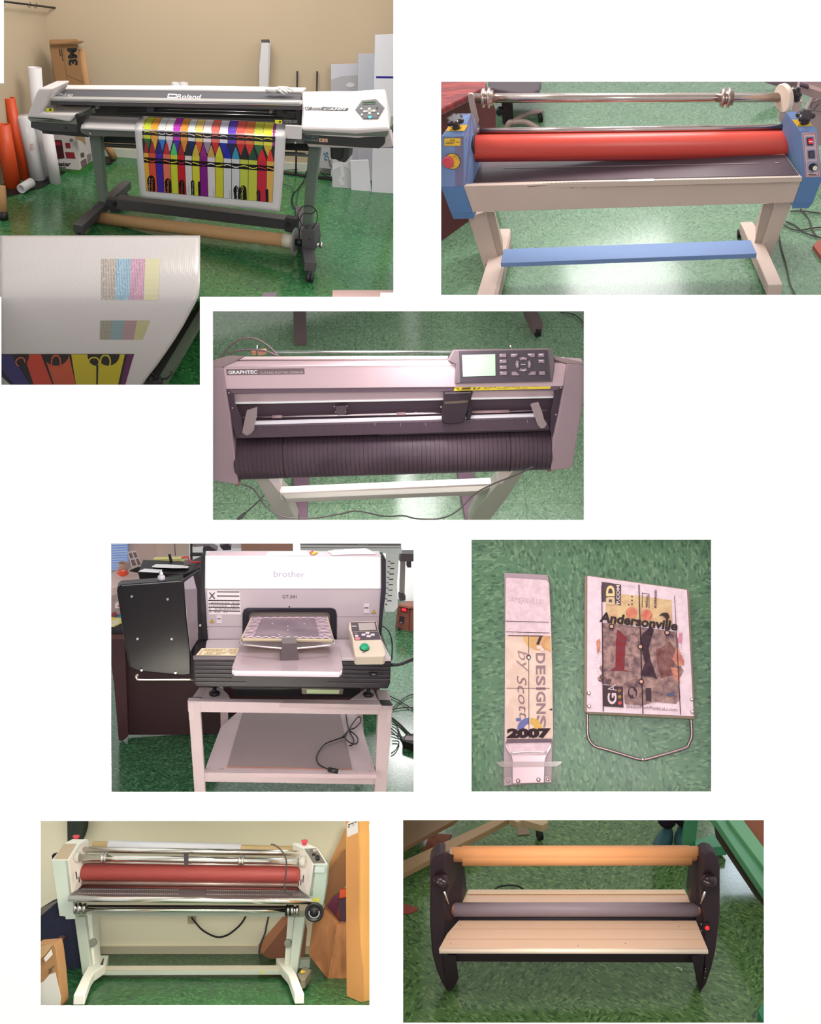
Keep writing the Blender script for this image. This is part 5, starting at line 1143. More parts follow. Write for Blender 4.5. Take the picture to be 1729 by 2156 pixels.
for x, y in ((573.5, 1312.5), (641, 1313), (606, 1318), (606, 1327), (588, 1336)): disc('locating_hole', (x, y), 1.5, pz(zpn+.004), .002, mat((206, 190, 196)), pt, seg=10)
zz = zpn - .02
pts3('handle', [G(x, y, zz) for x, y in ((509, 1344), (506, 1350), (510, 1356), (530, 1359), (570, 1363), (610, 1366), (650, 1363), (690, 1359), (700, 1357), (704, 1352), (702, 1346))], .0055, chrome((230, 214, 216), .15), T, 5)
# control console
CQ = p3(G(735, 1311, zdk+.22) , G(792, 1309, zdk+.22), U(780, 1380, K(-.02)))
CQ = p3(U(736, 1310, HB.sh(.10)), U(792, 1308, HB.sh(.10)), G(780, 1381, zdk+.04))
co = plate('console', [(736, 1309.5), (739, 1308), (790, 1306.5), (793, 1309), (798, 1329), (812, 1372), (812, 1379), (808, 1382), (750, 1382.5), (747, 1379), (741, 1340), (734, 1322)], CQ, .07, mat((214, 196, 178), .45), T, .006)
dec('console_panel', [[(738.5, 1310), (791, 1308.5), (796, 1327.5), (741, 1329.5)], [(742, 1331), (797, 1329), (802, 1346), (747, 1347.5)]], CQ, mat((84, 72, 80), .4), co, .003)
l_ = dec('lcd', [(754, 1312), (788.5, 1310.5), (792, 1326), (757, 1327.5)], CQ.sh(.003), mat((170, 156, 152), .2), co, .003)
txt('brother', box_quad(746, 1318, 10, 3), CQ.sh(.004), mat((230, 220, 226)), co, bold=.02)
for x, y, w, h, c in ((749.5, 1333.5, 8, 4.5, (120, 106, 112)), (751, 1338.5, 8, 4.5, (210, 196, 204)), (753, 1344, 12, 5.5, (206, 132, 132)), (765.5, 1336, 8, 3.8, (214, 200, 206)), (774, 1332.5, 8, 3.6, (214, 200, 206)), (785, 1336, 8, 3.8, (214, 200, 206)), (776.5, 1339, 9, 4, (214, 200, 206))):
    plate('key', circ(x, y, w/2, h/2, 10) if x < 756 else rect(x-w/2, y-h/2, x+w/2, y+h/2), CQ.sh(.008), .006, mat(c, .4), co)
b = U(767.5, 1365, CQ); k = psz(b); mb = MB(); mb.lathe(b, CQ.n, [(0, 10*k), (2*k, 10.5*k)], 28); mb.build('button_base', mat((70, 76, 70), .4), co)
mb = MB(); mb.lathe(b, CQ.n + Vector((0, 0, .2)), [(2*k, 9.5*k), (4*k, 9.8*k), (7*k, 8.6*k), (8.5*k, 5*k), (9*k, 1*k)], 28); mb.build('start_button', mat((20, 160, 110), .2, spec=.6), co)
scribble([(762, 1373), (774, 1373), (774, 1375), (762, 1375)], 1, CQ, BLACK, co)
# ink cabinet at the left
IB = PL(Vector((-.10, 1, 0)), U(330, 1400, HB.sh(.1)))
ic = plate('ink_cabinet', [(246, 1246), (247, 1237), (254, 1231.5), (330, 1226), (378, 1222), (387, 1223), (393, 1300), (402, 1372), (402, 1421), (385, 1423), (290, 1414), (273, 1405), (262, 1350)], IB, .09, mat((22, 16, 20), .28, 0, .05), T, .008)
IS = p3(U(387, 1222, IB), U(402, 1372, IB), U(421, 1202, HB.sh(.03)))
plate('side_window_frame', [(384, 1223), (421, 1200), (424, 1350), (403, 1385), (394, 1300)], IS, .02, mat((34, 28, 34), .3), T, .003)
pn = dec('side_window', [(388, 1226), (407, 1212), (414, 1240), (417, 1330), (416, 1347), (401, 1371), (393, 1300)], IS, mat((158, 146, 154), .12, 0, .03, 6, .7), T, .004)
dec('window_band', [(389.5, 1241), (415, 1240), (416, 1300), (417, 1345), (402, 1370), (396, 1320)], IS.sh(.004), mat((120, 108, 114), .12), pn)
for x, y in ((277.5, 1256), (353, 1262), (289.5, 1345.5), (361.5, 1345.5), (298, 1411.5), (369.5, 1417), (421.5, 1317), (400.5, 1341)):
    disc('bolt', (x, y), 2.6, (IB if x < 395 else HB.sh(.04)).sh(.01), .012, SCREW, T, seg=14)
IBs = IB.sh(.03)
pts3('handle_bar', [U(x, y, IBs) for x, y in ((291, 1420), (287, 1424), (289, 1429), (296, 1431), (350, 1431), (408, 1431))], 2.6*psz(b), chrome((196, 182, 170), .2), T, 5)
# bottle on the cabinet
IT = IB.sh(-.05); b = U(340, 1222, IT); k = psz(b); t = thing('squeeze_bottle', b, 'small white squeeze bottle standing on the black ink cabinet', 'bottle')
mb = MB(); mb.lathe(b, (0, 0, 1), [(0, 8*k), (8*k, 8*k), (11*k, 6*k), (12*k, 3.5*k)], 20); mb.build('body', mat((206, 198, 206), .3), t)
mb = MB(); mb.lathe(b + Vector((0, 0, 11.5*k)), (0, 0, 1), [(0, 4*k), (6*k, 3.6*k), (6.5*k, 2*k), (10*k, 1.6*k)], 16); mb.build('cap', WHITE, t)
# papers and knife on the hood
PAP = tilt(HB, U(615, 1170.5, HB.sh(.01)), 45)
for P_, lab in (([(559, 1170), (566, 1161.5), (646, 1161), (652, 1169.5)], 'white sheet of paper on top of the garment printer, the left one'), ([(690, 1160), (705, 1157.5), (770, 1154), (783, 1160), (792, 1166), (730, 1167), (702, 1169)], 'crumpled white papers on top of the garment printer at the right')):
    tag(plate('paper_sheet', P_, PAP.sh(.004), .003, mat((255, 252, 255), .7)), lab, 'paper', 'papers on the printer')
t = thing('utility_knife', U(662, 1165, PAP), 'small yellow and red knife lying between papers on the printer top', 'knife')
plate('handle', [(655, 1164), (668, 1159.5), (670, 1162), (659, 1167)], PAP.sh(.015), .012, mat((240, 190, 60), .4), t, .002); plate('red_tip', [(652, 1162), (658, 1158), (661, 1161), (655, 1165)], PAP.sh(.015), .012, mat((200, 80, 80), .4), t, .002)
# ---- surroundings
WY = PL(Vn, (0, G(300, 1440).y + 1.2, 0)) if False else PL(Vn, U(330, 1200, HB.sh(-1.3)))
wallm = mat((236, 208, 200), .7, 0, .02)
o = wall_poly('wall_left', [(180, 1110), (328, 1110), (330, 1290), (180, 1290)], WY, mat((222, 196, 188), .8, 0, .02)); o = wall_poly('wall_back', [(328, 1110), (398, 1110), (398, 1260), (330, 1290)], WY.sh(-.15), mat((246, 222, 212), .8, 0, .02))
dec('wall_cord', [(367, 1144), (368, 1144), (370, 1168), (369, 1172)], WY.sh(-.15), BLACK, o)
wdn = thing('window_blind', U(250, 1200, WY), 'pale blue slatted window blind at the upper left of the printer view', 'blind')
plate('slat_panel', [(214, 1130), (269, 1130), (271, 1192), (255, 1196), (214, 1208)], WY.sh(.03), .02, mat((150, 180, 226), .5, emit=.12), wdn)
for i in range(12):
    y = 1142 + i*5.2; plate('slat', [(214, y), (268, y-3), (268, y-1), (214, y+2.2)], WY.sh(.045), .015, mat((196, 214, 246), .4, emit=.1), wdn)
o = plate('window_ledge', [(200, 1208), (234, 1206), (262, 1196), (298, 1200), (300, 1206), (296, 1216), (240, 1238), (200, 1250)], pz(U(260, 1220, WY.sh(.3)).z), .05, mat((232, 204, 198), .6)); struct(o); o.name = 'trim_1'
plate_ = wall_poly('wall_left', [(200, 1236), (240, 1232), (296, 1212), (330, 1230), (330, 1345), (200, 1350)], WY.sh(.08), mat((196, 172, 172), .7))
LZ = WY.sh(.32)
b = U(259, 1212, LZ); k = psz(b); t = thing('foam_football', b, 'small orange foam football on the window ledge', 'ball'); mb = MB(); c = b + Vector((0, 0, 6*k))
mb.lathe(c - Vector((12.5*k, 0, 0)), (1, 0, 0), [(0, .5*k), (2.5*k, 3.6*k), (7*k, 6.6*k), (12.5*k, 8*k), (18*k, 6.6*k), (22.5*k, 3.6*k), (25*k, .5*k)]); fbm = mb.build('ball', mat((240, 84, 60), .5), t)
scribble(box_quad(262, 1202, 12, 4), 1, PL(LZ.n, c + LZ.n*8.3*k), mat((250, 214, 206)), t); 
b = U(260, 1200, LZ.sh(-.1)); mb = MB(); k = psz(b); mb.pipe(b, b + Vector((0, 0, 16*k)), 10.5*k, 9.5*k); tag(mb.build('mug', mat((190, 158, 146), .5)), 'pinkish brown round mug behind the orange football', 'mug')
t = plate('photo_card', [(268, 1163), (287, 1160), (300, 1192), (278, 1198)], LZ.sh(-.02), .01, mat((222, 204, 200), .5)); tag(t, 'standing card printed with four small photos by the blind', 'photo card')
dec('photos', [[(271, 1165), (277, 1164), (281, 1175), (274, 1176)], [(280, 1163.5), (286, 1163), (290, 1173), (284, 1174.5)], [(275, 1179), (283, 1178), (287, 1190), (279, 1192)], [(286, 1177), (291, 1176), (297, 1188), (290, 1190)]], LZ.sh(-.02), mat((128, 104, 108)), t)
o = plate('black_pouch', [(272, 1203), (290, 1196), (320, 1198), (312, 1204), (290, 1206)], LZ.sh(.02), .03, vdk); tag(o, 'flat black pouch lying on the ledge right of the card', 'pouch')
o = plate('red_eraser', [(300, 1191), (308, 1191), (309, 1195), (301, 1195)], LZ.sh(-.0), .02, mat((140, 50, 60))); tag(o, 'small dark red object on the ledge beside the photo card', 'cap')
t = thing('black_case', U(350, 1250, HB.sh(-.25)), 'black storage case with papers on its lid behind the ink cabinet', 'case')
CS = HB.sh(-.2)
plate('case_body', [(291, 1204), (390, 1208), (421, 1195), (421, 1240), (300, 1240), (294, 1222)], CS, .25, mat((30, 26, 30), .5), t, .004)
LT = p3(U(291, 1204, CS), U(386, 1208, CS), U(404, 1194, CS.sh(-.3)))
plate('case_lid', [(291, 1203.5), (312, 1193), (400, 1193), (404, 1197), (386, 1208)], LT, .02, mat((76, 66, 64), .5), t)
dec('lid_slot', [(344, 1199.5), (372, 1200.5), (372, 1201.5), (344, 1200.5)], LT, BLACK, t)
for P_, lab, of in (([(292, 1202.5), (313, 1193), (350, 1194), (334, 1204.5)], 'white sheet on the lid of the black case', .012), ([(320, 1192), (328, 1188), (384, 1189), (398, 1192.5), (396, 1195), (366, 1195), (330, 1193.5)], 'open white booklet on the lid of the black case', .03)):
    tag(plate('paper_sheet', P_, LT.sh(of), .004, mat((250, 244, 250), .7)), lab, 'paper', 'papers on the black case')
o = plate('yellow_display_box', [(319, 1191), (323, 1178), (383, 1176.5), (386, 1187), (383, 1189), (330, 1188)], CS.sh(-.3), .05, mat((214, 206, 130), .5)); tag(o, 'long yellow green box with dark prints behind the black case', 'box')
dec('dark_prints', [[(x, 1181), (x+3, 1181), (x+3, 1187), (x, 1187)] for x in (334, 349, 359, 371, 376)], CS.sh(-.3), mat((110, 84, 60)), o)
o = plate('black_marker', [(354, 1168), (359, 1168), (363, 1184), (358, 1185)], CS.sh(-.22), .02, vdk); tag(o, 'black pointed marker standing behind the booklet', 'marker')
t = thing('red_clamp', U(400, 1190, CS.sh(-.1)), 'red bar clamp lying on the equipment left of the hood', 'clamp')
cable('clamp_bar', [(382, 1175), (388, 1173.5), (397, 1172.5), (399, 1183), (410, 1184), (423, 1183)], CS.sh(-.12), 1.8, mat((214, 54, 60), .4), t, sub=1)
o = plate('dark_tool_box', [(386, 1190), (423, 1186), (423, 1199), (404, 1198)], CS.sh(-.15), .1, mat((92, 80, 82), .5)); tag(o, 'dark grey box between the case and the hood', 'box')
t = thing('equipment_rack', U(440, 1190, HB.sh(-.8)), 'dark rack with a grey machine behind the left corner of the hood', 'rack')
RK = HB.sh(-.7)
plate('post', [(400, 1130), (404, 1130), (405, 1186), (401, 1186)], RK, .05, mat((60, 52, 56)), t); plate('shelf_bar', [(400, 1168), (425, 1168), (425, 1171), (400, 1171)], RK.sh(.02), .05, mat((70, 60, 64)), t)
plate('roll_tray', [(408, 1152), (440, 1149), (470, 1140), (470, 1130), (404, 1130), (404, 1148)], RK.sh(-.05), .1, mat((196, 176, 180), .5), t)
plate('machine_body', [(427, 1155), (431, 1150), (440, 1149), (458, 1159), (446, 1162), (431, 1172), (427, 1176)], RK.sh(.2), .1, mat((74, 64, 72), .4), t, .004)
plate('machine_head', [(462, 1150), (480, 1144), (486, 1150), (487, 1158), (470, 1159)], RK.sh(.15), .1, mat((66, 58, 66), .4), t, .004)
o = plate('cardboard_sheet', [(508, 1130), (617, 1130), (617, 1160), (508, 1160)], HB.sh(-.9), .02, mat((190, 144, 128), .7)); tag(o, 'pinkish brown cardboard behind the hood of the garment printer', 'cardboard')
o = plate('white_carton', [(487, 1130), (509, 1130), (508, 1154), (489, 1154)], HB.sh(-.92), .02, mat((236, 226, 234), .7)); tag(o, 'white carton beside the brown cardboard behind the hood', 'carton')
o = plate('white_door', [(617, 1120), (900, 1120), (900, 1275), (840, 1262), (617, 1170)], HB.sh(-3.2), .04, mat((252, 246, 252), .6)); o.name = 'wall_back'; struct(o)
t = thing('background_printer', G(840, 1300), 'second wide format printer with a printed sheet far behind at the right', 'printer')
BP2 = HB.sh(-1.2)
plate('hood', [(633, 1130), (843, 1130), (845, 1149), (633, 1147)], BP2, .1, mat((150, 132, 142), .5), t); plate('cover', [(633, 1148), (845, 1150), (848, 1166), (700, 1162), (633, 1158)], BP2.sh(.02), .1, mat((252, 244, 250), .4), t)
dec('hood_line', [(634, 1152.5), (844, 1153), (844, 1154), (634, 1153.5)], BP2.sh(.02), mat((110, 96, 108)), t)
txt('Roland', box_quad(764, 1146.5, 20, 3), BP2.sh(.003), WHITE, t)
plate('end_box', [(845, 1166), (900, 1166), (900, 1182), (842, 1182)], BP2.sh(.03), .1, mat((104, 90, 96), .5), t); plate('upright', [(845, 1182), (854, 1182), (852, 1252), (843, 1252)], BP2.sh(.0), .06, mat((150, 142, 140), .5), t)
plate('motor', [(858, 1182), (866, 1182), (866, 1195), (858, 1195)], BP2.sh(.02), .06, mat((70, 62, 74), .5), t)
plate('bracket_box', [(842, 1254), (854, 1254), (854, 1264), (842, 1265)], BP2.sh(.05), .08, mat((80, 74, 76), .5), t)
sh2 = plate('printed_sheet', [(813, 1165), (841, 1166), (836, 1230), (838, 1278), (830, 1288), (811, 1288), (807, 1250)], BP2.sh(.08), .003, mat((252, 246, 250), .5)); tag(sh2, 'long white sheet printed with a column of small black logos', 'printed sheet')
for i in range(9):
    y = 1182 + i*11.3; x = 818 - i*.9
    dec('printed_logo', [[(x, y-1.5), (x+5, y), (x+3, y+1.2), (x-1, y-.2)], [(x+4, y+3), (x+13, y+3), (x+13, y+5), (x+4, y+5)] if i < 8 else [(x+2, y+1), (x+4, y+1), (x+4, y+2), (x+2, y+2)]], BP2.sh(.08), mat((70, 50, 60)), sh2)
# heater
hb_ = G(848, 1330); t = thing('room_heater', hb_, 'brown wooden cabinet heater with a red display at the right edge', 'heater')
HH = pv(G(833, 1322), G(866, 1330)); br = wavy((92, 50, 44), (120, 70, 58), 5, .4, .4, 4, 1)
plate('front_panel', [(838, 1272), (862, 1277), (860, 1329), (832, 1321)], HH, .04, br, t, .003)
plate('side_panel', [(862, 1277), (885, 1274), (885, 1328), (860, 1329)], HH.sh(-.02), .3, mat((108, 66, 54), .5), t, .003); plate('top', [(838, 1272), (858, 1265), (885, 1266), (885, 1276), (862, 1277)], pz(U(850, 1272, HH).z), .02, mat((136, 84, 70), .4), t)
plate('grille', [(844, 1278), (857, 1280), (856, 1291), (843, 1288)], HH.sh(.01), .015, mat((70, 24, 24), .4), t); dec('red_display', [(846, 1280), (856, 1281.5), (855.5, 1288), (846, 1286)], HH.sh(.012), mat((220, 40, 50), .4, emit=.4), t)
dec('control_panel', [(841, 1297), (852, 1299), (851, 1314), (840, 1311)], HH, mat((40, 30, 32), .4), t); scribble([(842, 1309), (851, 1311), (851, 1313), (842, 1311)], 1, HH.sh(.003), mat((200, 190, 190)), t)
caster_at(G(840, 1328), .02, (1, 0, 0), t)
# desk behind
dkm = mat((54, 28, 32), .4, 0, .1)
t = thing('dark_desk', G(330, 1550), 'dark brown wooden desk standing behind the cart', 'desk')
DF = PL(Vn, G(400, 1548)); 
plate('front_panel', [(262, 1400), (262, 1330), (410, 1330), (465, 1460), (465, 1545), (400, 1547), (268, 1547)], DF, .03, dkm, t)
plate('panel_right', [(470, 1440), (800, 1440), (797, 1536), (470, 1536)], DF.sh(-.3), .03, mat((66, 34, 38), .45), t)
plate('end_panel', [(225, 1334), (262, 1340), (270, 1550), (257, 1561), (250, 1558), (240, 1440)], DF.sh(.08), .05, mat((66, 36, 40), .4), t)
plate('drawer_front', [(225, 1316), (262, 1316), (264, 1336), (225, 1336)], DF.sh(.1), .06, mat((44, 40, 48), .5), t); plate('desk_edge', [(225, 1336), (264, 1336), (266, 1346), (225, 1346)], DF.sh(.12), .06, mat((92, 56, 58), .4), t)
plate('back_edge', [(225, 1346), (300, 1346), (300, 1400), (225, 1400)], DF.sh(.01), .03, mat((58, 32, 36), .4), t)
t = thing('yellow_folder', U(245, 1310, DF.sh(.2)), 'yellow and white folders lying on the desk at the left edge', 'folder')
plate('yellow_cover', [(225, 1306), (232, 1301), (254, 1301), (256, 1312), (240, 1320), (225, 1320)], DF.sh(.16), .05, mat((232, 214, 120), .5), t); plate('blue_cover', [(240, 1300), (255, 1297), (256, 1301), (238, 1302)], DF.sh(.15), .05, mat((70, 140, 190), .5), t)
dec('white_stripes', [[(226, 1312), (252, 1303), (254, 1305), (228, 1315)], [(228, 1318), (250, 1308), (252, 1310), (232, 1320)]], DF.sh(.16), WHITE, t)
o = plate('red_folder', [(225, 1298), (240, 1292), (245, 1296), (228, 1304)], DF.sh(.14), .04, mat((160, 70, 70), .5)); tag(o, 'reddish folder corner above the yellow folders', 'folder')
t = thing('white_dispenser', U(247, 1275, DF.sh(-.1)), 'small white tape dispenser with a red spot at the left edge', 'dispenser')
plate('body', [(242, 1272), (249, 1268), (253, 1278), (250, 1281), (242, 1281)], DF.sh(.2), .03, mat((240, 226, 230), .5), t, .003); dec('red_spot', circ(249.5, 1276, 1.6, n=8), DF.sh(.2), mat((200, 40, 60)), t)
# cables at the right
fm = mat((44, 38, 42))
bigc = pts3('thick_hose', [U(824, 1400, K(-.1)), U(840, 1399, K(-.15)), U(855, 1394, K(-.2)), U(880, 1384, K(-.25))], 3.2*psz(b), mat((48, 44, 48), .4)); tag(bigc, 'thick dark hose leaving the right side of the printer', 'hose')
t = pts3('side_cable', [U(x, y, HB.sh(.05)) for x, y in ((804, 1318), (815, 1325), (823, 1340), (826, 1360), (825, 1390))], .004, fm); tag(t, 'thin cable curving along the right side of the garment printer', 'cable')
for i, (L_, lab) in enumerate((([(822, 1466), (840, 1475), (856, 1485), (880, 1500)], 'dark cable running right from the cart top corner toward the edge'), ([(828, 1490), (845, 1475), (860, 1465), (885, 1458)], 'dark cable rising right from the cart corner to the edge'),
    ([(826, 1512), (845, 1528), (862, 1545), (885, 1560)], 'thickest dark cable slanting down right behind the cart leg'), ([(826, 1524), (836, 1530), (842, 1545), (850, 1560)], 'short curved cable that ends at the power brick'),
    ([(824, 1534), (842, 1550), (850, 1564)], 'lower cable that reaches the power brick from the left'), ([(824, 1545), (850, 1552), (868, 1546), (885, 1545)], 'thin cable passing above the power brick'), ([(826, 1494), (850, 1490), (885, 1490)], 'thin level cable beside the right cart leg'), ([(826, 1560), (840, 1562), (834, 1578), (824, 1586)], 'thin green grey cable looping on the pale floor patch'))):
    floor_cable('floor_cable', L_, lab, 2.2 if i == 2 else 1.2, fm, 'cables on the floor by the cart')
t = thing('power_brick', G(863, 1568), 'black power brick with a grey label on the floor at the right edge', 'power adapter')
top_block('case', [(848, 1556), (853, 1547), (885, 1549), (885, 1572), (849, 1560)], .06, .055, vdk, t, .004); top_block('label', [(855, 1549), (885, 1551), (885, 1560), (852, 1557)], .063, .003, mat((150, 132, 140)), t)
area(552, 1120, 5.13, U(552, 1420, K()), 1.3, 4, (1, .95, .97), .1)  # added fill behind the wall strip for the garment printer
area(780, 1118, 7.6, U(840, 1200, HB.sh(-2.6)), .9, 30, (1, .98, .98), .12)  # added fill that lifts the dim background behind the hood
glint_light(852, 1588, 6.0, .5, .5, 12)
# ============================================================ lower right middle: two printer platens lying on the floor
albedo(.86)
room(1245, 1401, 84, 1245, 1401, 5.33)
vE = vinyl((88, 124, 92), (66, 98, 72), (118, 148, 114), fleck=0.010, tile=1.15, rough=0.35, spec=0.4, ang=-38, seam=.3)
floor_poly(966, 1112, 1525, 1694, vE)
mv = mat((176, 150, 158), .4, .15, .03, 20); wp = wavy((238, 206, 212), (224, 192, 200), 30, .8, .2, 4, .5); crm = wavy((226, 192, 176), (238, 206, 190), 14, .8, .2, 4, .5)
ink = mat((82, 62, 70), .8, 0, .25, 60, .1); ink2 = mat((60, 44, 50), .8, 0, .15, 60, .1)
T = thing('sleeve_platen', G(1112, 1430), 'long narrow sleeve platen printed 2007 and DESIGNS lying on the green floor', 'platen')
top_block('back_plate', [(1062, 1206), (1153, 1210), (1158, 1232), (1163, 1400), (1164, 1540), (1162, 1645), (1149, 1648), (1060, 1655), (1061, 1560), (1063, 1400)], .028, .02, mv, T, .003)
Z1 = .055
pd = top_block('pad', [(1065, 1219), (1068, 1216), (1150, 1221), (1156, 1227), (1160, 1300), (1163, 1400), (1165, 1550), (1163, 1560), (1153, 1577), (1151, 1590), (1075, 1590), (1072, 1577), (1063, 1560), (1063, 1400)], Z1, .018, wp, T, .004)
PT = pz(Z1)
dec('printed_area', [(1065, 1337), (1160, 1338.5), (1163, 1420), (1163, 1557), (1066, 1562)], PT, crm, pd, .001)
dec('orange_picture', [(1101, 1338), (1159, 1339), (1160, 1374), (1153, 1368), (1130, 1370), (1112, 1360), (1103, 1348)], PT.sh(.001), wavy((206, 150, 112), (222, 176, 120), 8, .8, .2), pd, .001)
dec('picture_details', [[(1136, 1340), (1142, 1340), (1135, 1358), (1129, 1356)], [(1068, 1337.2), (1144, 1338.2), (1144, 1340), (1072, 1339)]], PT.sh(.002), ink, pd, .001); dec('pale_spots', [circ(1136, 1363, 6, 4), circ(1142, 1368, 4, 3)], PT.sh(.002), mat((232, 204, 204), .8), pd, .001)
dec('ruled_lines', [[(1064.5, 1307.3), (1156, 1309.3), (1156, 1310.3), (1064.5, 1308.3)], [(1066, 1329.8), (1157, 1332), (1157, 1333), (1066, 1330.8)], [(1113, 1340), (1114, 1340), (1114.5, 1556), (1113.5, 1556)], [(1066, 1448.6), (1158, 1448.8), (1158, 1449.6), (1066, 1449.4)]], PT.sh(.002), ink2, pd, .001)
txt('AMERKVILLE', [(1076, 1257), (1140, 1261), (1140, 1272), (1076, 1268)], PT, mat((196, 168, 178), .8), pd, bold=-.01, lift=.001)
for ch, y0, y1 in (('D', 1374, 1396), ('E', 1400, 1419), ('S', 1422, 1443), ('I', 1446, 1452), ('G', 1455, 1477), ('N', 1480, 1502), ('S', 1505, 1532)):
    y = (y0+y1)/2 + 1; txt(ch, box_quad(1138 + (y-1375)*.012, y, (y1-y0), 20, 90), PT.sh(.001), mat((158, 126, 132), .85, 0, .25, 90, .1), pd, bold=.03, lift=.001)
txt('by', box_quad(1101, 1392, 48, 26, 78), PT.sh(.001), mat((168, 134, 136), .85), pd, shear=.3, lift=.001)
txt('Scott', box_quad(1101, 1468, 92, 20, 86), PT.sh(.001), mat((150, 116, 122), .85), pd, shear=.25, lift=.001)
dec('blue_patch', [circ(1115, 1536, 26, 25, 12, 180, 268) + circ(1115, 1536, 12, 12, 8, 268, 180), circ(1092, 1515, 6, 4, 10)], PT.sh(.002), mat((112, 112, 168), .85, 0, .2, 60), pd, .001)
dec('yellow_patch', [circ(1116, 1536, 26, 25, 12, 272, 358) + circ(1116, 1536, 10, 12, 8, 358, 272)], PT.sh(.002), mat((220, 172, 92), .85, 0, .1, 60), pd, .001)
txt('2007', [(1068, 1533.5), (1160, 1533), (1160, 1554), (1067, 1555)], PT.sh(.003), ink2, pd, bold=.075, lift=.001)
dec('dark_band', [(1067, 1556), (1161.5, 1555), (1162.5, 1563), (1066, 1565)], PT.sh(.002), mat((116, 92, 104), .8, 0, .3, 60), pd, .001)
disc('screw_hole', (1113, 1383.5), 5.4, PT.sh(.003), .004, mat((90, 74, 76), .4, .5), pd); disc('screw_core', (1113.5, 1384.5), 2.4, PT.sh(.005), .003, mat((226, 206, 206), .3, .5), pd)
nk = top_block('neck', [(1064, 1566), (1162, 1566), (1160, 1576), (1153, 1587), (1149, 1596), (1147, 1606), (1146, 1648), (1079, 1650), (1079, 1600), (1077, 1592), (1071, 1584), (1065, 1574)], .05, .012, mat((196, 166, 172), .3, .3, .02), T, .002)
mb = MB(); mb.path([G(1076, 1586, .056), G(1112, 1583, .057), G(1151, 1584, .056)], .004, 8, 4); mb.build('neck_highlight', chrome((250, 236, 236), .15), nk)  # highlight on the neck's bend, put in as a bright bead
for P_ in ([(1061, 1655), (1061, 1641), (1066, 1636), (1079, 1635), (1079, 1652)], [(1147, 1648), (1146, 1634), (1153, 1632), (1161, 1638), (1162, 1648)]): top_block('corner_tab', P_, .04, .01, mat((188, 158, 168), .35, .2), T, .002)
for x, y, r in ((1070, 1644.5, 3.2), (1091.3, 1644, 4.5), (1134, 1641.5, 4.5), (1153.5, 1640.5, 3.2)):
    b = G(x, y, .05); k = psz(b); mb = MB(); mb.lathe(b, (0, 0, 1), [(0, r*k), (r*.5*k, r*.9*k), (r*.9*k, r*.4*k)], 18); mb.build('screw', chrome((180, 150, 150), .25), T)
clr = plastic_clear((214, 190, 190), .32)
top_block('clear_strip', [(1044, 1604), (1185, 1603), (1180, 1609), (1172, 1614), (1056, 1615), (1050, 1611)], .068, .01, clr, T, .001); top_block('clear_sheet', [(1044, 1606), (1182, 1606), (1180, 1650), (1041, 1656)], .045, .002, plastic_clear((150, 150, 130), .10), T)
dec('black_tick', [(1156, 1494), (1163, 1491), (1163, 1496)], PT.sh(.002), BLACK, pd, .001)
# big platen
T = thing('square_platen', G(1345, 1365), 'large square wooden platen printed Andersonville with a wire handle lying on the green floor', 'platen')
woodp = mat((150, 128, 108), .6, 0, .06, 20)
Z2 = .075; P2 = pz(Z2)
top_block('board', [(1231, 1214), (1240, 1211), (1444, 1240), (1452, 1244), (1464, 1508), (1461, 1514), (1238, 1503), (1230, 1498)], Z2-.012, .045, woodp, T, .004)
bd = top_block('printed_face', [(1237, 1212.5), (1447, 1242), (1461, 1508), (1236, 1498.5)], Z2, .012, wavy((244, 214, 222), (232, 204, 214), 26, .8, .2, 4, .5), T, .002)
def D2(n, P_, m, l=0.0): return dec(n, P_, P2.sh(l), m, bd, .001)
D2('yellow_wash', [(1276, 1262), (1308, 1262), (1309, 1251), (1345, 1254), (1414, 1264), (1417, 1320), (1290, 1314), (1275, 1300)], wavy((226, 194, 146), (206, 158, 130), 22, .85, .1, 9, .3, lo=.35, hi=.7))
D2('smudged_print', [(1268, 1312), (1276, 1311), (1422, 1330), (1428, 1345), (1431, 1400), (1440, 1412), (1430, 1430), (1433, 1470), (1424, 1482), (1380, 1478), (1350, 1486), (1316, 1482), (1312, 1446), (1270, 1440), (1258, 1428), (1268, 1418), (1262, 1405), (1270, 1398)], wavy((96, 72, 82), (196, 156, 146), 26, .85, .1, 10, .3, lo=.3, hi=.75), .001)
D2('red_stain', [(1300, 1325), (1306, 1330), (1320, 1342), (1320, 1348), (1317, 1360), (1315, 1410), (1330, 1414), (1284, 1412), (1296, 1404), (1297, 1350)], wavy((140, 50, 56), (116, 72, 78), 24, .85, .1, 9, .3, lo=.35, hi=.7), .002)
D2('dark_figure', [(1353, 1334), (1372, 1318), (1377, 1326), (1371, 1345), (1366, 1365), (1370, 1390), (1376, 1405), (1384, 1430), (1374, 1426), (1358, 1424), (1350, 1420), (1358, 1395), (1352, 1370), (1349, 1346)], wavy((62, 44, 54), (86, 64, 72), 24, .85, .1, 9, .3, lo=.35, hi=.7), .003)
for _p in ([(1426, 1360), (1441, 1392), (1440, 1400), (1428, 1404), (1416, 1388)], [(1256, 1350), (1263, 1344), (1264, 1370), (1258, 1377)], [(1412, 1404), (1430, 1408), (1432, 1440), (1420, 1430)]): D2('orange_patch', _p, wavy((214, 150, 120), (196, 120, 110), 12, .85, .1), .003)
D2('pink_patch', [(1430, 1333), (1437, 1332), (1436, 1355), (1428, 1352)], mat((214, 132, 158), .85, 0, .1), .003)
D2('brown_patch', [(1382, 1370), (1410, 1350), (1422, 1366), (1420, 1420), (1392, 1428), (1384, 1400)], wavy((110, 66, 66), (150, 110, 104), 24, .85, .1, 9, .3, lo=.35, hi=.7), .002)
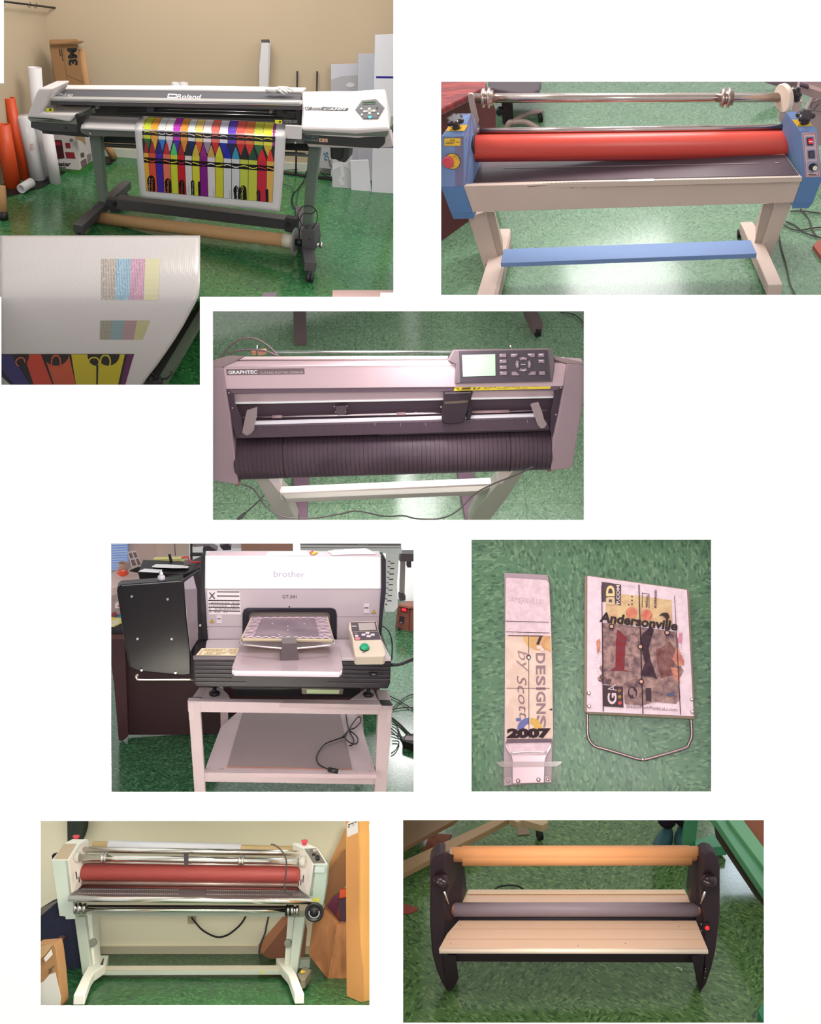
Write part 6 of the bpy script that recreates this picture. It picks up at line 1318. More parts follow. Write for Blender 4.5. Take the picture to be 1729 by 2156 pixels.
for cx, cy, rr in ((1330, 1290, 12), (1362, 1295, 11.5)):
    D2('red_disc', circ(cx, cy, rr, rr, 24), wavy((206, 104, 96), (216, 140, 110), 12, .85, .1), .003)
D2('dark_logo_block', [(1267, 1225), (1308, 1231), (1307, 1275), (1300, 1272), (1276, 1266), (1268, 1268)], mat((92, 72, 80), .85, 0, .1, 20), .003)
txt('D', box_quad(1285.5, 1244, 23, 18, -90), P2.sh(.004), mat((236, 206, 150), .8), bd, bold=.05, lift=.001); txt('P.COM', box_quad(1301.5, 1252, 40, 7, -90), P2.sh(.004), mat((230, 206, 200), .8), bd, bold=.03, lift=.001)
D2('pale_letter', [(1276, 1260), (1280, 1257), (1294, 1257), (1295, 1272), (1290, 1273), (1277, 1272)], mat((220, 190, 150), .8), .004); D2('letter_hole', [(1282, 1262), (1289, 1262), (1289, 1268), (1282, 1268)], mat((110, 86, 84), .8), .0055)
txt('CIVILITY', box_quad(1325, 1234, 28, 5, 186), P2, mat((200, 176, 196), .8), bd, lift=.001); scribble([(1270, 1222), (1300, 1226), (1300, 1230), (1270, 1226)], 1, P2.sh(.004), mat((220, 190, 200)), bd)
for P_ in ([(1266.5, 1233), (1268, 1233), (1271.5, 1498), (1269.5, 1498)], [(1344.5, 1231), (1346.5, 1231), (1355, 1503), (1353, 1503)], [(1420, 1254), (1421, 1254), (1434, 1505), (1432.4, 1505)]): D2('black_line', P_, ink2, .0055)
txt('Andersonville', [(1266, 1288), (1429, 1308.5), (1426, 1328.5), (1262, 1309.5)], P2.sh(.006), mat((52, 36, 40), .8, 0, .1), bd, bold=.04, lift=.001)
ky = []
D2('key_print', [circ(1401, 1297, 12, 7, 10, 180, 300) + [(1409, 1296), (1410, 1300), (1407, 1304), (1406, 1326), (1403, 1326), (1402, 1302), (1398, 1298), (1394, 1296)]], mat((64, 48, 44), .8), .0075)
for cx, cy in ((1288, 1319), (1405, 1332), (1348.5, 1361.5), (1350.5, 1435)):
    disc('ring', (cx, cy), 5.8, P2.sh(.008), .002, ink2, bd); disc('ring_centre', (cx, cy), 3.6, P2.sh(.0095), .002, mat((206, 160, 140), .7), bd)
P_ = [(1352, 1248), (1367, 1250), (1367, 1281), (1352, 1279)]
D2('box_outline', [[(1352, 1248), (1367, 1250), (1367, 1251.2), (1352, 1249.2)], [(1352, 1248), (1353, 1248), (1353, 1279), (1352, 1279)], [(1366.2, 1250), (1367.4, 1250), (1367.4, 1281), (1366.2, 1281)]], ink, .003)
txt('eatSocc', box_quad(1361.5, 1266, 26, 6, -86), P2.sh(.003), ink, bd, lift=.001, bold=.02); txt('BUSINESSES', box_quad(1380.5, 1261, 38, 4.5, -89), P2.sh(.003), ink, bd, lift=.001, bold=.03)
D2('dots', [circ(1331, 1256, 1.6, n=6), circ(1331, 1264, 1.6, n=6), circ(1331, 1272, 1.6, n=6), circ(1324, 1273, 1.4, n=6)], ink2, .003)
D2('logo_block', [(1271, 1442), (1312, 1446), (1313, 1490), (1271.5, 1487)], mat((74, 54, 60), .85, 0, .1, 20), .003)
txt('G', box_quad(1289, 1471, 24, 19, -90), P2.sh(.004), mat((226, 196, 200), .8), bd, bold=.03, lift=.001); txt('A', box_quad(1289, 1449, 14, 18, -100), P2.sh(.004), mat((206, 176, 180), .8), bd, lift=.001)
for cx, cy, c in ((1304.5, 1454, (150, 100, 60)), (1305, 1467, (176, 124, 60)), (1305.5, 1480, (216, 80, 80))): D2('dot', circ(cx, cy, 3.8, n=14), mat(c, .8), .0045)
txt('She', box_quad(1274, 1430, 26, 14, 12), P2.sh(.003), ink, bd, shear=.3, lift=.001)
txt('SheShePoohPoohLaLa.com', [(1319, 1482.5), (1426, 1491), (1426, 1498), (1319, 1490.5)], P2.sh(.004), mat((120, 100, 104), .8), bd, lift=.001)
D2('black_swirl', [circ(1332, 1458, 10, 13, 14), ], mat((70, 50, 58), .8), .0035); D2('swirl_gap', [circ(1330, 1456, 5, 8, 12), circ(1336, 1462, 3, 7, 10)], mat((150, 118, 118), .8), .005)
D2('black_bar', [(1360, 1448), (1371, 1449), (1372, 1477), (1360, 1476)], mat((70, 50, 60), .85), .0035); D2('blue_bar', [(1405, 1458), (1420, 1459), (1420, 1466), (1406, 1465)], mat((86, 92, 120), .85), .0035)
for x, y in ((1240, 1459.5), (1240.5, 1487), (1457, 1472.5), (1458, 1498.5)):
    b = G(x, y, Z2); k = psz(b); mb = MB(); mb.lathe(b, (0, 0, 1), [(0, 4.2*k), (1.5*k, 3.8*k), (2*k, 1.8*k)], 16); mb.build('corner_screw', chrome((190, 170, 160), .3), T)
pts3('wire_handle', [G(x, y, .03) for x, y in ((1237, 1500), (1237, 1530), (1237.5, 1545), (1241, 1558), (1248, 1567), (1258, 1573), (1280, 1579), (1340, 1597), (1354, 1599), (1368, 1597), (1440, 1576), (1450, 1567), (1456, 1553), (1457, 1540), (1455, 1512))], .0085, chrome((150, 126, 128), .28), T, 5, 10)
b = G(1354, 1599, .04); mb = MB(); mb.lathe(b, (0, 0, 1), [(0, .007), (.003, .006), (.004, .002)], 12); mb.build('wire_pin', SCREW, T)

rnd = random.Random(11); sp_ = []
for i in range(900):
    a = rnd.uniform(0, 2*math.pi); rx, ry = 84*rnd.uniform(.82, 1.12), 92*rnd.uniform(.80, 1.1); x, y = 1347 + rx*math.cos(a), 1388 + ry*math.sin(a)
    if 1246 < x < 1440 + (y-1388)*.05 and 1322 < y < 1494: w = rnd.uniform(.5, 1.4); sp_.append([(x, y), (x+w, y+.2), (x+w*.8, y+w*.9), (x, y+w*.7)])
D2('ink_speckle', sp_, mat((168, 134, 142), .85, 0, .2), .003)
# ============================================================ bottom left: white laminator with a dark red roller
albedo(1.12)
room(431, 1923, 13, 431, 2118, 5.35, flat=True)
vF = vinyl((36, 84, 48), (20, 56, 30), (62, 116, 66), fleck=0.010, tile=0.6, rough=0.3, spec=0.4, ang=25)
Vn = Vector((0, 1, 0))
YW = G(420, 2007).y
def WF(o=0): return PL(Vn, (0, YW, 0)).sh(o)
x0, x1 = G(55, 2007).x, G(810, 2007).x
mb = MB(); mb.prism([G(62, 2132), G(800, 2132), Vector((x1, YW+.02, 0)), Vector((x0, YW+.02, 0))], Vector((0, 0, -.02))); struct(mb.build('floor', vF))
wall_poly('wall_back', [(55, 1690), (810, 1690), (810, 2012), (55, 2012)], WF(), mat((240, 230, 198), .8, 0, .03, 2))
struct(plate('baseboard_back', [(55, 1993), (810, 1993), (810, 2009), (55, 2009)], WF(.02), .02, mat((196, 186, 158), .5)))
wh = mat((222, 222, 208), .45, 0, .03, 12); wh2 = mat((176, 184, 168), .45, 0, .03, 12); ch = chrome((224, 222, 210), .16)
CF = PL(Vn, G(398, 2066)); T = thing('roll_laminator', G(398, 2066), 'white roll laminator with a dark red roller and chrome bars on a white stand', 'laminator')
def M(o=0): return CF.sh(o)
zf = .085
for P_ in ([(155, 2094), (173, 2056), (188, 2030), (196, 2011), (229, 2011), (222, 2031), (200, 2046), (193, 2056), (179, 2094)], [(621, 2092), (607, 2052), (592, 2034), (581, 2017), (600, 2016), (612, 2030), (625, 2051), (641, 2092)]): top_block('foot', P_, zf+.0, .055, wh, T, .006)
top_block('rear_foot', [(596, 2017), (652, 2017), (653, 2020), (620, 2022), (600, 2022)], zf, .05, wh2, T, .004)
plate('foot_slot', [(211, 2031), (217, 2018), (219, 2018), (217, 2031)], pz(zf+.002), .002, DARK, T)
for x, y in ((171, 2114), (627, 2111)):
    caster_at(G(x, y), .028, (1, .2, 0), T)
plate('column', [(156, 1930), (179, 1930), (194, 2054), (173, 2054)], M(0), .14, wh2, T, .006); plate('column', [(620, 1930), (642, 1930), (625, 2053), (607, 2053)], M(0), .14, wh2, T, .006)
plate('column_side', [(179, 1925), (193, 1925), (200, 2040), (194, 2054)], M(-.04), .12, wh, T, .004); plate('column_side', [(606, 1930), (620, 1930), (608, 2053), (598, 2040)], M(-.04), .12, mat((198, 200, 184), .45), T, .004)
for x, y in ((194, 1986), (606, 1987)): disc('column_cap', (x, y), 8, M(-.02), .03, mat((120, 122, 112), .4), T, .004)
plate('beam', [(196, 2043), (602, 2042), (594, 2053), (197, 2054)], M(-.05), .10, wh2, T, .004); plate('beam_top', [(198, 2034), (600, 2033), (602, 2042), (196, 2043)], tilt(M(-.05), U(400, 2042.5, M(-.05)), 60), .02, mat((184, 176, 154), .45), T)
dec('tape_mark', [(547, 2042), (552, 2042), (557, 2048), (555, 2052), (549, 2050)], M(-.05), mat((196, 190, 110)), T)
plate('rear_plate', [(190, 1915), (600, 1915), (600, 1930), (192, 1927)], M(-.1), .03, wh2, T)
# housings
HF = M(.10)
SL = tilt(HF, U(400, 1815, HF), 58)
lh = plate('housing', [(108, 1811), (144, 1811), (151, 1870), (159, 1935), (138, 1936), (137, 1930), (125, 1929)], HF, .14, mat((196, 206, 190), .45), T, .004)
plate('housing_slope', [(108, 1811.5), (138, 1774), (152, 1766.5), (185, 1767), (168, 1776), (144, 1811.5)], tilt(HF, U(126, 1811, HF), 45), .03, wh, T, .003)
SLl = tilt(HF, U(126, 1811, HF), 45)
dec('slope_panel', [(113.5, 1808.5), (134.5, 1776.5), (161.5, 1776), (142.5, 1808.5)], SLl, mat((182, 164, 134), .5), lh, .002)
loft('inner_cheek', [U(144, 1811, HF), U(166, 1775, HF.sh(-.1)), U(186, 1767, HF.sh(-.16)), U(187, 1775, HF.sh(-.16)), U(172, 1864, HF.sh(-.1)), U(153, 1884, HF)], [p - Vector((.02, 0, 0)) for p in (U(144, 1811, HF), U(166, 1775, HF.sh(-.1)), U(186, 1767, HF.sh(-.16)), U(187, 1775, HF.sh(-.16)), U(172, 1864, HF.sh(-.1)), U(153, 1884, HF))], mat((216, 206, 192), .45), T)
for P_ in ([(158.5, 1835), (161, 1836), (163, 1851), (161, 1852)], [(165, 1846), (167, 1847), (168, 1858), (166, 1858)], [(638, 1843), (640.5, 1843), (639, 1858), (637, 1858)], [(633, 1852), (635, 1852), (634, 1864), (632, 1864)]): plate('slot', P_, HF.sh(.0), .004, DARK, T)
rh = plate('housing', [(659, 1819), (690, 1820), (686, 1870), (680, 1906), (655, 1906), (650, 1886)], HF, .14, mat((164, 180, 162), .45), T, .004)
SLr = tilt(HF, U(672, 1819, HF), 48)
plate('housing_slope', [(659, 1819.5), (640, 1787), (616, 1776), (620, 1774), (648, 1776), (669, 1785), (691, 1819.5)], SLr, .03, wh, T, .003)
cp = dec('control_panel', [(641, 1787), (666, 1786), (686, 1817.5), (660, 1818)], SLr, mat((108, 104, 92), .4), rh, .002)
for x, y, c in ((649, 1789.5, (120, 134, 122)), (663, 1789.5, (196, 176, 160)), (661, 1798.5, (36, 34, 32))): plate('panel_key', rect(x-4, y-2, x+4, y+2), SLr.sh(.008), .006, mat(c, .4), cp)
b = U(669, 1809, SLr); k = psz(b); mb = MB(); mb.lathe(b, SLr.n, [(0, 5*k), (8*k, 4.5*k), (9*k, 3*k)], 20); mb.build('speed_knob', mat((34, 34, 34), .3), cp)
ht = plate('metal_latch', [(663, 1826), (672, 1826), (673, 1825), (678, 1825), (679, 1826), (685, 1826), (684, 1838), (662, 1838)], HF.sh(.012), .012, mat((196, 204, 196), .25, .5), T, .003)
loft('inner_cheek', [U(659, 1819, HF), U(640, 1786, HF.sh(-.1)), U(616, 1775, HF.sh(-.16)), U(618, 1800, HF.sh(-.16)), U(628, 1869, HF.sh(-.1)), U(651, 1887, HF)], [p + Vector((.02, 0, 0)) for p in (U(659, 1819, HF), U(640, 1786, HF.sh(-.1)), U(616, 1775, HF.sh(-.16)), U(618, 1800, HF.sh(-.16)), U(628, 1869, HF.sh(-.1)), U(651, 1887, HF))], mat((226, 218, 204), .45), T)
for x, y, o in ((160, 1769, -.12), (641, 1779, -.1)):
    b = U(x, y, HF.sh(o)); k = psz(b); mb = MB(); mb.lathe(b, (0, 0, 1), [(0, 4.5*k), (4*k, 4.5*k), (5*k, 6*k), (8*k, 7*k), (10*k, 6.5*k), (10.5*k, 3*k)], 24); mb.build('stop_button', mat((214, 70, 84), .4), T)
# rollers and bars
def bar_(n, a, b, r, pl, m, seg=28): return cyl(n, a, b, pl, r, m, T, seg)
bar_('top_bar', (172, 1789), (630, 1796), 6, HF.sh(-.13), ch); bar_('supply_shaft', (164, 1805.5), (637, 1814), 6.8, HF.sh(-.06), ch); bar_('thin_bar', (174, 1815), (628, 1822), 3.4, HF.sh(-.1), ch)
for x, y in ((162, 1805), (637, 1814)): bar_('shaft_socket', (x-6, y), (x+6, y), 11, HF.sh(-.07), mat((206, 200, 186), .4))
for x, y in ((220, 1806.5), (509, 1812.3)):
    c = U(x, y, HF.sh(-.06)); k = psz(c); mb = MB(); mb.lathe(c - Vector((5*k, 0, 0)), (1, 0, 0), [(0, 7*k), (0, 11*k), (2.5*k, 12*k), (3*k, 8.5*k), (7*k, 8.5*k), (7.5*k, 12*k), (10*k, 11*k), (10*k, 7*k)]); mb.build('core_collar', chrome((210, 206, 194), .25), T)
plate('black_strap', [(387, 1796), (396, 1796), (396, 1823), (388, 1823)], HF.sh(-.035), .01, mat((64, 54, 56), .5), T)
rp = HF.sh(-.12); p, q = U(168, 1836.5, rp), U(633, 1841.5, rp); r = 16.8*psz(p); ax = (q-p).normalized(); Ln = (q-p).length
mb = MB(); mb.lathe(p, ax, [(0, r*.8), (.01, r*.97), (.03, r), (Ln-.03, r), (Ln-.01, r*.97), (Ln, r*.8)], 48); mb.build('rubber_roller', mat((150, 66, 60), .5, 0, .05, 5), T)
bar_('lower_bar', (174, 1858.5), (628, 1863), 5, HF.sh(-.1), mat((168, 140, 130), .25, .6)); bar_('lower_roller', (172, 1866), (630, 1871), 4, HF.sh(-.12), mat((120, 60, 54), .5))
for x, y in ((169, 1850), (631, 1858)): bar_('roller_bearing', (x-3, y), (x+4, y), 12, HF.sh(-.13), mat((50, 44, 44), .5))
TP = p3(U(168, 1866, HF.sh(-.14)), U(628, 1871, HF.sh(-.14)), U(400, 1888, HF.sh(.08)))
tb = plate('feed_table', [(168, 1865), (628, 1870.5), (655, 1891), (146, 1885.5)], TP, .012, mat((92, 86, 86), .4, .1, .06, 10), T, .002)
dec('table_marks', [[(x, y0 + (x-170)*.008), (x+1.6, y0 + (x-170)*.008), (x+1.6, y0+1 + (x-170)*.008), (x, y0+1 + (x-170)*.008)] for y0, a, b_ in ((1871.3, 174, 378), (1880, 166, 378), (1871.5, 436, 622), (1880, 436, 636)) for x in range(a, b_, 4)], TP, mat((206, 202, 196)), tb)
bar_('front_bar', (145, 1891.5), (657, 1898), 6.2, HF.sh(.1), ch)
yl = plate('yellow_label', [(658, 1891), (673, 1890), (672, 1900), (657, 1899)], HF.sh(.004), .004, mat((196, 196, 92), .5), T)
bar_('take_up_shaft', (170, 1915), (606, 1917), 4.4, HF.sh(.04), ch); bar_('black_rod', (180, 1909.5), (606, 1911), 4, HF.sh(-.02), mat((44, 30, 32), .5))
for x, y in ((170, 1913), (618, 1917)):
    c = U(x, y, HF.sh(.06)); k = psz(c); mb = MB(); mb.lathe(c - Vector((12*k, 0, 0)), (1, 0, 0), [(0, 8*k), (0, 11*k), (3*k, 11*k), (4*k, 7*k), (7*k, 7*k), (8*k, 11.5*k), (12*k, 11.5*k), (13*k, 8*k), (17*k, 8*k), (18*k, 10.5*k), (23*k, 10.5*k), (24*k, 6*k)]); mb.build('shaft_clutch', chrome((170, 166, 158), .25), T)
bar_('black_hub', (602, 1916), (616, 1917), 11, HF.sh(.05), BLACK)
hwp = HF.sh(.13); c = U(661.5, 1921.5, hwp); k = psz(c); mb = MB(); an = (hwp.n + Vector((.0, 0, 0))).normalized()
mb.lathe(c - an*8*k, an, [(0, 14*k), (0, 19.5*k), (6*k, 20*k), (8*k, 18.5*k), (8*k, 15*k), (5*k, 13*k), (5*k, 5*k), (9*k, 4*k), (9*k, 1*k)], 40); hw = mb.build('hand_wheel', mat((30, 28, 30), .25), T)
dec('wheel_arc', [circ(661.5, 1922, 12, 12, 14, -20, 200) + circ(661.5, 1922, 9.5, 9.5, 14, 200, -20)], hwp.sh(-.012*0+.0), mat((140, 140, 136), .4), hw)
# paper roll behind, strap cable
b_ = thing('white_paper_roll', U(370, 1778, HF.sh(-.3)), 'white paper roll on a brown core resting behind the chrome bars', 'paper roll')
cyl('core', (196, 1779), (622, 1790), HF.sh(-.3), 8, mat((206, 178, 126), .6), b_); cyl('paper', (229, 1781.5), (508, 1788), HF.sh(-.29), 11.5, mat((250, 248, 240), .5), b_, r2=11)
t = pts3('thin_cable', [U(x, y, HF.sh(.02)) for x, y in ((570, 1778), (578, 1779), (590, 1788), (599, 1800), (603, 1815), (602, 1840), (599, 1858), (601, 1874), (606, 1881), (622, 1888))], .0045, mat((70, 62, 58))); tag(t, 'thin dark cable draped over the dark red roller', 'cable')
# surroundings
cl = mat((46, 50, 46), .9, 0, .15, 20, .1)
o = plate('hanging_jacket', [(140, 1700), (172, 1700), (173, 1727), (178, 1730), (177, 1745), (172, 1762), (165, 1775), (141, 1775)], WF(.10), .09, mat((58, 64, 56), .9, 0, .2, 15, .1, .4), None, .02); tag(o, 'dark jacket hanging on the wall above the left stop button', 'jacket')
navy = mat((52, 54, 72), .9, 0, .2, 12, .1, .5)
o = plate('dark_clothes', [(76, 1915), (100, 1907), (120, 1898), (122, 1930), (158, 1936), (165, 1985), (170, 2050), (160, 2090), (130, 2105), (120, 2000), (76, 1990)], M(-.25), .25, navy, None, .03); tag(o, 'heap of dark navy clothes behind the left column', 'clothes')
o = plate('grey_pole', [(76, 1918), (112, 1900), (120, 1899), (90, 1925), (76, 1935)], M(-.12), .03, mat((120, 112, 100), .5)); tag(o, 'grey pole lying over the clothes at the left', 'pole')
o = plate('red_item', [(117, 1980), (126, 1972), (134, 1975), (132, 1981)], M(-.2), .04, mat((130, 84, 76), .8)); tag(o, 'small reddish item on the dark clothes', 'cloth')
o = plate('black_lever', [(108, 1802), (112, 1797), (119, 1797), (118, 1808), (110, 1812)], HF.sh(-.2), .04, BLACK, None, .006); tag(o, 'black handle sticking out behind the left housing', 'handle')
t = thing('open_carton', G(100, 2128), 'open brown and white carton at the bottom left corner', 'carton'); CB2 = PL(Vn, G(105, 2124))
plate('box_front', [(74, 1990), (114, 1987), (118, 2000), (124, 2050), (129, 2116), (120, 2140), (74, 2140)], CB2, .12, mat((150, 112, 72), .8, 0, .1, 10), t, .003)
plate('white_side', [(74, 2076), (92, 2066), (104, 2052), (116, 2048), (128, 2100), (124, 2140), (74, 2140)], CB2.sh(.004), .004, mat((196, 194, 184), .6, 0, .05), t); plate('inner_flap', [(74, 1994), (112, 1988), (94, 2012), (74, 2028)], CB2.sh(.01), .006, mat((170, 140, 100), .8), t)
dec('white_tape', [(92, 2018), (108, 1998), (111, 2010), (96, 2026)], CB2.sh(.006), mat((206, 200, 190), .4), t); scribble([(101, 2042), (114, 2032), (116, 2040), (103, 2052)], 2, CB2.sh(.006), DARK, t)
# right side: cardboard and boxes
kb2 = mat((206, 152, 82), .7, 0, .06, 8); kb3 = mat((186, 132, 76), .7, 0, .06, 8)
t = thing('tall_cardboard', G(752, 2112), 'tall folded cardboard sheet standing at the right edge', 'cardboard'); KP = pv(G(729, 2098), G(760, 2111))
plate('left_face', [(728, 1700), (758, 1700), (760, 2110), (730, 2097)], KP, .02, kb3, t); plate('right_face', [(758, 1700), (790, 1700), (790, 2104), (760, 2110)], pv(G(760, 2110), G(790, 2104)), .02, kb2, t)
lb_ = dec('shipping_label', [(730, 1735), (737, 1728), (753, 1722), (754, 1753), (731, 1763)], KP, mat((218, 212, 204), .5), t, .003); scribble([(733, 1735), (751, 1728), (751, 1736), (733, 1744)], 2, KP.sh(.003), BLACK, lb_, seed=3)
LP = PL(Vn, G(690, 2040)).sh(-.3)
o = plate('leaning_cardboard', [(684, 1908), (692, 1820), (728, 1745), (732, 1745), (732, 1855), (690, 1912), (680, 1915)], LP, .03, mat((198, 146, 88), .7, 0, .06)); tag(o, 'light brown cardboard leaning behind the right housing', 'cardboard', 'leaning cardboard pieces at the right')
o = plate('leaning_cardboard', [(690, 1838), (728, 1788), (732, 1800), (732, 1860), (694, 1915), (682, 1900)], LP.sh(.05), .03, mat((150, 104, 66), .7, 0, .06)); tag(o, 'darker brown cardboard edge leaning in front of the light one', 'cardboard', 'leaning cardboard pieces at the right')
o = plate('leaning_board', [(544, 1990), (596, 1930), (640, 1930), (646, 1960), (640, 2022), (566, 2018), (550, 2008)], WF(.16), .03, mat((140, 92, 66), .7)); tag(o, 'reddish brown board leaning on the wall behind the right column', 'board')
dec('light_edge', [(544, 1990), (596, 1930), (606, 1930), (608, 1940), (554, 2008), (548, 2003)], WF(.162), mat((176, 118, 82), .7), o)
wd_ = wavy((136, 88, 52), (180, 122, 74), 6, .5, .3, 4, 1.2, (0, .5, 0), (1, 1, .25))
WB2 = PL(Vn, G(700, 2060)); t = thing('wooden_box', G(700, 2060), 'brown wooden box on the floor right of the stand', 'box')
plate('front', [(690, 2061), (710, 1945), (732, 1944), (732, 2063), (700, 2063)], WB2, .05, wd_, t); plate('side', [(650, 2010), (658, 1945), (672, 1925), (686, 1915), (714, 1944), (700, 2000), (690, 2061)], WB2.sh(-.02), .1, wd_, t)
for P_, c, lab in (([(716, 1875), (732, 1872), (732, 1945), (724, 1945), (708, 1935)], (206, 80, 40), 'orange rolled item standing in the wooden box'), ([(684, 1914), (700, 1890), (716, 1880), (712, 1935), (700, 1945)], (96, 30, 56), 'dark purple item in the wooden box'), ([(712, 1895), (732, 1890), (732, 1945), (714, 1944)], (60, 34, 44), 'dark maroon item beside the orange one in the box')):
    o = plate('stored_item', P_, WB2.sh(-.1 if c[0] != 60 else -.06), .05, mat(c, .5)); tag(o, lab, 'stored item')
t = thing('power_adapter', G(636, 2040), 'grey power box with a yellow warning triangle on the floor', 'power adapter'); top_block('case', [(626, 2050), (641, 2034), (656, 2042), (643, 2062), (634, 2064)], .07, .05, mat((128, 120, 100), .5), t, .004)
dec('yellow_triangle', [(633, 2042), (645, 2046), (634, 2049)], pz(.072), mat((230, 200, 40)), t)
t = thing('wall_outlet', U(402, 1936, WF(.01)), 'beige wall outlet with a black plug under the laminator', 'outlet')
plate('outlet_plate', rect(395, 1929, 412, 1945), WF(.015), .015, mat((176, 160, 132), .5), t, .003)
o = pts3('outlet_cable', [U(x, y, WF(.04)) for x, y in ((403, 1931), (410, 1940), (425, 1957), (445, 1969), (462, 1973), (480, 1968), (500, 1953), (512, 1939), (518, 1928))], .006, BLACK); tag(o, 'black cord hanging in a curve from the wall outlet', 'cord')
o = pts3('outlet_cable', [U(x, y, WF(.25)) for x, y in ((566, 1928), (562, 1945), (558, 1965), (550, 1985), (546, 2005), (550, 2022), (556, 2032))], .006, mat((70, 66, 58))); tag(o, 'grey cord hanging beside the reddish leaning board', 'cord')
o = plate('white_strip', [(630, 2018), (653, 2017), (653, 2026), (630, 2029)], PL(Vn, G(640, 2032)), .02, mat((196, 188, 168), .5)); tag(o, 'white socket strip on the floor behind the right column', 'power strip')

area(560, 1698, 5.13, G(420, 2030, .5), 1.2, 48, (1, .93, .78), .13)
# ============================================================ bottom right: black sided desktop laminator on the floor
albedo(.98)
room(1229, 1941, 40, 1229, 2154, 5.8, flat=True)
vG = vinyl((78, 106, 62), (52, 78, 46), (104, 130, 82), fleck=0.0115, tile=1.0, rough=0.16, spec=0.3, ang=12, seam=.35)
floor_poly(795, 1700, 1690, 2168, vG)
Vn = Vector((0, 1, 0)); blk = mat((44, 30, 36), .55, 0, .08, 60, .3); blk2 = mat((34, 22, 28), .5, 0, .08, 60, .3); tan = mat((206, 172, 148), .35, .15, .03, 8)
BF = PL(Vn, G(1208, 2089)); T = thing('desktop_laminator', G(1208, 2062), 'black sided laminator with a brown paper roll and two cream tables standing on the floor', 'laminator')
def B(o): return BF.sh(o)
def side(front, inner, sgn):
    """side board: broad front edge and the inner face running back"""
    plate('side_panel', front, B(.02), .10, blk, T, .012)
    A = [U(x, y, B(o)) for x, y, o in inner]; loft('side_cheek', A, [p + Vector((sgn*.03, 0, 0)) for p in A], blk2, T)
side([(906, 1822), (909, 1810), (916, 1800), (927, 1794), (939, 1794), (937, 1958), (934, 2000), (937, 2040), (950, 2087), (941, 2088), (930, 2070), (919, 2042), (910, 2008), (906, 1950)],
     [(939, 1794, 0), (960, 1802, -.1), (977, 1816, -.25), (983, 1873, -.25), (972, 1905, -.12), (960, 1950, -.03), (936, 1990, .02), (936, 1900, .01)], -1)
side([(1480, 1796), (1492, 1793), (1503, 1796), (1512, 1806), (1517, 1823), (1517, 1926), (1513, 1960), (1508, 2001), (1499, 2040), (1488, 2072), (1476, 2090), (1473, 2081), (1484, 2040), (1483, 2000), (1484, 1950), (1478, 1900)],
     [(1480, 1796, 0), (1464, 1806, -.1), (1450, 1820, -.25), (1445, 1868, -.25), (1453, 1900, -.12), (1466, 1950, -.03), (1485, 1990, .02), (1484, 1900, .01)], 1)
loft('side_foot', [U(x, y, B(.03)) for x, y in ((931, 2008), (960, 2012), (966, 2060), (955, 2080), (944, 2088))], [U(x, y, B(-.08)) for x, y in ((931, 2008), (960, 2012), (966, 2060), (955, 2080), (944, 2088))], blk2, T)
loft('side_foot', [U(x, y, B(.03)) for x, y in ((1484, 2008), (1456, 2012), (1464, 2050), (1470, 2075), (1476, 2090))], [U(x, y, B(-.08)) for x, y in ((1484, 2008), (1456, 2012), (1464, 2050), (1470, 2075), (1476, 2090))], blk2, T)
plate('cross_board', [(935, 2004), (1484, 2004), (1468, 2027), (958, 2025)], B(-.03), .03, mat((36, 22, 26), .5), T, .003)
plate('inner_board', [(968, 1920), (1460, 1920), (1470, 1945), (958, 1945)], B(-.12), .03, mat((66, 54, 62), .5), T)
# tables and roller
FT = p3(U(1215, 1937, B(-.04)), U(1300, 1937, B(-.04)), U(1215, 1998, B(.20)))
ft = plate('front_table', [(966, 1937.5), (1466, 1938), (1478, 1968), (1491, 1999), (924, 1998), (942, 1965)], FT, .012, tan, T, .002)
dec('table_crease', [[(955, 1955.5), (1472, 1956), (1472, 1956.8), (955, 1956.3)], [(940, 1976.5), (1481, 1977), (1481, 1978), (940, 1977.4)]], FT, mat((186, 150, 128), .4), ft); dec('table_holes', [circ(x, y, .9, n=6) for x, y in ((970, 1948), (1430, 1951), (949, 1987), (1217, 1991), (1317, 1986))], FT, BLACK, ft)
p, q = U(925, 2002, B(.21)), U(1490, 2003, B(.21)); mb = MB(); mb.tube(p, q, 5.4*psz(p)); mb.build('table_lip', mat((236, 214, 192), .3, .2), T)
RT = p3(U(1215, 1901, B(-.12)), U(1300, 1901, B(-.12)), U(1215, 1873, B(-.30)))
rt = plate('rear_table', [(987, 1873), (1441, 1873), (1447, 1884), (1454, 1901), (973, 1901)], RT, .012, tan, T, .002)
plate('rear_lip', [(987, 1872.5), (1441, 1872.5), (1445, 1880), (983, 1880)], RT.sh(.012), .01, mat((216, 188, 156), .3, .15), T, .002)
cyl('grey_roller', (955, 1915), (1468, 1915), B(-.06), 14.2, mat((132, 116, 124), .45, 0, .05, 4), T, 40)
cyl('gap_bar', (962, 1934), (1464, 1934), B(-.07), 5, mat((58, 50, 58), .5), T, 24)  # no real roller: dark bar put in for the black gap's shade
for x0, x1 in ((950, 958), (1466, 1474)): cyl('copper_bearing', (x0, 1914), (x1, 1914), B(-.06), 13, mat((150, 92, 76), .4, .4), T, 28)
c_ = U(1370, 1915, B(-.06)); k = psz(c_); 
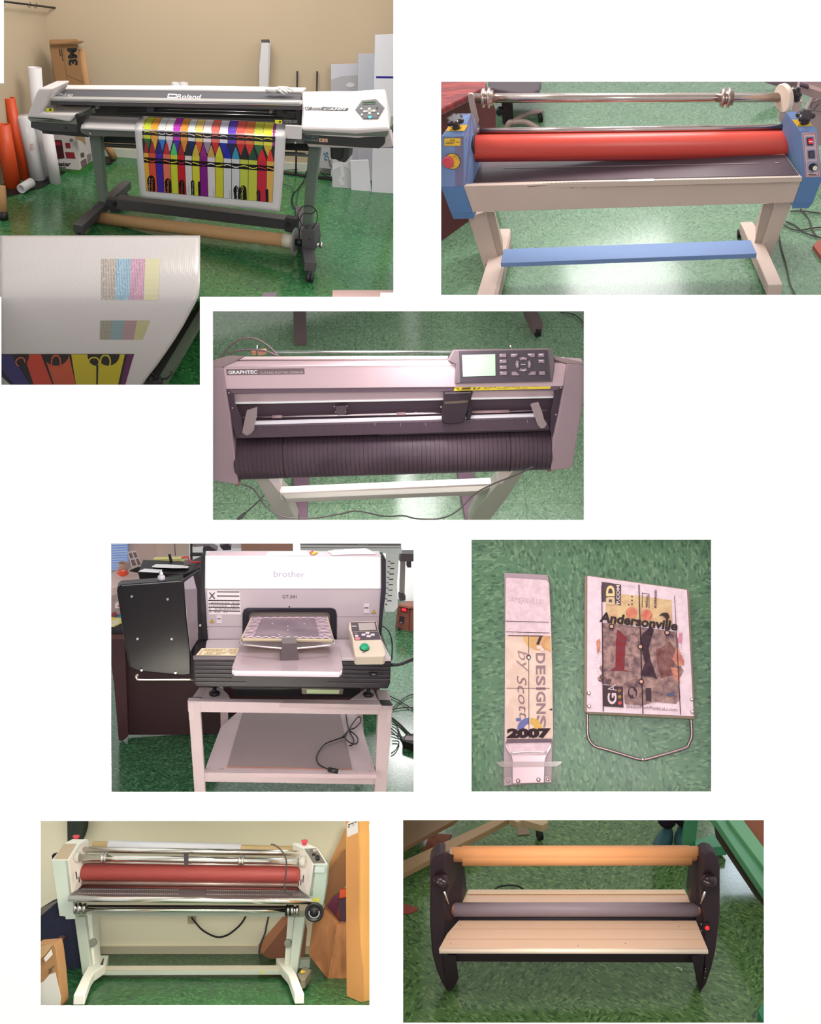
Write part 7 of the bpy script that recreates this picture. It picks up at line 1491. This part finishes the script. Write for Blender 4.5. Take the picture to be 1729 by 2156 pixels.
# kraft roll
t = thing('kraft_roll', U(1210, 1800, B(-.1)), 'long orange brown kraft paper roll held between the black sides', 'paper roll')
kf = mat((214, 148, 96), .6, 0, .06, 4)
RPl = B(-.12)
cyl('core', (950, 1799), (1472, 1797), RPl, 15.2, mat((208, 142, 92), .6, 0, .05), t, 36); cyl('wrapped_paper', (973, 1802), (1452, 1801), RPl.sh(-.01), 20.2, kf, t, 40)
for x, s in ((946, -1), (1475, 1)): cyl('steel_end', (x, 1798), (x+s*-5, 1798), RPl, 8, chrome((196, 186, 180), .3), t, 24, r2=14.5)
cyl('black_flange', (1471, 1797), (1475, 1797), RPl, 17, blk2, t, 36)
# pressure knobs
for x, y, sx in ((929, 1862, 1), (1491, 1862, -1)):
    b = U(x, y, B(.06)); k = psz(b); up = Vector((0, -.25, 1)).normalized(); mb = MB()
    mb.lathe(b, up, [(0, 7*k), (5*k, 8*k), (8*k, 14*k), (13*k, 16.5*k), (18*k, 15*k), (21*k, 9*k), (22*k, 2*k)], 32); mb.build('pressure_knob', mat((38, 24, 28), .18), T)
    pts3('steel_screw', [U(x+sx*6, y+14, B(.04)), U(x+sx*15, y+40, B(.04))], 2.6*k, chrome((200, 186, 176), .2), T, sub=1)
    plate('knob_recess', circ(x, y-4, 16, 24, 20), B(.028), .004, blk2, T)
sb = plate('switch_box', [(1481, 1943), (1494, 1944), (1494, 1964), (1482, 1963)], B(.03), .01, blk2, T); b = U(1489, 1953, B(.03)); k = psz(b); mb = MB(); mb.lathe(b, B(0).n, [(0, 5*k), (3*k, 4.6*k), (4*k, 3*k)], 20); mb.build('red_button', mat((236, 50, 50), .3, emit=.3), sb)
for x, y in ((1477, 1946), (1477.5, 1960), (1486, 2040), (1486, 2046), (1484, 2059)): disc('screw', (x, y), 1.2, B(.03), .006, SCREW, T, seg=8)
o = pts3('black_cable', [G(x, y, .05) for x, y in ((1036, 1880), (1048, 1868), (1070, 1864), (1092, 1866), (1108, 1878))], .007, BLACK); tag(o, 'black cable arching on the floor behind the rear table', 'cable')
# background frames
bm1 = mat((150, 122, 88), .5, 0, .05, 6)
def beam(name, top, z, h, m, lab, cat='beam', g=None):
    o = top_block(name, top, z, h, m, None, .003); return tag(o, lab, cat, g)
beam('wide_beam', [(825, 1700), (990, 1700), (955, 1728), (849, 1785), (825, 1798)], .20, .04, mat((120, 92, 64), .5), 'wide brownish panel crossing the upper left corner')
t = beam('long_beam', [(825, 1826), (849, 1812), (1048, 1722), (1075, 1722), (1040, 1742), (849, 1838), (825, 1850)], .16, .05, bm1, 'long beige stand beam running diagonally behind the black left side')
t = thing('stand_base', G(1130, 1750), 'beige foot of a stand with a black caster near the top edge', 'stand foot')
top_block('foot_bar', [(1072, 1722), (1150, 1722), (1155, 1731), (1142, 1738), (1100, 1726), (1090, 1732)], .20, .06, mat((176, 152, 118), .5), t, .003); caster_at(G(1136, 1768), .045, (1, .3, 0), t)
o = top_block('brown_paper', [(906, 1754), (952, 1757), (940, 1776), (888, 1796), (897, 1776)], .01, .008, wavy((150, 78, 46), (110, 60, 40), 4, .6)); tag(o, 'brown paper scrap on the floor between the diagonal beams', 'paper')
o = top_block('red_paper', [(825, 1903), (849, 1903), (864, 1906), (882, 1914), (868, 1921), (856, 1924), (840, 1920), (825, 1922)], .01, .008, mat((130, 58, 48), .7)); tag(o, 'torn reddish paper on the floor at the left edge', 'paper')
o = top_block('cardboard_piece', [(1088, 1738), (1112, 1744), (1116, 1756), (1090, 1758)], .01, .008, mat((120, 104, 80), .7)); tag(o, 'small grey piece on the floor near the stand caster', 'scrap')
o = pts3('white_thread', [G(x, y, .01) for x, y in ((1423, 2036), (1431, 2038), (1436, 2041), (1434, 2044))], .0025, mat((214, 206, 190))); tag(o, 'short pale thread on the floor in front of the laminator', 'thread')
gm = mat((82, 142, 100), .45, 0, .05, 10); gm2 = mat((60, 120, 82), .45, 0, .05)
t = thing('green_stand', G(1530, 1800), 'green painted metal stand with diagonal beams at the upper right', 'stand')
top_block('floor_bar', [(1462, 1768), (1502, 1757), (1514, 1760), (1532, 1782), (1466, 1786)], .1, .08, mat((70, 146, 104), .45), t, .004)
plate('upright', [(1450, 1700), (1474, 1700), (1463, 1790), (1438, 1783)], PL(Vn, G(1450, 1795)), .06, mat((70, 138, 98), .45), t, .004)
GZ = .42
top_block('diagonal_beam', [(1482, 1700), (1520, 1700), (1650, 1888), (1650, 1935), (1609, 1878), (1508, 1728)], GZ, .06, gm, t, .004); top_block('diagonal_beam', [(1524, 1700), (1546, 1700), (1650, 1840), (1650, 1880), (1609, 1826), (1534, 1727)], GZ+.03, .06, mat((92, 152, 104), .45), t, .004)
o = top_block('brown_board', [(1540, 1700), (1660, 1700), (1660, 1860), (1609, 1792), (1558, 1727)], GZ-.02, .02, mat((126, 68, 36), .7, 0, .1, 40)); tag(o, 'rust brown panel above the green diagonal beams', 'panel')
o = top_block('dark_board', [(1504, 1730), (1512, 1730), (1614, 1890), (1614, 1905), (1590, 1878), (1508, 1756)], GZ-.12, .03, mat((56, 46, 34), .6)); tag(o, 'dark board under the lower green diagonal beam', 'board')
o = top_block('green_corner', [(1597, 2128), (1609, 2108), (1640, 2100), (1640, 2150), (1609, 2153)], .06, .05, mat((40, 120, 80), .5)); tag(o, 'green corner piece at the lower right edge', 'block')
# person standing behind: lower legs and shoes
pb = G(1410, 1782); t = thing('person', pb, 'person in dark trousers and dark teal sneakers standing behind the laminator', 'person')
LGm = mat((38, 30, 40), .9, 0, .1, 30, .1, .3); SH = mat((38, 76, 80), .6, 0, .15, 40, .3, .2); SO = mat((120, 130, 128), .6)
me = bpy.data.meshes.new('trousers'); to = bpy.data.objects.new('trousers', me); COL.objects.link(to); to.parent = t
def leg_pts(x, y): f = G(x, y); return [f + Vector((0, .03, .07)), f + Vector((0, .05, .30)), f + Vector((.01, .05, .48))]
A_ = leg_pts(1404, 1764); B_ = leg_pts(1440, 1762); hip = (A_[-1] + B_[-1])/2 + Vector((0, .02, .5))
V = [hip, A_[2], A_[1], A_[0], B_[2], B_[1], B_[0]]; me.from_pydata([v - pb for v in V], [(0, 1), (1, 2), (2, 3), (0, 4), (4, 5), (5, 6)], [])
md = to.modifiers.new('skin', 'SKIN'); md.use_smooth_shade = True
for sv, r_ in zip(me.skin_vertices[0].data, (.16, .085, .078, .082, .085, .078, .08)): sv.radius = (r_, r_)
me.skin_vertices[0].data[0].use_root = True; sd = to.modifiers.new('sub', 'SUBSURF'); sd.levels = sd.render_levels = 2; me.materials.append(LGm); PB[to.name] = pb
for (x, y, dx) in ((1400, 1770, -.15), (1436, 1770, -.03)):
    f = G(x, y); d = Vector((dx, -.24, 0)); n_ = Vector((d.y, -d.x, 0)).normalized()
    def shoe(u, v):
        a = v*2*math.pi; w = .064*(math.sin(math.pi*min(max(u*.92+.06, 0), 1))**.45); hgt = .05*(1-u)**.5 + .035 if u < .98 else .02
        c = f - d*.35 + d*u*1.15; return c + n_*math.cos(a)*w + Vector((0, 0, .014 + max(0, math.sin(a))*hgt*(.25 if u > .97 else 1)))
    grid('sneaker', shoe, 18, 20, SH, t)
    pts_ = [f - d*.35 + d*u*1.15 + n_*s*.062*(math.sin(math.pi*min(max(u*.92+.06, 0), 1))**.45) for u, s in [(i/10, 1) for i in range(11)] + [(1 - i/10, -1) for i in range(11)]]
    mb = MB(); mb.prism(pts_, Vector((0, 0, .016))); mb.build('sole', SO, t)

area(1230, 1697, 5.13, G(1229, 1990), 1.3, 14, (1, .9, .78), .13)
glint_light(1562, 1822, 7.0, .6, .8, 30, (.75, .85, 1))  # blue light added in place of a window mirrored in the floor
# ============================================================ close view of a hanging printed banner
albedo(.6)
room(211, 653, 42, 211, 810, 5.85)
vH = vinyl((44, 110, 56), (28, 80, 40), (72, 138, 74), fleck=0.009, tile=1.2, rough=0.4, spec=0.3, ang=12)
mb = MB(); mb.prism([G(200, 590), G(438, 590), G(438, 840), G(200, 840)], Vector((0, 0, -.02))); struct(mb.build('floor', vH))
def dS(y):
    v = (y - 496)/314.0
    return 5.30 - .24*math.sin(min(v, .42)/.42*math.pi/2) + (.0 if v < .42 else .42*((v-.42)/.58)**1.4)
def SHh(x, y, lift=0.0): return R.C + ray(x, y)*(dS(y) - lift)
RX = [(421.5, 495.8), (421.5, 540), (421.3, 575), (420.5, 605), (418, 622), (412, 638), (402, 656), (386, 686), (370, 712), (350, 742), (330, 770), (312, 793), (298, 813)]
def bsurf(u, v):
    y = 495.8 + (813-495.8)*v
    for (a, b), (c, d) in zip(RX, RX[1:]):
        if b <= y <= d + 1e-6: xr = a + (c-a)*(y-b)/(d-b); break
    else: xr = 298
    return SHh(-2 + (xr+2)*u, y)
mt = bpy.data.materials.new('banner_vinyl'); mt.use_nodes = True; N = mt.node_tree.nodes; L = mt.node_tree.links; bs = N['Principled BSDF']
bs.inputs['Base Color'].default_value = lin((212, 204, 200)); bs.inputs['Roughness'].default_value = .28; bs.inputs['Specular IOR Level'].default_value = .5
tc = N.new('ShaderNodeTexCoord'); mp = N.new('ShaderNodeMapping'); mp.inputs['Scale'].default_value = (1, 1, 1); L.new(tc.outputs['Object'], mp.inputs['Vector'])
w1 = N.new('ShaderNodeTexWave'); w1.bands_direction = 'Z'; w1.inputs['Scale'].default_value = 34; L.new(mp.outputs['Vector'], w1.inputs['Vector'])
w2 = N.new('ShaderNodeTexWave'); w2.bands_direction = 'X'; w2.inputs['Scale'].default_value = 34; L.new(mp.outputs['Vector'], w2.inputs['Vector'])
ad = N.new('ShaderNodeMath'); ad.operation = 'ADD'; L.new(w1.outputs['Fac'], ad.inputs[0]); L.new(w2.outputs['Fac'], ad.inputs[1])
bp = N.new('ShaderNodeBump'); bp.inputs['Strength'].default_value = .12; bp.inputs['Distance'].default_value = .002; L.new(ad.outputs[0], bp.inputs['Height']); L.new(bp.outputs['Normal'], bs.inputs['Normal'])
bn = grid('vinyl_banner', bsurf, 40, 60, mt, None, .002)
tag(bn, 'glossy white vinyl banner seen close with pale colour test strips', 'banner')
def quad_strip(items, m, x0a, x1a, ya, x0b, x1b, yb, n, lift):
    for i in range(n):
        s, e = i/n, (i+1)/n
        items.append((m, [(x0a+(x0b-x0a)*s, ya+(yb-ya)*s), (x1a+(x1b-x1a)*s, ya+(yb-ya)*s), (x1a+(x1b-x1a)*e, ya+(yb-ya)*e), (x0a+(x0b-x0a)*e, ya+(yb-ya)*e)], lift))
its = []
CC = [((206, 194, 182), (112, 98, 90)), ((176, 206, 222), (84, 116, 140)), ((222, 178, 198), (150, 100, 120)), ((216, 208, 170), None)]
XT = [213, 245, 275.5, 306.5, 337.5]; XB = [213, 242, 272.5, 302.5, 333]; rnd = random.Random(5)
for i, (c, d) in enumerate(CC):
    quad_strip(its, mat(c, .4), XT[i], XT[i+1], 544.5, XB[i], XB[i+1], 631, 8, .002)
    if d:
        for r_ in range(30):
            y = 546 + r_*2.85
            for k in range(9):
                if rnd.random() < .93:
                    f_ = (y-544.5)/86.5; xl = XT[i]+(XB[i]-XT[i])*f_; xr = XT[i+1]+(XB[i+1]-XT[i+1])*f_; x = xl + (xr-xl)*(k+.3)/9 + rnd.uniform(-.3, .3)
                    its.append((mat(d, .5), [(x, y), (x+1.1, y), (x+1.1, y+1.7), (x, y+1.7)], .0035))
XT = [211, 236, 262, 288.5, 316]; XB = [210, 232, 257, 281, 300]
CC2 = [((176, 168, 152), (130, 122, 108)), ((150, 172, 172), (120, 146, 150)), ((184, 152, 154), (160, 128, 132)), ((190, 184, 136), None)]
for i, (c, d) in enumerate(CC2):
    quad_strip(its, mat(c, .4), XT[i], XT[i+1], 675, XB[i], XB[i+1], 715.5, 5, .002)
    if d:
        for r_ in range(13):
            for k in range(9):
                f_ = r_/13; xl = XT[i]+(XB[i]-XT[i])*f_; xr = XT[i+1]+(XB[i+1]-XT[i+1])*f_; x = xl + (xr-xl)*(k+.4)/9
                its.append((mat(d, .5), [(x, 676+r_*3), (x+1, 676+r_*3), (x+1, 678+r_*3), (x, 678+r_*3)], .0035))
multi('colour_test_strips', its, SHh, bn)
its = []; K = mat((34, 26, 26), .4)
quad_strip(its, K, -2, 283, 745.5, -2, 258, 813, 6, .002)
def band(c, x0, x1, x0b, x1b, ya=746, yb=813): quad_strip(its, mat(c, .35, 0, .04), x0, x1, ya, x0b, x1b, yb, 8, .0035)
band((54, 46, 104), -2, 24, 12, 66); band((200, 66, 44), 50, 86, 72, 112); band((196, 84, 48), 92, 145, 115, 160); band((196, 178, 36), 150, 203, 160.5, 202.5); band((196, 178, 36), 208, 263, 206, 248); band((96, 34, 82), 268, 282, 253, 263)
its.append((mat((176, 186, 180), .4), [(-2, 786), (26, 813), (-2, 813)], .005)); its.append((K, [(-2, 780), (10, 790), (32, 813), (25, 813), (-2, 788)], .006))
for x, y, w in ((48, 757, 13), (118, 757, 27), (202, 757, 18), (228, 757, 24)):
    its.append((K, circ(x, 746, w, 24, 14, 0, 180), .005))
multi('printed_crayons', its, SHh, bn)
for s, q, c in (('C', (42, 760, 16, 22, 60), (206, 92, 66)), ('C', (118, 760, 30, 22, 90), (196, 84, 48)), ('C', (198, 760, 18, 26, 90), (196, 178, 36)), ('C', (222, 758, 26, 24, 90), (196, 178, 36))):
    txt(s, box_quad(*q), None, mat(c, .35), bn, 'printed_letter', fn=lambda X, Y: SHh(X, max(Y, 747), .0065))
LGP = PL(Vector((0, 1, 0)), G(360, 850))
t = thing('metal_post', G(360, 850), 'dark green grey stand leg slanting behind the edge of the close up banner', 'stand leg')
def LD(x, y, d): return R.C + ray(x, y)*d
mb = MB(); A = [LD(x, y, 5.72) for x, y in ((440, 615), (440, 640), (345, 812), (296, 812), (320, 760))]; mb.prism(A, R.ax*.05); mb.build('dark_side', mat((34, 36, 28), .5), t)
mb = MB(); A = [LD(x, y, 5.68) for x, y in ((440, 618), (440, 650), (340, 822), (318, 822))]; mb.prism(A, R.ax*.05); mb.build('light_face', mat((92, 104, 84), .45), t)
o = pts3('cable_tie', [LD(x, y, 5.65) for x, y in ((318, 782), (325, 793), (338, 798), (352, 796), (362, 786), (360, 782))], .005, BLACK); tag(o, 'black cable looped around the slanting stand leg', 'cable')
o = pts3('dark_clutter', [LD(x, y, 5.64) for x, y in ((300, 812), (312, 800), (322, 806), (340, 800))], .03, BLACK); tag(o, 'dark bundle at the foot of the slanting stand leg', 'bundle')
# ------------------------------------------------------------ daylight, added camera light and view
wd = bpy.data.worlds.new('world'); SC.world = wd; wd.use_nodes = True
nt = wd.node_tree; bg = nt.nodes['Background']
tc = nt.nodes.new('ShaderNodeTexCoord'); sx = nt.nodes.new('ShaderNodeSeparateXYZ'); nt.links.new(tc.outputs['Generated'], sx.inputs[0])
mr = nt.nodes.new('ShaderNodeMapRange'); mr.inputs['From Min'].default_value = -0.6; mr.inputs['From Max'].default_value = 0.8
mr.inputs['To Min'].default_value = 0.45; mr.inputs['To Max'].default_value = 1.15
nt.links.new(sx.outputs['Z'], mr.inputs['Value']); nt.links.new(mr.outputs['Result'], bg.inputs['Strength'])
bg.inputs['Color'].default_value = (1.0, 0.985, 0.97, 1)
l = bpy.data.lights.new('camera_fill', 'AREA'); l.shape = 'DISK'; l.size = 1.0; l.energy = 100; l.color = (1, 0.98, 0.96)  # added light beside the camera, whitens the wall and fills the rooms
o = bpy.data.objects.new('camera_fill', l); COL.objects.link(o); o.matrix_world = Matrix.Translation(CAM_POS + CAM_ROT @ Vector((0, 0.45, 0.35))) @ CAM_ROT.to_4x4()
vs = SC.view_settings; vs.view_transform = 'Standard'; vs.look = 'None'; vs.exposure = 0.0; vs.gamma = 1.0; vs.use_curve_mapping = False
